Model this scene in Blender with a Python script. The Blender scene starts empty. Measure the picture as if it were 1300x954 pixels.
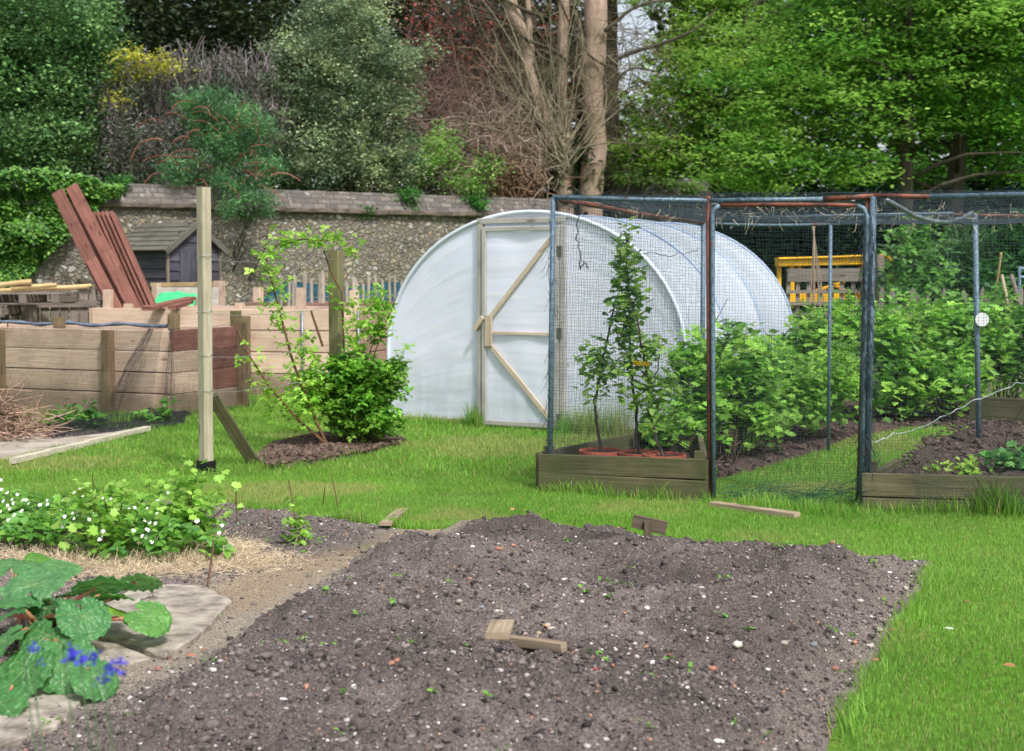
import bpy, math, random
import numpy as np
from mathutils import Vector
random.seed(7); RS=np.random.RandomState(11)
scene=bpy.context.scene; COL=scene.collection
# ------------------------------------------------------------------ camera maths
F=1805.0; CX,CY=650.0,432.5; H=1.52; HOR=346.0
PITCH=math.atan((CY-HOR)/F)
def ray(px,py):
    a=(px-CX)/F; b=(CY-py)/F
    c,s=math.cos(PITCH),math.sin(PITCH)
    return (a, c+s*b, -s+c*b)
def G(px,py,z=0.0):
    d=ray(px,py); t=(z-H)/d[2]
    return Vector((d[0]*t,d[1]*t,z))
def P(px,py,Y):
    d=ray(px,py); t=Y/d[1]
    return Vector((d[0]*t,Y,H+d[2]*t))
def onplane(px,py,C,u):
    "hit of a sight line with the upright plane through C along u: (s,z)"
    d=ray(px,py)
    # d*t = C+u*s (xy)
    det=d[0]*(-u[1])+d[1]*u[0]
    t=(C[0]*(-u[1])+C[1]*u[0])/det
    x,y=d[0]*t,d[1]*t
    s=(x-C[0])*u[0]+(y-C[1])*u[1]
    return s,H+d[2]*t
# ------------------------------------------------------------------ objects
def tag(o,label=None,cat=None,group=None,kind=None):
    if label: o['label']=label
    if cat: o['category']=cat
    if group: o['group']=group
    if kind: o['kind']=kind
    return o
def thing(name,label,cat,loc=(0,0,0),group=None):
    o=bpy.data.objects.new(name,None); COL.objects.link(o); o.location=loc
    o.empty_display_size=.1
    return tag(o,label,cat,group)
def link(name,me,parent=None,mats=None):
    o=bpy.data.objects.new(name,me); COL.objects.link(o)
    if parent is not None: o.parent=parent
    if mats is not None:
        for m in (mats if isinstance(mats,(list,tuple)) else [mats]): me.materials.append(m)
    return o
def root_off(parent):
    v=Vector((0,0,0)); p=parent
    while p is not None:
        v=v+Vector(p.location); p=p.parent
    return v
class MB:
    def __init__(s): s.v=[];s.f=[];s.uv=[];s.c=[]
    def add(s,vs,fs,uvs=None,tint=None):
        n=len(s.v); t=tint if tint is not None else random.random()
        s.v+= [tuple(v) for v in vs]; s.c+=[t]*len(vs)
        for i,f in enumerate(fs):
            s.f.append(tuple(n+k for k in f))
            s.uv.append(uvs[i] if uvs else [(0,0)]*len(f))
        return s
    def bar(s,p0,p1,w,t,up=(0,0,1),tint=None,bev=None,jit=0):
        "rectangular timber from p0 to p1; w across (along 'up'), t thickness"
        p0=Vector(p0);p1=Vector(p1); d=p1-p0; L=d.length; d.normalize()
        up=Vector(up); up=(up-d*up.dot(d)); up.normalize(); sd=d.cross(up)
        b=bev if bev is not None else min(w,t)*.08
        o=random.random()*50; q=random.random()*50
        prof=[(-w/2+b,-t/2),(w/2-b,-t/2),(w/2,-t/2+b),(w/2,t/2-b),(w/2-b,t/2),(-w/2+b,t/2),(-w/2,t/2-b),(-w/2,-t/2+b)]
        n=8; nseg=max(1,int(L/.4)) if jit else 1
        vs=[]
        for k in range(nseg+1):
            f=k/nseg; j1=random.uniform(-jit,jit); j2=random.uniform(-jit,jit)
            for a,c in prof: vs.append(p0+d*L*f+up*(a+j1)+sd*(c+j2))
        per=[0]
        for i in range(n):
            a=prof[i];c=prof[(i+1)%n]; per.append(per[-1]+math.hypot(a[0]-c[0],a[1]-c[1]))
        fs=[];uvs=[]
        for k in range(nseg):
            for i in range(n):
                j=(i+1)%n
                fs.append((k*n+i,(k+1)*n+i,(k+1)*n+j,k*n+j))
                u0=o+L*k/nseg;u1=o+L*(k+1)/nseg
                uvs.append([(u0,q+per[i]),(u1,q+per[i]),(u1,q+per[i+1]),(u0,q+per[i+1])])
        fs.append(tuple(range(n))); uvs.append([(o+a*.3,q+c) for a,c in prof])
        fs.append(tuple(nseg*n+i for i in reversed(range(n)))); uvs.append([(o+a*.3,q+c) for a,c in reversed(prof)])
        return s.add(vs,fs,uvs,tint)
    def tube(s,pts,rs,n=8,tint=None,cap=True):
        pts=[Vector(p) for p in pts]
        if not hasattr(rs,'__len__'): rs=[rs]*len(pts)
        t0=(pts[1]-pts[0]).normalized()
        a=Vector((0,0,1)) if abs(t0.z)<.9 else Vector((1,0,0))
        u=t0.cross(a).normalized(); vs=[];fs=[];uvs=[]; L=0; q=random.random()*20
        for k,p in enumerate(pts):
            if k==0: t=t0
            elif k==len(pts)-1: t=(pts[k]-pts[k-1]).normalized()
            else: t=(pts[k+1]-pts[k-1]).normalized()
            u=(u-t*u.dot(t)).normalized(); w=t.cross(u)
            if k: L+=(p-pts[k-1]).length
            for i in range(n):
                an=2*math.pi*i/n
                vs.append(p+(u*math.cos(an)+w*math.sin(an))*rs[k])
            if k:
                l0=L-(p-pts[k-1]).length
                for i in range(n):
                    j=(i+1)%n
                    fs.append(((k-1)*n+i,(k-1)*n+j,k*n+j,k*n+i))
                    c=2*math.pi*rs[k]/n
                    uvs.append([(q+l0,i*c),(q+l0,(i+1)*c),(q+L,(i+1)*c),(q+L,i*c)])
        if cap:
            fs.append(tuple(reversed(range(n)))); uvs.append([(0,0)]*n)
            m=(len(pts)-1)*n; fs.append(tuple(m+i for i in range(n))); uvs.append([(0,0)]*n)
        return s.add(vs,fs,uvs,tint)
    def quadgrid(s,fn,nu,nv,tint=None):
        vs=[];fs=[];uvs=[]
        for j in range(nv+1):
            for i in range(nu+1): vs.append(fn(i/nu,j/nv))
        for j in range(nv):
            for i in range(nu):
                a=j*(nu+1)+i
                fs.append((a,a+1,a+nu+2,a+nu+1))
                uvs.append([(i/nu,j/nv),((i+1)/nu,j/nv),((i+1)/nu,(j+1)/nv),(i/nu,(j+1)/nv)])
        return s.add(vs,fs,uvs,tint)
    def build(s,name,mat,parent=None,smooth=False):
        off=root_off(parent) if parent is not None else Vector((0,0,0))
        me=bpy.data.meshes.new(name)
        me.from_pydata([(v[0]-off[0],v[1]-off[1],v[2]-off[2]) for v in s.v],[],s.f)
        ul=me.uv_layers.new(name='UVMap')
        flat=[c for fuv in s.uv for p in fuv for c in p]
        ul.data.foreach_set('uv',flat)
        at=me.attributes.new('rnd','FLOAT','POINT'); at.data.foreach_set('value',s.c)
        if smooth: me.polygons.foreach_set('use_smooth',[True]*len(me.polygons))
        me.update()
        return link(name,me,parent,mat)
def npmesh(name,V,Fa,mat,parent=None,col=None,smooth=False,rnd=None):
    "mesh from numpy: V (n,3), Fa (m,k), col (n,3)"
    off=root_off(parent) if parent is not None else Vector((0,0,0))
    V=np.asarray(V,np.float32)-np.array(off,np.float32)
    me=bpy.data.meshes.new(name); n=len(V); m,k=Fa.shape
    me.vertices.add(n); me.vertices.foreach_set('co',V.ravel())
    me.loops.add(m*k); me.loops.foreach_set('vertex_index',Fa.astype(np.int32).ravel())
    me.polygons.add(m); me.polygons.foreach_set('loop_start',np.arange(0,m*k,k,dtype=np.int32))
    me.polygons.foreach_set('loop_total',np.full(m,k,np.int32))
    if smooth: me.polygons.foreach_set('use_smooth',np.ones(m,bool))
    if col is not None:
        a=me.attributes.new('tint','FLOAT_COLOR','POINT')
        c=np.ones((n,4),np.float32); c[:,:3]=col; a.data.foreach_set('color',c.ravel())
    if rnd is not None:
        a=me.attributes.new('rnd','FLOAT','POINT'); a.data.foreach_set('value',np.asarray(rnd,np.float32))
    me.update(calc_edges=True)
    return link(name,me,parent,mat)
def children(o): return [c for c in bpy.data.objects if c.parent==o]
def dup(root,loc,rotz=0,label=None,scale=1,kids=None):
    r=root.copy(); COL.objects.link(r); r.location=loc; r.rotation_euler=(0,0,rotz); r.scale=(scale,)*3
    if label: r['label']=label
    for ch in (kids if kids is not None else children(root)):
        c=ch.copy(); COL.objects.link(c); c.parent=r
    return r
# ------------------------------------------------------------------ colour, noise
def lin(c):
    return tuple(((x/255)/12.92 if x/255<=.04045 else ((x/255+.055)/1.055)**2.4) for x in c)
def alb(c,k=1.0): return tuple(x*k for x in lin(c))
def vnoise(x,y,seed=0):
    xi=np.floor(x).astype(np.int64);yi=np.floor(y).astype(np.int64); fx=x-xi;fy=y-yi
    fx=fx*fx*(3-2*fx);fy=fy*fy*(3-2*fy)
    def h(a,b):
        n=(a*374761393+b*668265263+seed*974711)&0x7fffffff
        n=((n^(n>>13))*1274126177)&0x7fffffff
        return ((n^(n>>16))&0xffff)/65535.0
    return (h(xi,yi)*(1-fx)+h(xi+1,yi)*fx)*(1-fy)+(h(xi,yi+1)*(1-fx)+h(xi+1,yi+1)*fx)*fy
def fbm(x,y,o=4,seed=0):
    r=0;a=.5;
    for k in range(o): r=r+a*(vnoise(x*2**k+k*17.3,y*2**k+k*9.1,seed+k)-.5)*2; a*=.5
    return r
def inpoly(x,y,poly):
    ins=np.zeros(x.shape,bool); n=len(poly)
    for i in range(n):
        x0,y0=poly[i][:2];x1,y1=poly[(i+1)%n][:2]
        c=((y0>y)!=(y1>y))&(x<(x1-x0)*(y-y0)/((y1-y0)+1e-12)+x0)
        ins^=c
    return ins
def polydist(x,y,poly,closed=True):
    d=np.full(x.shape,1e9); n=len(poly)
    for i in range(n if closed else n-1):
        x0,y0=poly[i][:2];x1,y1=poly[(i+1)%n][:2]
        dx,dy=x1-x0,y1-y0; t=np.clip(((x-x0)*dx+(y-y0)*dy)/(dx*dx+dy*dy+1e-12),0,1)
        d=np.minimum(d,np.hypot(x-x0-t*dx,y-y0-t*dy))
    return d
def sst(a,b,x):
    t=np.clip((x-a)/(b-a),0,1); return t*t*(3-2*t)
# ------------------------------------------------------------------ materials
def newmat(name):
    m=bpy.data.materials.new(name); m.use_nodes=True; nt=m.node_tree
    for n in list(nt.nodes): nt.nodes.remove(n)
    out=nt.nodes.new('ShaderNodeOutputMaterial'); return m,nt,out
class N:
    def __init__(s,nt): s.nt=nt
    def __call__(s,t,ins=None,**kw):
        n=s.nt.nodes.new(t)
        for k,v in kw.items(): setattr(n,k,v)
        for k,v in (ins or {}).items():
            if isinstance(v,bpy.types.NodeSocket): s.nt.links.new(v,n.inputs[k])
            else:
                if isinstance(v,tuple) and len(v)==3 and n.inputs[k].type=='RGBA': v=v+(1,)
                n.inputs[k].default_value=v
        return n
    def ramp(s,fac,stops,interp='LINEAR'):
        n=s('ShaderNodeValToRGB',{0:fac}); cr=n.color_ramp; cr.interpolation=interp
        while len(cr.elements)>1: cr.elements.remove(cr.elements[-1])
        cr.elements[0].position=stops[0][0]; cr.elements[0].color=tuple(stops[0][1])+(1,)
        for p,c in stops[1:]:
            e=cr.elements.new(p); e.color=tuple(c)+(1,)
        return n.outputs[0]
    def mix(s,f,a,b,mode='MIX'):
        n=s('ShaderNodeMix',data_type='RGBA',blend_type=mode)
        for idx,v in ((0,f),(6,a),(7,b)):
            if isinstance(v,bpy.types.NodeSocket): s.nt.links.new(v,n.inputs[idx])
            else:
                if isinstance(v,tuple) and len(v)==3: v=v+(1,)
                n.inputs[idx].default_value=v
        return n.outputs[2]
    def math(s,op,a,b=0.0,c=None):
        n=s('ShaderNodeMath',operation=op)
        for i,v in enumerate((a,b) if c is None else (a,b,c)):
            if isinstance(v,bpy.types.NodeSocket): s.nt.links.new(v,n.inputs[i])
            else: n.inputs[i].default_value=v
        return n.outputs[0]
    def noise(s,vec,scale,detail=4,rough=.6,dist=0):
        return s('ShaderNodeTexNoise',{'Vector':vec,'Scale':scale,'Detail':detail,'Roughness':rough,'Distortion':dist})
    def mapping(s,vec,sc=(1,1,1),rot=(0,0,0),loc=(0,0,0)):
        return s('ShaderNodeMapping',{'Vector':vec,'Scale':sc,'Rotation':rot,'Location':loc}).outputs[0]
def wood(name,light,dark,grain=1.0,rough=.8,knots=True,green=None,rv=.35,damp=False):
    m,nt,out=newmat(name); n=N(nt)
    uv=n('ShaderNodeUVMap').outputs[0]
    rnd=n('ShaderNodeAttribute',attribute_name='rnd').outputs['Fac']
    v=n.mapping(uv,(2.2,60*grain,1))
    g=n.noise(v,1,5,.65,.6).outputs[0]
    big=n.noise(n.mapping(uv,(1.2,5,1)),1,3).outputs[0]
    c=n.ramp(g,[(.28,dark),(.5,tuple(.5*(a+b) for a,b in zip(light,dark))),(.7,light)])
    c=n.mix(n.math('MULTIPLY',big,.8),c,n.mix(.5,c,dark),'MIX')
    geo=n('ShaderNodeNewGeometry').outputs['Position']
    if knots:
        vo=n('ShaderNodeTexVoronoi',{'Vector':n.mapping(uv,(2.4,9,1)),'Scale':1.0,'Randomness':1.0})
        kn=n.ramp(vo.outputs['Distance'],[(.0,(1,1,1)),(.09,(.9,.9,.9)),(.16,(0,0,0))])
        c=n.mix(n.math('MULTIPLY',kn,.8),c,tuple(x*.35 for x in dark))
    stain=n.noise(geo,3.5,4,.6).outputs[0]
    st=n.ramp(stain,[(.45,(0,0,0)),(.75,(1,1,1))])
    c=n.mix(n.math('MULTIPLY',st,.45),c,tuple(x*.5 for x in dark))
    if damp:
        zz=n('ShaderNodeSeparateXYZ',{0:geo}).outputs[2]; zz=n.math('ADD',zz,n.math('MULTIPLY',stain,-.25))
        c=n.mix(n.ramp(zz,[(0,(.75,.75,.75)),(.22,(0,0,0))]),c,tuple(x*.4 for x in dark))
    if green:
        gz=n.noise(geo,2.2,3).outputs[0]
        c=n.mix(n.ramp(gz,[(.42,(0,0,0)),(.62,(.7,.7,.7))]),c,green)
    b=n.math('ADD',n.math('MULTIPLY',rnd,rv),1-rv*.6)
    c=n.mix(1.0,c,n('ShaderNodeCombineColor',{0:b,1:b,2:b}).outputs[0],'MULTIPLY')
    bp=n('ShaderNodeBump',{'Strength':.5,'Distance':.004,'Height':g})
    p=n('ShaderNodeBsdfPrincipled',{'Base Color':c,'Roughness':rough,'Normal':bp.outputs[0]})
    p.inputs['Specular IOR Level'].default_value=.25
    nt.links.new(p.outputs[0],out.inputs[0]); return m
def leafmat(name,trans=.35,rough=.5,spec=.3,tsat=1.3,use_noise=True):
    m,nt,out=newmat(name); n=N(nt)
    c=n('ShaderNodeAttribute',attribute_name='tint').outputs['Color']
    p=n('ShaderNodeBsdfPrincipled',{'Base Color':c,'Roughness':rough}); p.inputs['Specular IOR Level'].default_value=spec
    tc=n('ShaderNodeHueSaturation',{'Color':c,'Saturation':tsat,'Value':1.3,'Hue':.496})
    t=n('ShaderNodeBsdfTranslucent',{'Color':tc.outputs[0]})
    mx=n('ShaderNodeMixShader',{0:trans,1:p.outputs[0],2:t.outputs[0]})
    nt.links.new(mx.outputs[0],out.inputs[0]); return m
def plain(name,col,rough=.7,var=.25,scale=8,bump=0,metal=0,spec=.4,col2=None,bscale=None):
    m,nt,out=newmat(name); n=N(nt)
    geo=n('ShaderNodeNewGeometry').outputs['Position']
    a=n.noise(geo,scale,5,.6).outputs[0]
    c2=col2 if col2 else tuple(x*(1-var*1.6) for x in col)
    c=n.ramp(a,[(.32,c2),(.62,col)])
    ins={'Base Color':c,'Roughness':rough,'Metallic':metal}
    if bump:
        h=n.noise(geo,bscale or scale*5,4).outputs[0]
        ins['Normal']=n('ShaderNodeBump',{'Strength':bump,'Distance':.01,'Height':h}).outputs[0]
    p=n('ShaderNodeBsdfPrincipled',ins); p.inputs['Specular IOR Level'].default_value=spec
    nt.links.new(p.outputs[0],out.inputs[0]); return m
def tintmat(name,rough=.8,spec=.2,bump=0,bscale=60):
    m,nt,out=newmat(name); n=N(nt)
    c=n('ShaderNodeAttribute',attribute_name='tint').outputs['Color']
    geo=n('ShaderNodeNewGeometry').outputs['Position']
    h=n.noise(geo,bscale,4).outputs[0]
    c=n.mix(1.0,c,n.ramp(h,[(.3,(.6,.6,.6)),(.7,(1.15,1.15,1.15))]),'MULTIPLY')
    ins={'Base Color':c,'Roughness':rough}
    if bump: ins['Normal']=n('ShaderNodeBump',{'Strength':bump,'Distance':.01,'Height':h}).outputs[0]
    p=n('ShaderNodeBsdfPrincipled',ins); p.inputs['Specular IOR Level'].default_value=spec
    nt.links.new(p.outputs[0],out.inputs[0]); return m
# ------------------------------------------------------------------ leaves & twigs (numpy)
T_RHOMB=(np.array([(0,0,0),(.3,.45,.06),(0,1,0),(-.3,.45,.06)],float),np.array([(0,1,2,3)]))
T_OVAL=(np.array([(0,0,0),(.27,.3,.06),(.22,.7,.05),(0,1,-.05),(-.22,.7,.05),(-.27,.3,.06)],float),np.array([(0,1,2,3),(0,3,4,5)]))
def _lobed():
    out=[];A=[(-150,.25),(-118,.5),(-100,.36),(-72,.62),(-58,.5),(-35,.72),(-22,.52),(0,.9),(22,.52),(35,.72),(58,.5),(72,.62),(100,.36),(118,.5),(150,.25)]
    v=[(0,.35,-.03),(0,.18,-.02)]
    for a,r in A:
        x=math.sin(math.radians(a))*r*.85; y=.35+math.cos(math.radians(a))*r*.7
        v.append((x,y,.07*abs(x)*2+(-.08 if abs(a)<8 else 0)))
    f=[]
    for i in range(len(A)-1): f.append((0,2+i,3+i))
    f.append((0,1,2)); f.append((0,2+len(A)-1,1))
    return np.array(v,float),np.array(f)[:,::-1]
T_LOBE=_lobed()
def _tri():
    v=[];f=[]
    for a,s,o in ((0,1.0,.15),(72,.85,.05),(-72,.85,.05)):
        c,sn=math.cos(math.radians(a)),math.sin(math.radians(a)); k=len(v)
        for x,y,z in [(0,0,0),(.33,.3,.05),(.3,.65,.06),(0,1,-.08),(-.3,.65,.06),(-.33,.3,.05)]:
            x*=s*.62;y=y*s*.62+o
            v.append((x*c+y*sn,-x*sn+y*c,z))
        f+= [(k,k+1,k+2,k+3),(k,k+3,k+4,k+5)]
    return np.array(v,float),np.array(f)
T_TRI=_tri()
def unit(a): return a/(np.linalg.norm(a,axis=1,keepdims=True)+1e-9)
def leaves(C,size,tmpl,col,up=.5,nrm=None,dirs=None,rs=RS):
    "C (n,3) positions, col (n,3). returns V,F,Col"
    n=len(C); tv,tf=tmpl
    nv=rs.normal(size=(n,3)); nv=unit(nv); nv[:,2]=np.abs(nv[:,2]) if up>0 else nv[:,2]
    nv=unit(nv*(1-up)+np.array([0,0,1.0])*up if nrm is None else nv*(1-up)+nrm*up)
    d=rs.normal(size=(n,3)) if dirs is None else dirs+rs.normal(size=(n,3))*.35
    d=unit(d-nv*np.sum(d*nv,1,keepdims=True)); x=np.cross(d,nv)
    s=(size*np.ones(n))[:,None,None]
    V=C[:,None,:]+s*(tv[None,:,0:1]*x[:,None,:]+tv[None,:,1:2]*d[:,None,:]+tv[None,:,2:3]*nv[:,None,:])
    k=len(tv); Fa=(np.arange(n)[:,None,None]*k+tf[None]).reshape(-1,tf.shape[1])
    return V.reshape(-1,3),Fa,np.repeat(col,k,axis=0)
def palette(n,cols,rs=RS,var=.18):
    cols=np.array(cols); w=rs.rand(n); i=w*(len(cols)-1); a=np.floor(i).astype(int); a=np.minimum(a,len(cols)-2); f=(i-a)[:,None]
    c=cols[a]*(1-f)+cols[a+1]*f
    return c*(1+var*rs.normal(size=(n,1))).clip(.5,1.6)
def clumps(blobs,nc,shell=.55,rs=RS):
    vol=np.array([b[1][0]*b[1][1]*b[1][2] for b in blobs])**.8; idx=rs.choice(len(blobs),nc,p=vol/vol.sum())
    d=unit(rs.normal(size=(nc,3))); r=shell+(1-shell)*rs.rand(nc)**.7
    inner=rs.rand(nc)<.25; r[inner]=rs.rand(inner.sum())*shell
    C=np.array([blobs[i][0] for i in idx],float); R=np.array([blobs[i][1] for i in idx],float)
    return C+d*r[:,None]*R
def crown(name,parent,blobs,nc,per,cr,size,tmpl,cols,mat,flat=.7,up=.45,shell=.55,szmin=None,clipz=None,cv=.25,extra=None,outward=0):
    CC=clumps(blobs,nc,shell)
    cc=palette(nc,cols,var=cv)
    k=nc*per; ix=np.repeat(np.arange(nc),per)
    rr=cr*(0.6+.8*RS.rand(nc))
    off=RS.normal(size=(k,3))*np.array([1,1,flat])*.55
    L=CC[ix]+off*rr[ix][:,None]
    col=cc[ix]*(1+.16*RS.normal(size=(k,1))).clip(.5,1.6)
    if clipz is not None: kp=L[:,2]>clipz; L=L[kp];col=col[kp]
    sz=size*(.65+.7*RS.rand(len(L)))
    V,Fa,Cc=leaves(L,sz,tmpl,col,up=up)
    return npmesh(name,V,Fa,mat,parent,col=Cc)
def twigs(P0,D,L,R,segs=6,curl=.3,droop=0,col=(.2,.15,.1),colvar=.2,taper=.4,rs=RS):
    n=len(P0); P0=np.asarray(P0,float); d=unit(np.asarray(D,float)); pts=[P0]; p=P0.copy(); L=L*np.ones(n);R=R*np.ones(n)
    cu=rs.normal(size=(n,3))*curl/segs*1.5
    for k in range(segs):
        d=unit(d+cu+rs.normal(size=(n,3))*curl/segs+np.array([0,0,-droop/segs])); p=p+d*(L/segs)[:,None]; pts.append(p)
    pts=np.stack(pts,1) # n,s+1,3
    t=np.gradient(pts,axis=1); t/= (np.linalg.norm(t,axis=2,keepdims=True)+1e-9)
    a=rs.normal(size=(n,1,3)); u=a-t*np.sum(a*t,2,keepdims=True); u/=(np.linalg.norm(u,axis=2,keepdims=True)+1e-9); w=np.cross(t,u)
    tp=np.linspace(1,taper,segs+1)[None,:,None]*R[:,None,None]
    ring=[pts+tp*(u*math.cos(x)+w*math.sin(x)) for x in (0,2.094,4.189)]
    V=np.stack(ring,2).reshape(-1,3) # n,s+1,3ring
    base=(np.arange(n)[:,None,None]*(segs+1)*3+np.arange(segs)[None,:,None]*3)
    F_=[]
    for i in range(3):
        j=(i+1)%3; F_.append(np.stack([base+i,base+j,base+3+j,base+3+i],-1))
    Fa=np.stack(F_,2).reshape(-1,4)
    c=np.array(col)[None]*(1+colvar*rs.normal(size=(n,1))).clip(.4,1.8)
    return V,Fa,np.repeat(c,(segs+1)*3,axis=0),pts
def merge(parts):
    V=[];Fa=[];C=[];o=0
    for v,f,c in parts: V.append(v);Fa.append(f+o);C.append(c);o+=len(v)
    return np.concatenate(V),np.concatenate(Fa),np.concatenate(C)
def net(name,fn,nu,nv,r,mat,parent=None,su=30,sv=30,wob=.15,wide=1.0):
    "net of threads over the surface fn(u,v)->(n,3); nu threads running in v, nv threads running in u"
    Vs=[];Fs=[];o=0
    for (n1,seg,flip) in ((nu,sv,0),(nv,su,1)):
        a=np.linspace(0,1,n1)[:,None]+np.zeros((1,seg+1)); b=np.linspace(0,1,seg+1)[None,:]+np.zeros((n1,1))
        a=a+wob/n1*(vnoise(a*n1*.9+3.1,b*seg*.45,5+flip)-.5)*2
        a=a.clip(0,1)
        pts=fn(a,b) if not flip else fn(b,a)
        t=np.gradient(pts,axis=1); t/=(np.linalg.norm(t,axis=2,keepdims=True)+1e-9)
        q=np.array([.3,-.8,.5]); u=np.cross(t,q); u/=(np.linalg.norm(u,axis=2,keepdims=True)+1e-9); w=np.cross(t,u)
        V=np.stack([pts+r*(u*math.cos(x)+w*math.sin(x)) for x in (0,2.094,4.189)],2).reshape(-1,3)
        base=(np.arange(n1)[:,None,None]*(seg+1)*3+np.arange(seg)[None,:,None]*3)
        Fa=np.stack([np.stack([base+i,base+(i+1)%3,base+3+(i+1)%3,base+3+i],-1) for i in range(3)],2).reshape(-1,4)
        Vs.append(V);Fs.append(Fa+o);o+=len(V)
    return npmesh(name,np.concatenate(Vs),np.concatenate(Fs),mat,parent)
def bil(a,b,c,d,sag=0,axis=(0,0,-1),nz=0,seed=0):
    a,b,c,d=[np.array(q,float) for q in (a,b,c,d)]; ax=np.array(axis,float)
    def fn(u,v):
        u=u[...,None];v=v[...,None]
        p=(a*(1-u)+b*u)*(1-v)+(d*(1-u)+c*u)*v
        p=p+ax*sag*4*u*(1-u)*4*v*(1-v)
        if nz: p=p+ax*nz*fbm(u*7+seed,v*5+seed,3,seed)
        return p
    return fn
def leafy(poly,spacing,size,tmpl,cols,spread=.04,up=.4,rs=RS):
    "leaves along a polyline"
    Cs=[];pp=[np.array(p,float) for p in poly]
    for a,b in zip(pp[:-1],pp[1:]):
        n=max(1,int(np.linalg.norm(b-a)/spacing)); t=rs.rand(n,1); Cs.append(a+(b-a)*t+rs.normal(size=(n,3))*spread)
    C=np.concatenate(Cs); return leaves(C,size*(.6+.7*rs.rand(len(C))),tmpl,palette(len(C),cols),up=up)
# ================================================================== camera, light, world
cam=bpy.data.cameras.new('camera'); co=bpy.data.objects.new('camera',cam); COL.objects.link(co)
cam.sensor_width=36; cam.sensor_fit='HORIZONTAL'; cam.lens=36*F/1300; cam.shift_y=-(477-CY)/1300
co.location=(0,0,H); co.rotation_euler=(math.pi/2-PITCH,0,0); cam.clip_end=500; cam.clip_start=.05
cam.dof.use_dof=True; cam.dof.focus_distance=7.8; cam.dof.aperture_fstop=4.2
scene.camera=co
EL,AZ=math.radians(52),math.radians(150)     # azimuth clockwise from +Y (north)
sun=bpy.data.lights.new('sun','SUN'); sun.energy=3.9; sun.angle=math.radians(7); sun.color=(1,.975,.94)
so=bpy.data.objects.new('sun',sun); COL.objects.link(so)
sd=Vector((math.sin(AZ)*math.cos(EL),math.cos(AZ)*math.cos(EL),math.sin(EL)))
so.rotation_euler=sd.to_track_quat('Z','Y').to_euler()
w=bpy.data.worlds.new('World'); scene.world=w; w.use_nodes=True; wn=w.node_tree; n=N(wn)
for q in list(wn.nodes): wn.nodes.remove(q)
sky=n('ShaderNodeTexSky',sky_type='NISHITA',sun_disc=False,sun_elevation=EL,sun_rotation=AZ,air_density=1.0,dust_density=3.0,ozone_density=1.0)
hs=n('ShaderNodeHueSaturation',{'Color':sky.outputs[0],'Saturation':.45,'Value':1.35})
bg=n('ShaderNodeBackground',{'Color':hs.outputs[0],'Strength':.15})
wo=n('ShaderNodeOutputWorld'); wn.links.new(bg.outputs[0],wo.inputs[0])
scene.view_settings.view_transform='Standard'; scene.view_settings.look='None'; scene.view_settings.exposure=0
scene.render.engine='CYCLES'
try: scene.cycles.max_bounces=8; scene.cycles.transparent_max_bounces=16
except Exception: pass
# ================================================================== materials
M={}
M['pine']=wood('pale sawn pine',lin((226,206,186)),lin((192,162,138)),.7,rv=.34,damp=True)
M['redwood']=wood('red brown stained board',lin((158,110,96)),lin((98,62,54)),.8,rv=.45)
M['palered']=wood('faded red brown board',lin((186,154,138)),lin((138,106,94)),.8,rv=.3)
M['greywood']=wood('weathered grey board',lin((160,148,136)),lin((98,88,80)),1.0,rv=.4)
M['olivewood']=wood('green stained sleeper',lin((128,120,92)),lin((70,66,48)),1.0,green=lin((72,80,46)),rv=.3)
M['postwood']=wood('greyed pine post',lin((190,182,160)),lin((142,134,112)),.6,rv=.15)
M['baypost']=wood('brown treated post',lin((162,138,108)),lin((106,86,64)),.7,green=lin((96,96,62)),rv=.25)
M['mosswood']=wood('mossy fence post',lin((156,148,114)),lin((100,92,66)),.8,green=lin((112,120,72)),rv=.2)
M['shedwood']=wood('dark shed cladding',lin((104,102,114)),lin((54,52,60)),.8,rv=.5,knots=False)
M['roofwood']=wood('silver grey shed roof',lin((128,124,114)),lin((82,78,70)),.8,rv=.3)
M['yellowpole']=wood('peeled round pole',lin((226,200,150)),lin((178,148,102)),.6,rv=.25)
M['doorwood']=wood('door batten',lin((214,202,184)),lin((180,162,138)),.7,rv=.25)
M['doorgrey']=wood('weathered door frame batten',lin((194,192,188)),lin((152,148,140)),.7,rv=.25)
M['pale']=wood('chestnut pale',lin((168,160,148)),lin((108,100,90)),.8,rv=.5)
M['palelight']=wood('silvered chestnut pale',lin((186,178,164)),lin((138,128,114)),.8,rv=.35)
M['boardstick']=wood('dirty offcut',lin((196,178,152)),lin((128,110,90)),.9,rv=.3)
M['darkstick']=wood('old label board',lin((122,108,92)),lin((66,56,46)),.9,rv=.3)
def pipe_mat(name,base,rust,amt):
    m,nt,out=newmat(name); n=N(nt); geo=n('ShaderNodeNewGeometry').outputs['Position']
    a=n.noise(geo,7,5,.7).outputs[0]; b=n.noise(geo,40,3).outputs[0]
    c=n.mix(n.ramp(b,[(.4,(0,0,0)),(.6,(1,1,1))]),base,tuple(x*.55 for x in base))
    c=n.mix(n.ramp(a,[(amt-.06,(1,1,1)),(amt+.06,(0,0,0))]),c,rust)
    p=n('ShaderNodeBsdfPrincipled',{'Base Color':c,'Roughness':.55,'Metallic':.2,'Normal':n('ShaderNodeBump',{'Strength':.4,'Distance':.004,'Height':b}).outputs[0]})
    nt.links.new(p.outputs[0],out.inputs[0]); return m
M['bluepipe']=pipe_mat('blue grey painted tube',lin((110,134,152)),lin((118,78,62)),.34)
M['rustpipe']=pipe_mat('rusty tube',lin((104,64,54)),lin((128,74,56)),.5)
M['galv']=plain('galvanised steel',lin((150,160,168)),.4,.3,20,metal=.5)
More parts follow.
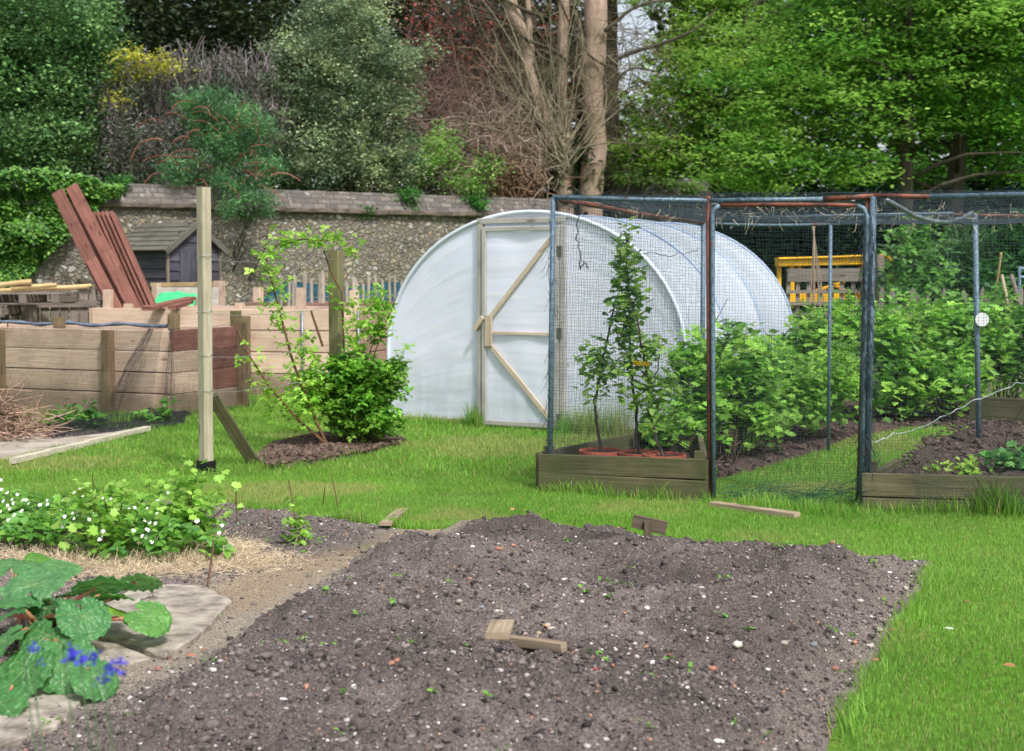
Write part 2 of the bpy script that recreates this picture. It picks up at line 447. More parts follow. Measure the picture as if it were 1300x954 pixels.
M['wire']=plain('galvanised wire',lin((150,158,160)),.5,.2,20,metal=.3)
M['netgreen']=plain('dark garden netting',lin((62,76,86)),.6,.2,5)
M['netblack']=plain('black debris netting',lin((44,44,50)),.6,.2,5)
M['netgrn2']=plain('green netting',lin((30,84,70)),.6,.2,5)
M['netroll']=plain('rolled blue grey netting',lin((112,124,142)),.7,.4,9,bump=.6)
M['white']=plain('white plastic',lin((226,230,232)),.4,.1,6)
M['yellowtag']=plain('yellow tag',lin((240,180,20)),.4,.1,6)
M['terracotta']=plain('terracotta',lin((176,92,70)),.75,.3,12,bump=.2)
M['leaf']=leafmat('leaf')
M['leafglossy']=leafmat('evergreen leaf',trans=.28,rough=.42,spec=.4,tsat=.95)
M['leafdark']=leafmat('dark evergreen leaf',trans=.2,rough=.6,spec=.2)
M['leafbright']=leafmat('spring leaf',trans=.45,rough=.45,tsat=1.0,spec=.4)
M['grass']=leafmat('grass blade',trans=.5,rough=.5,spec=.3,tsat=.95)
M['twig']=tintmat('twig bark',.85)
M['petal']=leafmat('petal',trans=.3,rough=.6)
M['stone']=tintmat('stone',.75,bump=.5,bscale=90)
def bark(name,light,dark,sc=1):
    m,nt,out=newmat(name); n=N(nt); geo=n('ShaderNodeNewGeometry').outputs['Position']
    a=n.noise(n.mapping(geo,(1,1,.22)),14*sc,6,.7,.4).outputs[0]; b=n.noise(geo,1.7*sc,4,.6).outputs[0]
    c=n.ramp(a,[(.3,dark),(.65,light)]); c=n.mix(n.ramp(b,[(.42,(0,0,0)),(.66,(.8,.8,.8))]),c,tuple(x*.62 for x in (light[0]*.9,light[1],light[2]*.8)))
    p=n('ShaderNodeBsdfPrincipled',{'Base Color':c,'Roughness':.85,'Normal':n('ShaderNodeBump',{'Strength':.8,'Distance':.03,'Height':a}).outputs[0]})
    p.inputs['Specular IOR Level'].default_value=.2
    nt.links.new(p.outputs[0],out.inputs[0]); return m
M['barkpink']=bark('smooth pinkish bark',lin((186,162,146)),lin((140,116,102)))
M['barkdark']=bark('dark bark',lin((92,84,74)),lin((48,42,36)))
M['barkgrey']=bark('grey green bark',lin((128,120,100)),lin((82,76,62)))
# ================================================================== ground
def ground_mat():
    m,nt,out=newmat('turf soil'); n=N(nt); geo=n('ShaderNodeNewGeometry').outputs['Position']
    a=n.noise(geo,1.1,5,.6).outputs[0]; b=n.noise(geo,40,5,.7).outputs[0]
    c=n.ramp(a,[(.35,lin((92,132,44))),(.6,lin((120,158,56))),(.75,lin((134,152,76)))])
    c=n.mix(n.ramp(b,[(.35,(1,1,1)),(.6,(0,0,0))]),c,lin((66,70,40)))
    p=n('ShaderNodeBsdfPrincipled',{'Base Color':c,'Roughness':.95,'Normal':n('ShaderNodeBump',{'Strength':.8,'Distance':.03,'Height':b}).outputs[0]})
    p.inputs['Specular IOR Level'].default_value=.1
    nt.links.new(p.outputs[0],out.inputs[0]); return m
mb=MB(); xs=[-220,-60,-20,-8,-4,0,4,8,20,60,220]; ys=[-60,0,4,8,12,16,20,30,60,120,300]
mb.quadgrid(lambda u,v:(np.interp(u,np.linspace(0,1,11),xs),np.interp(v,np.linspace(0,1,11),ys),0),10,10)
tag(mb.build('ground',ground_mat()),kind='structure')
# soil outlines (measured on the ground)
SOIL=[G(*p) for p in [(-90,650),(60,648),(150,642),(300,641),(330,648),(410,656),(470,665),(540,675),(566,674),(700,680),(880,696),(1040,708),(1190,716),(1172,760),(1152,792),(1122,838),(1106,866),(1070,940),(1040,1000),(900,1150),(300,1250),(-500,1100),(-420,800)]]
MOUND=[G(*p) for p in [(560,680),(700,684),(880,700),(1040,712),(1120,724),(1160,760),(1136,792),(1110,838),(1094,866),(1040,940),(1000,1000),(880,1150),(100,1250),(100,960),(215,862),(290,815),(350,775),(420,735),(490,705)]]
WETL=[G(*p)[:2] for p in [(540,682),(470,700),(400,722),(330,745),(290,770)]]
PATHL=[G(*p)[:2] for p in [(555,680),(480,702),(400,728),(330,752),(270,790),(200,830),(120,860),(0,900)]]
STRAW=[G(*p)[:2] for p in [(-40,716),(60,712),(130,715),(200,706),(260,700),(320,700)]]
def soil_h(x,y):
    base=.012+.018*fbm(x*2.2,y*2.2,3,3)
    md=polydist(x,y,MOUND); mi=inpoly(x,y,MOUND); s=np.where(mi,md,-md)
    # two ridges running left-right
    rid=.5+.5*np.cos((y-8.0+x*.16+.12*fbm(x*.9,y*.9,2,15))*2*math.pi/1.15)
    mh=sst(-.06,.42,s)*(.10+.125*rid+.07*fbm(x*1.1,y*1.3,3,9))
    return base+mh
def soil_detail(x,y):
    clod=fbm(x*14,y*14,3,21); fine=fbm(x*48,y*48,3,31)
    r=np.abs(fbm(x*7,y*7,4,41))
    return .022*clod+.014*fine+.026*r+.045*fbm(x*3.6,y*3.6,3,51)+.03*(np.maximum(0,fbm(x*9+3,y*9,2,57)-.12))*1.6-.010
bx0,bx1,by0,by1=-5.2,4.2,2.9,9.9
nx,ny=940,700
X,Y=np.meshgrid(np.linspace(bx0,bx1,nx),np.linspace(by0,by1,ny)); X=X+0;Y=Y+0
sdist=polydist(X,Y,SOIL); sin_=inpoly(X,Y,SOIL); SD=np.where(sin_,sdist,-sdist)+.035*fbm(X*5,Y*5,3,77)
Z=soil_h(X,Y)+soil_detail(X,Y)
PD=polydist(X,Y,PATHL,False); pathw=1-sst(.18,.42,PD+.08*fbm(X*4,Y*4,3,5))
Z=Z-pathw*soil_detail(X,Y)*.75
Z=np.maximum(Z,.007)
Z=np.where(SD>0,Z,0)*sst(0,.05,SD)-.06*(1-sst(-.03,.05,SD))
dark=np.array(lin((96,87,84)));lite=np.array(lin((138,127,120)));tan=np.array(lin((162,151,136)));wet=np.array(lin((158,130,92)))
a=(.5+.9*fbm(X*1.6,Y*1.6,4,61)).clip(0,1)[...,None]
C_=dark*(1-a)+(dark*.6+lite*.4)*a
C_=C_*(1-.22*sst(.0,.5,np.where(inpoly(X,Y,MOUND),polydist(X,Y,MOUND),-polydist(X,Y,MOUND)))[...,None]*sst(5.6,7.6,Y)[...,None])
C_=C_*(1+.6*fbm(X*2.2,Y*3.2,4,71)+.35*fbm(X*9,Y*9,3,73))[...,None].clip(.35,2)  # broad dark and light patches in the tint stand in for ridge shading
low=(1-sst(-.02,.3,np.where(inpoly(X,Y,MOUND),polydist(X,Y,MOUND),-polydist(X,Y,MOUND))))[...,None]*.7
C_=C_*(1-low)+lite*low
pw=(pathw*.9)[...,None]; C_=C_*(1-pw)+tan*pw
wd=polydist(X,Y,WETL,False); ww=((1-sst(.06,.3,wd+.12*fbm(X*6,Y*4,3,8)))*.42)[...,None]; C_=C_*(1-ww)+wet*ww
# darker soil tint near the far left bushes
# darker strip
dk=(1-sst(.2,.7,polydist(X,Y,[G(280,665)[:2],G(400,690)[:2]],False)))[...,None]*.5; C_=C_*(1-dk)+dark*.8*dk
idx=np.arange(nx*ny).reshape(ny,nx)
quad=np.stack([idx[:-1,:-1],idx[:-1,1:],idx[1:,1:],idx[1:,:-1]],-1)
keep=(SD[:-1,:-1]>-.12)&(SD[1:,1:]>-.12)
quad=quad[keep]
def soil_mat():
    m,nt,out=newmat('garden soil'); n=N(nt); geo=n('ShaderNodeNewGeometry').outputs['Position']
    c=n('ShaderNodeAttribute',attribute_name='tint').outputs['Color']
    a=n.noise(geo,70,6,.75).outputs[0]
    a=n.noise(geo,110,6,.8).outputs[0]
    c=n.mix(1.0,c,n.ramp(a,[(.34,(.25,.25,.25)),(.5,(.85,.85,.85)),(.66,(2.0,1.97,1.95))]),'MULTIPLY')
    vo=n('ShaderNodeTexVoronoi',{'Vector':geo,'Scale':75.0})
    sp=n.ramp(vo.outputs['Distance'],[(.0,(1,1,1)),(.22,(0,0,0))])
    rr=n('ShaderNodeSeparateColor',{0:vo.outputs['Color']}).outputs[0]
    c=n.mix(n.math('MULTIPLY',sp,n.ramp(rr,[(.74,(0,0,0)),(.76,(1,1,1))])),c,lin((200,190,186)))
    h=n.math('ADD',a,n.math('MULTIPLY',sp,.4))
    p=n('ShaderNodeBsdfPrincipled',{'Base Color':c,'Roughness':.92,'Normal':n('ShaderNodeBump',{'Strength':.9,'Distance':.012,'Height':h}).outputs[0]})
    p.inputs['Specular IOR Level'].default_value=.2
    nt.links.new(p.outputs[0],out.inputs[0]); return m
M['soil']=soil_mat()
# compact the vertex set
used=np.unique(quad); rem=np.full(nx*ny,-1); rem[used]=np.arange(len(used))
VV=np.stack([X.ravel(),Y.ravel(),Z.ravel()],1)[used]
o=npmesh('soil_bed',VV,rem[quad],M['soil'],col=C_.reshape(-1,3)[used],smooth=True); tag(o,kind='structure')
SOILZ=Z.copy(); PATHW=pathw.copy(); NXG,NYG=nx,ny
def soilz(x,y):
    x=np.atleast_1d(np.asarray(x,float));y=np.atleast_1d(np.asarray(y,float)); 
    xi=((x-bx0)/(bx1-bx0)*(NXG-1)).clip(0,NXG-1).astype(int); yi=((y-by0)/(by1-by0)*(NYG-1)).clip(0,NYG-1).astype(int)
    return SOILZ[yi,xi]
def soil_patch(name,poly,h,seed,col=(98,82,76),res=.03):
    xs=[p[0] for p in poly];ys=[p[1] for p in poly]
    x0,x1,y0,y1=min(xs)-.1,max(xs)+.1,min(ys)-.1,max(ys)+.1
    a,b=int((x1-x0)/res)+2,int((y1-y0)/res)+2
    x,y=np.meshgrid(np.linspace(x0,x1,a),np.linspace(y0,y1,b))
    d=polydist(x,y,poly); s=np.where(inpoly(x,y,poly),d,-d)+.04*fbm(x*5,y*5,3,seed)
    z=(h+soil_detail(x,y)+.02*fbm(x*3,y*3,2,seed))*sst(0,.08,s)-.05*(1-sst(-.03,.05,s))
    i=np.arange(a*b).reshape(b,a); q=np.stack([i[:-1,:-1],i[:-1,1:],i[1:,1:],i[1:,:-1]],-1)
    q=q[(s[:-1,:-1]>-.1)]
    c=np.array(lin(col))*(1+.25*fbm(x*2,y*2,3,seed+2))[...,None]
    o=npmesh(name,np.stack([x.ravel(),y.ravel(),z.ravel()],1),q,M['soil'],col=c.reshape(-1,3),smooth=True)
    return tag(o,kind='structure')
PATCH=[G(*p) for p in [(322,586),(345,568),(400,555),(500,556),(515,566),(470,577),(400,590),(340,597)]]
soil_patch('soil_patch',PATCH,.03,4)
ROWSOIL=[G(*p) for p in [(905,612),(960,598),(1040,575),(1085,556),(1150,545),(1330,540),(1500,540),(1500,505),(1100,510),(1000,520),(905,555)]]
soil_patch('soil_row',ROWSOIL,.03,6,(88,72,66))
# bare worn strips
M['concrete']=plain('weathered concrete',lin((176,166,152)),.9,.2,3,bump=.5,col2=lin((138,126,112)))
M['slab']=plain('broken pale concrete',lin((178,168,154)),.9,.2,11,bump=1.0,col2=lin((112,102,92)),bscale=70)
M['dust']=plain('trodden bare earth',lin((176,166,154)),.95,.2,4,bump=.6,col2=lin((134,122,108)))
def slab(name,px,z0,z1,mat,kind=None):
    pts=[G(*p) for p in px]; mb=MB(); k=len(pts)
    # rough outline
    ring=[]
    for i in range(k):
        a,b=pts[i],pts[(i+1)%k]; m_=max(2,int((b-a).length/.06))
        nrm=Vector((b.y-a.y,a.x-b.x,0)).normalized()
        for j in range(m_):
            ring.append(a+(b-a)*j/m_+nrm*random.uniform(-.011,.011))
    m_=len(ring)
    vs=[(p.x,p.y,z1-.006) for p in ring]+[(p.x,p.y,z0) for p in ring]
    cx=sum(p.x for p in ring)/m_;cy=sum(p.y for p in ring)/m_
    vs+=[(cx+(p.x-cx)*.97,cy+(p.y-cy)*.97,z1) for p in ring]
    fs=[tuple(2*m_+i for i in range(m_))]
    for i in range(m_):
        j=(i+1)%m_; fs.append((m_+i,m_+j,j,i)); fs.append((i,j,2*m_+j,2*m_+i))
    # orient
    mb.add(vs,fs); o=mb.build(name,mat)
    if kind: o['kind']=kind
    return o
EARTH=[(-160,552),(20,548),(100,551),(182,545),(130,558),(60,572),(12,584),(-60,584),(-200,580)]
slab('bare_earth_path',EARTH,-.02,.02,M['dust'],'structure')
M['curb']=plain('pale kerb stone',lin((196,186,168)),.9,.15,6,bump=.4)
mb=MB()
ks=[G(*p,.03) for p in [(16,586),(60,575),(110,563),(150,553),(188,545)]]
for a,b in zip(ks[:-1],ks[1:]): mb.bar(a,b,.055,.05,(1,1,0),jit=.005)
tag(mb.build('kerb_edging',M['curb']),'narrow pale kerb strip edging the bare earth path beside the lawn','kerb')
SL=[[(167,754),(217,750),(262,752),(296,772),(262,806),(207,845),(160,825),(117,814),(120,785)],
    [(113,820),(160,829),(193,846),(150,852),(98,866),(60,858),(70,828)],
    [(60,868),(98,873),(140,862),(70,930),(-10,960),(-10,900)]]
slab('concrete_slab',SL[0],-.02,.034,M['slab']); bpy.data.objects['concrete_slab'].update_tag()
tag(bpy.data.objects['concrete_slab'],'large broken pale concrete slab beside the rhubarb leaves','slab')
o=slab('concrete_slab',SL[1],-.02,.03,M['slab']); tag(o,'smaller cracked concrete slab partly under the lower rhubarb leaves','slab')
o=slab('concrete_slab',SL[2],-.02,.028,M['slab']); tag(o,'concrete slab in the bottom left corner behind the blue flowers','slab')
# ================================================================== grass
def lawn_mask(x,y,c=0):
    ok=~inpoly(x,y,SOIL)
    for pl in (PATCH,ROWSOIL,[G(*p) for p in EARTH]): ok&=~inpoly(x,y,pl)
    return ok
def blades(n,y0,y1,hm,hs,wd,seed,mask=None,wide=1.12):
    rs=np.random.RandomState(seed)
    y=np.sqrt(rs.rand(n)*(y1*y1-y0*y0)+y0*y0); x=(rs.rand(n)-.5)*2*(.36*wide)*y+ (0)
    ok=lawn_mask(x,y) if mask is None else mask(x,y)
    x,y=x[ok],y[ok]; n=len(x)
    dens=fbm(x*1.3,y*1.3,4,91); 
    h=(hm+hs*rs.rand(n))*(1+.35*dens)
    return x,y,h,wd,rs
def grassmesh(name,sets,label=None):
    Vs=[];Fs=[];Cs=[];o=0
    for x,y,h,wd,rs in sets:
        n=len(x); a=rs.rand(n)*2*math.pi; lean=(.15+.55*rs.rand(n))*h; la=rs.rand(n)*2*math.pi
        wx,wy=np.cos(a)*wd/2,np.sin(a)*wd/2; lx,ly=np.cos(la)*lean,np.sin(la)*lean
        z0=-.004
        v=np.stack([np.stack([x-wx,y-wy,0*x+z0],1),np.stack([x+wx,y+wy,0*x+z0],1),
            np.stack([x+wx*.8+lx*.35,y+wy*.8+ly*.35,h*.6],1),np.stack([x+lx,y+ly,h],1),np.stack([x-wx*.8+lx*.35,y-wy*.8+ly*.35,h*.6],1)],1)
        f1=np.array([(0,1,2),(0,2,4),(4,2,3)])
        Fa=(np.arange(n)[:,None,None]*5+f1[None]).reshape(-1,3)
        p=(.5+.9*fbm(x*.9,y*.9,4,55)).clip(0,1)[:,None]; q=(.5+1.0*fbm(x*3.1,y*3.1,3,66)).clip(0,1)[:,None]
        g1=np.array(lin((104,158,52)));g2=np.array(lin((134,184,68)));g3=np.array(lin((164,190,108)))
        c=g1*(1-p)+g2*p; c=c*(1-q*.35)+g3*q*.35
        c=c*(1+.22*rs.normal(size=(n,1))).clip(.45,1.7)
        wn=(fbm(x*.55+7,y*.8,4,101)+.35*fbm(x*3,y*3,3,102)); wr=sst(.16,.42,wn)[:,None]*.55; c=c*(1-wr)+np.array(lin((186,180,120)))*wr; dk_=sst(.1,.4,-wn)[:,None]*.28; c=c*(1-dk_*.6)
        dry=rs.rand(n)<(.05+.18*wr[:,0]); c[dry]=np.array(lin((188,176,120)))
        Vs.append(v.reshape(-1,3));Fs.append(Fa+o);Cs.append(np.repeat(c,5,axis=0));o+=n*5
    ob=npmesh(name,np.concatenate(Vs),np.concatenate(Fs),M['grass'],col=np.concatenate(Cs))
    tag(ob,label or 'short bright green lawn grass','grass',kind='stuff'); return ob
S=[blades(640000,4.0,10.5,.009,.021,.0032,1,wide=1.55),blades(250000,10.5,20,.018,.032,.0065,2,wide=1.45)]
grassmesh('lawn_grass',S)
def edge_tufts(poly,n,h0,h1,spread,seed,wd=.005,closed=False):
    rs=np.random.RandomState(seed); P_=[np.array(p[:2],float) for p in poly]
    L=np.array([np.linalg.norm(b-a) for a,b in zip(P_[:-1],P_[1:])]); k=rs.choice(len(L),n,p=L/L.sum()); t=rs.rand(n,1)
    A=np.array(P_)[k];B=np.array(P_)[k+1]; c=A+(B-A)*t+rs.normal(size=(n,2))*spread
    cl=vnoise(c[:,0]*5,c[:,1]*5,seed)
    return c[:,0],c[:,1],(h0+(h1-h0)*rs.rand(n))*(.35+1.1*cl),wd,rs
# ================================================================== flint wall
def flint_mat():
    m,nt,out=newmat('flint rubble masonry'); n=N(nt); geo=n('ShaderNodeNewGeometry').outputs['Position']
    w=n.noise(geo,3,3).outputs[1]
    v=n.mix(.16,geo,n.noise(geo,7,4).outputs[1],'ADD'); v=n.mapping(v,(1,1,1.35))
    vo=n('ShaderNodeTexVoronoi',{'Vector':v,'Scale':9.5,'Randomness':.9},feature='F1'); ed=n('ShaderNodeTexVoronoi',{'Vector':v,'Scale':9.5,'Randomness':.9},feature='DISTANCE_TO_EDGE')
    sc=n('ShaderNodeSeparateColor',{0:vo.outputs['Color']})
    c=n.ramp(sc.outputs[0],[(0,lin((96,98,104))),(.14,lin((140,134,124))),(.3,lin((172,160,136))),(.5,lin((150,142,128))),(.62,lin((186,176,156))),(.74,lin((160,146,108))),(.84,lin((222,218,212))),(.9,lin((126,120,116))),(1,lin((176,152,120)))],'LINEAR')
    fn=n.noise(geo,40,4,.7).outputs[0]
    c=n.mix(1.0,c,n.ramp(fn,[(.3,(.65,.65,.65)),(.7,(1.15,1.15,1.15))]),'MULTIPLY')
    mo=n.ramp(ed.outputs['Distance'],[(.05,(1,1,1)),(.2,(0,0,0))])
    c=n.mix(mo,c,n.mix(n.noise(geo,18,4).outputs[0],lin((116,108,98)),lin((182,174,158))))
    st=n.noise(geo,.8,5,.6).outputs[0]
    c=n.mix(n.ramp(st,[(.4,(0,0,0)),(.7,(.6,.6,.6))]),c,lin((110,104,96)))
    h=n.ramp(ed.outputs['Distance'],[(.02,(0,0,0)),(.2,(1,1,1))])
    p=n('ShaderNodeBsdfPrincipled',{'Base Color':c,'Roughness':.85,'Normal':n('ShaderNodeBump',{'Strength':1.0,'Distance':.06,'Height':h}).outputs[0]})
    p.inputs['Specular IOR Level'].default_value=.25
    nt.links.new(p.outputs[0],out.inputs[0]); return m
def coping_mat():
    m,nt,out=newmat('old brick coping'); n=N(nt); geo=n('ShaderNodeNewGeometry').outputs['Position']; uv=n('ShaderNodeUVMap').outputs[0]
    br=n('ShaderNodeTexBrick',{'Vector':n.mix(.035,uv,n.noise(geo,6,3).outputs[1],'ADD'),'Scale':1.0,'Color1':lin((120,113,108))+(1,),'Color2':lin((78,74,74))+(1,),'Mortar':lin((82,75,69))+(1,),'Mortar Size':.012,'Brick Width':.24,'Row Height':.11,'Bias':-.1})
    c=br.outputs[0]; a=n.noise(geo,2.2,5,.7).outputs[0]; b=n.noise(geo,9,5,.7).outputs[0]
    c=n.mix(n.ramp(a,[(.4,(0,0,0)),(.62,(.55,.55,.55))]),c,lin((84,74,68)))
    c=n.mix(n.ramp(b,[(.6,(0,0,0)),(.66,(.8,.8,.8))]),c,lin((178,172,164)))
    p=n('ShaderNodeBsdfPrincipled',{'Base Color':c,'Roughness':.85,'Normal':n('ShaderNodeBump',{'Strength':.8,'Distance':.02,'Height':n.math('ADD',b,n.math('MULTIPLY',br.outputs[1],-.6))}).outputs[0]})
    nt.links.new(p.outputs[0],out.inputs[0]); return m
M['flint']=flint_mat(); M['coping']=coping_mat()
M['copshade']=plain('coping edge course',lin((112,100,90)),.9,.4,7,bump=.8,col2=lin((66,58,52)))
def wall(name,label,A,B,h,th=.4,cop=.42):
    "A,B top-front ends (x,y); wall face towards the viewer"
    A=Vector((A[0],A[1],0));B=Vector((B[0],B[1],0)); u=(B-A).normalized(); nrm=Vector((u.y,-u.x,0))
    if nrm.y>0: nrm=-nrm
    t=thing(name,label,'wall',tuple((A+B)/2)); L=(B-A).length
    mb=MB(); nu=int(L/.12); nv=int((h-cop)/.12)
    def f(a,b):
        p=A+u*L*a; r=.03*(random.random()-.5)+.05*float(fbm(np.array([L*a*.6]),np.array([b*3]),3,5)[0])
        return (p.x+nrm.x*r,p.y+nrm.y*r,b*(h-cop+.02)-.05*(1-b))
    mb.quadgrid(f,nu,nv); 
    bk=lambda a,b:tuple(A+u*L*a-nrm*th+Vector((0,0,b*(h-cop))))
    mb.quadgrid(lambda a,b:bk(1-a,b),2,2)
    mb.quadgrid(lambda a,b:tuple(A-nrm*th*(1-a)+Vector((0,0,b*(h-cop)))),1,1)
    mb.quadgrid(lambda a,b:tuple(B-nrm*th*a+Vector((0,0,b*(h-cop)))),1,1)
    mb.build('masonry',M['flint'],t,smooth=False)
    # coping: overhanging edge course then a slope up to a ridge
    mb=MB(); z0=h-cop
    prof=[(.04,z0),(.11,z0+.01),(.13,z0+.03),(.13,z0+.085),(.07,z0+.11),(-th*.5+.05,h),(-th*.5-.06,h),(-th+.06,z0+.34),(-th-.1,z0+.09),(-th-.1,z0)]
    ns=int(L/.24); prev=None
    vs=[];fs=[];uvs=[]
    pl=[0]
    for a,b in zip(prof[:-1],prof[1:]): pl.append(pl[-1]+math.hypot(b[0]-a[0],b[1]-a[1]))
    for k in range(ns+1):
        dz=.006*math.sin(k*.23)+.004*random.uniform(-1,1)
        for a,z in prof:
            q=A+u*L*k/ns+nrm*(a+random.uniform(-.008,.008)); vs.append((q.x,q.y,z+dz+random.uniform(-.006,.006)))
    n_=len(prof)
    for k in range(ns):
        for i in range(n_-1):
            fs.append((k*n_+i,(k+1)*n_+i,(k+1)*n_+i+1,k*n_+i+1))
            s0,s1=L*k/ns,L*(k+1)/ns; uvs.append([(s0,pl[i]),(s1,pl[i]),(s1,pl[i+1]),(s0,pl[i+1])])
    for e in (0,ns): fs.append(tuple(e*n_+i for i in range(n_))); uvs.append([(p[0],p[1]) for p in prof])
    lo=[i for i,f_ in enumerate(fs) if len(f_)==4 and min(x%n_ for x in f_)<4]; hi=[i for i in range(len(fs)) if i not in set(lo)]
    mb.add(vs,[fs[i] for i in hi],[uvs[i] for i in hi]); mb.build('coping',M['coping'],t)
    mb=MB(); mb.add(vs,[fs[i] for i in lo],[uvs[i] for i in lo]); mb.build('coping_edge',M['copshade'],t)
    return t
wa=P(125,232,23.4); wb=P(503,246,26.7)
wu=Vector((wb.x-wa.x,wb.y-wa.y,0)).normalized()
W0=Vector((wa.x,wa.y,0))-wu*6.5; W1=Vector((wa.x,wa.y,0))+wu*9.4
def wallY(x): return wa.y+(x-wa.x)*wu.y/wu.x
wall('flint_wall','long old flint garden wall with a sloping brick coping, behind the compost bays',(W0.x,W0.y),(W1.x,W1.y),3.0)
a=P(775,232,33.0); b=P(897,236,32.0)
wall('flint_wall','short raised length of brown brick topped wall behind the fruit cage, right of the bare tree',(a.x,a.y),(b.x,b.y),3.62,cop=.5)
# ================================================================== shed
def shed():
    C0=P(213,316,22.2); C0=Vector((C0.x,C0.y,0)); g=Vector((.6,.8,0)); s=Vector((-.8,.6,0)); gw=1.03; sw=1.15; ez=1.9; az=2.3
    t=thing('garden_shed','small dark weatherboarded shed with a silver grey pitched roof against the flint wall','shed',tuple(C0+g*.5+s*.5))
    def clad(a,d,L,z0,z1,nrm,top=None,name='wall'):
        mb=MB(); k=int((z1-z0)/.15)
        for i in range(k):
            z=z0+(i+.5)*(z1-z0)/k
            e0,e1=0,L
            if top:
                hh=top(z); 
                if hh is None: continue
                e0,e1=hh
            mb.bar(a+d*e0+Vector((0,0,z))+nrm*.01*(1),a+d*e1+Vector((0,0,z))+nrm*.01,(z1-z0)/k*1.12,.02,Vector((0,0,1))+nrm*-.12)
        return mb.build(name,M['shedwood'],t)
    ng=Vector((.8,-.6,0)); nsd=Vector((-.6,-.8,0))
    clad(C0,s,sw,.05,ez,nsd)
    def tp(z):
        if z<=ez: return (0,gw)
        f=(z-ez)/(az-ez)*gw/2; return (f,gw-f) if f<gw/2-.02 else None
    clad(C0,g,gw,.05,az,ng,tp)
    # inner core to stop light
    mb=MB(); p=[C0+(g+s)*.03,C0+g*(gw-.03)+s*.03,C0+g*(gw-.03)+s*(sw-.03),C0+g*.03+s*(sw-.03)]
    mb.add([tuple(q) for q in p]+[(q.x,q.y,ez-.03) for q in p],[(0,1,5,4),(1,2,6,5),(2,3,7,6),(3,0,4,7)]); mb.build('core_walls',M['shedwood'],t)
    mb=MB()
    mb.bar(C0+ng*.03+nsd*.03,C0+ng*.03+nsd*.03+Vector((0,0,ez)),.04,.04,g); mb.build('corner_trim',M['greywood'],t); mb=MB(); mb.bar(C0+g*gw+ng*.03,C0+g*gw+ng*.03+Vector((0,0,ez)),.04,.04,g); mb.build('corner_trim',M['greywood'],t)
    mb=MB()
    for i in range(5): mb.bar(C0+g*(.26+i*.105)+ng*.035+Vector((0,0,.1)),C0+g*(.26+i*.105)+ng*.035+Vector((0,0,1.86)),.1,.022,g)
    d=mb.build('door',M['shedwood'],t)
    # roof: ridge runs along s
    ap0=C0+g*gw/2+ng*.1+Vector((0,0,az)); ap1=C0+g*gw/2+s*(sw+.1)+Vector((0,0,az)); e0=C0-g*.12+ng*.1+Vector((0,0,ez-.05)); e1=C0-g*.12+s*(sw+.1)+Vector((0,0,ez-.05))
    f0=C0+g*(gw+.12)+ng*.1+Vector((0,0,ez-.05)); f1=C0+g*(gw+.12)+s*(sw+.1)+Vector((0,0,ez-.05))
    mb=MB()
    for (a0,a1,b0,b1) in ((e0,e1,ap0,ap1),(f0,f1,ap0,ap1)):
        for i in range(6):
            q=(i+.5)/6; p0=a0+(b0-a0)*q; p1=a1+(b1-a1)*q; upv=(b0-a0).normalized(); nr=upv.cross((a1-a0).normalized())
            if nr.z<0: nr=-nr
            mb.bar(p0+nr*.015*(1),p1+nr*.015,(b0-a0).length/6*1.15,.022,upv-nr*.1)
    mb.build('roof',M['roofwood'],t)
    mb=MB(); mb.bar(e0+Vector((0,0,-.02)),ap0+Vector((0,0,-.02)),.09,.025,(0,0,1)); mb.bar(f0+Vector((0,0,-.02)),ap0+Vector((0,0,-.021)),.09,.025,(0,0,1)); mb.build('bargeboard',M['roofwood'],t)
shed()
# ================================================================== compost bays
def V3(x,y,z): return Vector((x,y,z))
def boardwall(mb,A,B,z0,z1,n,t=.045,tints=None,gap=.012):
    hgt=(z1-z0)/n
    for i in range(n):
        z=z0+(i+.5)*hgt
        mb.bar(V3(A[0],A[1],z),V3(B[0],B[1],z),hgt-gap,t+random.uniform(-.003,.003),(0,0,1))
def bay(label,A,B,dep,z1,nb,parts,name='compost_bay'):
    A=Vector(A).to_2d();B=Vector(B).to_2d(); u=(B-A).normalized(); v=Vector((-u.y,u.x)); 
    t=thing(name,label,'compost bay',(*( (A+B)/2+v*dep/2),0))
    D=A+v*dep; C=B+v*dep
    mb=MB(); boardwall(mb,A,B,.0,z1,nb); mb.build('front_panel',parts[0],t)
    if isinstance(parts[1],tuple):
        mb=MB(); hgt=z1/nb
        for i in range(nb-1,nb-2,-1): mb.bar(V3(B.x,B.y,(i+.5)*hgt)+V3(.03*u.x,.03*u.y,0),V3(C.x,C.y,(i+.5)*hgt)+V3(.03*u.x,.03*u.y,0),hgt-.006,.045)
        mid=B+(C-B)*.42
        for i in range(1,nb-1): mb.bar(V3(mid.x+.03*u.x,mid.y+.03*u.y,(i+.5)*hgt),V3(C.x+.03*u.x,C.y+.03*u.y,(i+.5)*hgt),hgt-.006,.045)
        o=mb.build('side_panel',parts[1][0],t); o['label']='red brown stained boards of the side'
        mb=MB()
        for i in range(0,nb-1): mb.bar(V3(B.x+.03*u.x,B.y+.03*u.y,(i+.5)*hgt),V3(*(mid if i else C),0)+V3(.03*u.x,.03*u.y,(i+.5)*hgt),hgt-.006,.045)
        o=mb.build('side_panel',parts[1][1],t); o['label']='pale boards of the side'
    else:
        mb=MB(); boardwall(mb,B+u*.03,C+u*.03,0,z1,nb); mb.build('side_panel',parts[1],t)
    mb=MB(); boardwall(mb,A-u*.03,D-u*.03,0,z1,nb); mb.build('side_panel',parts[0],t)
    mb=MB(); boardwall(mb,D+v*.03,C+v*.03,0,z1,nb); mb.build('back_panel',parts[0],t)
    return t,A,B,C,D,u,v
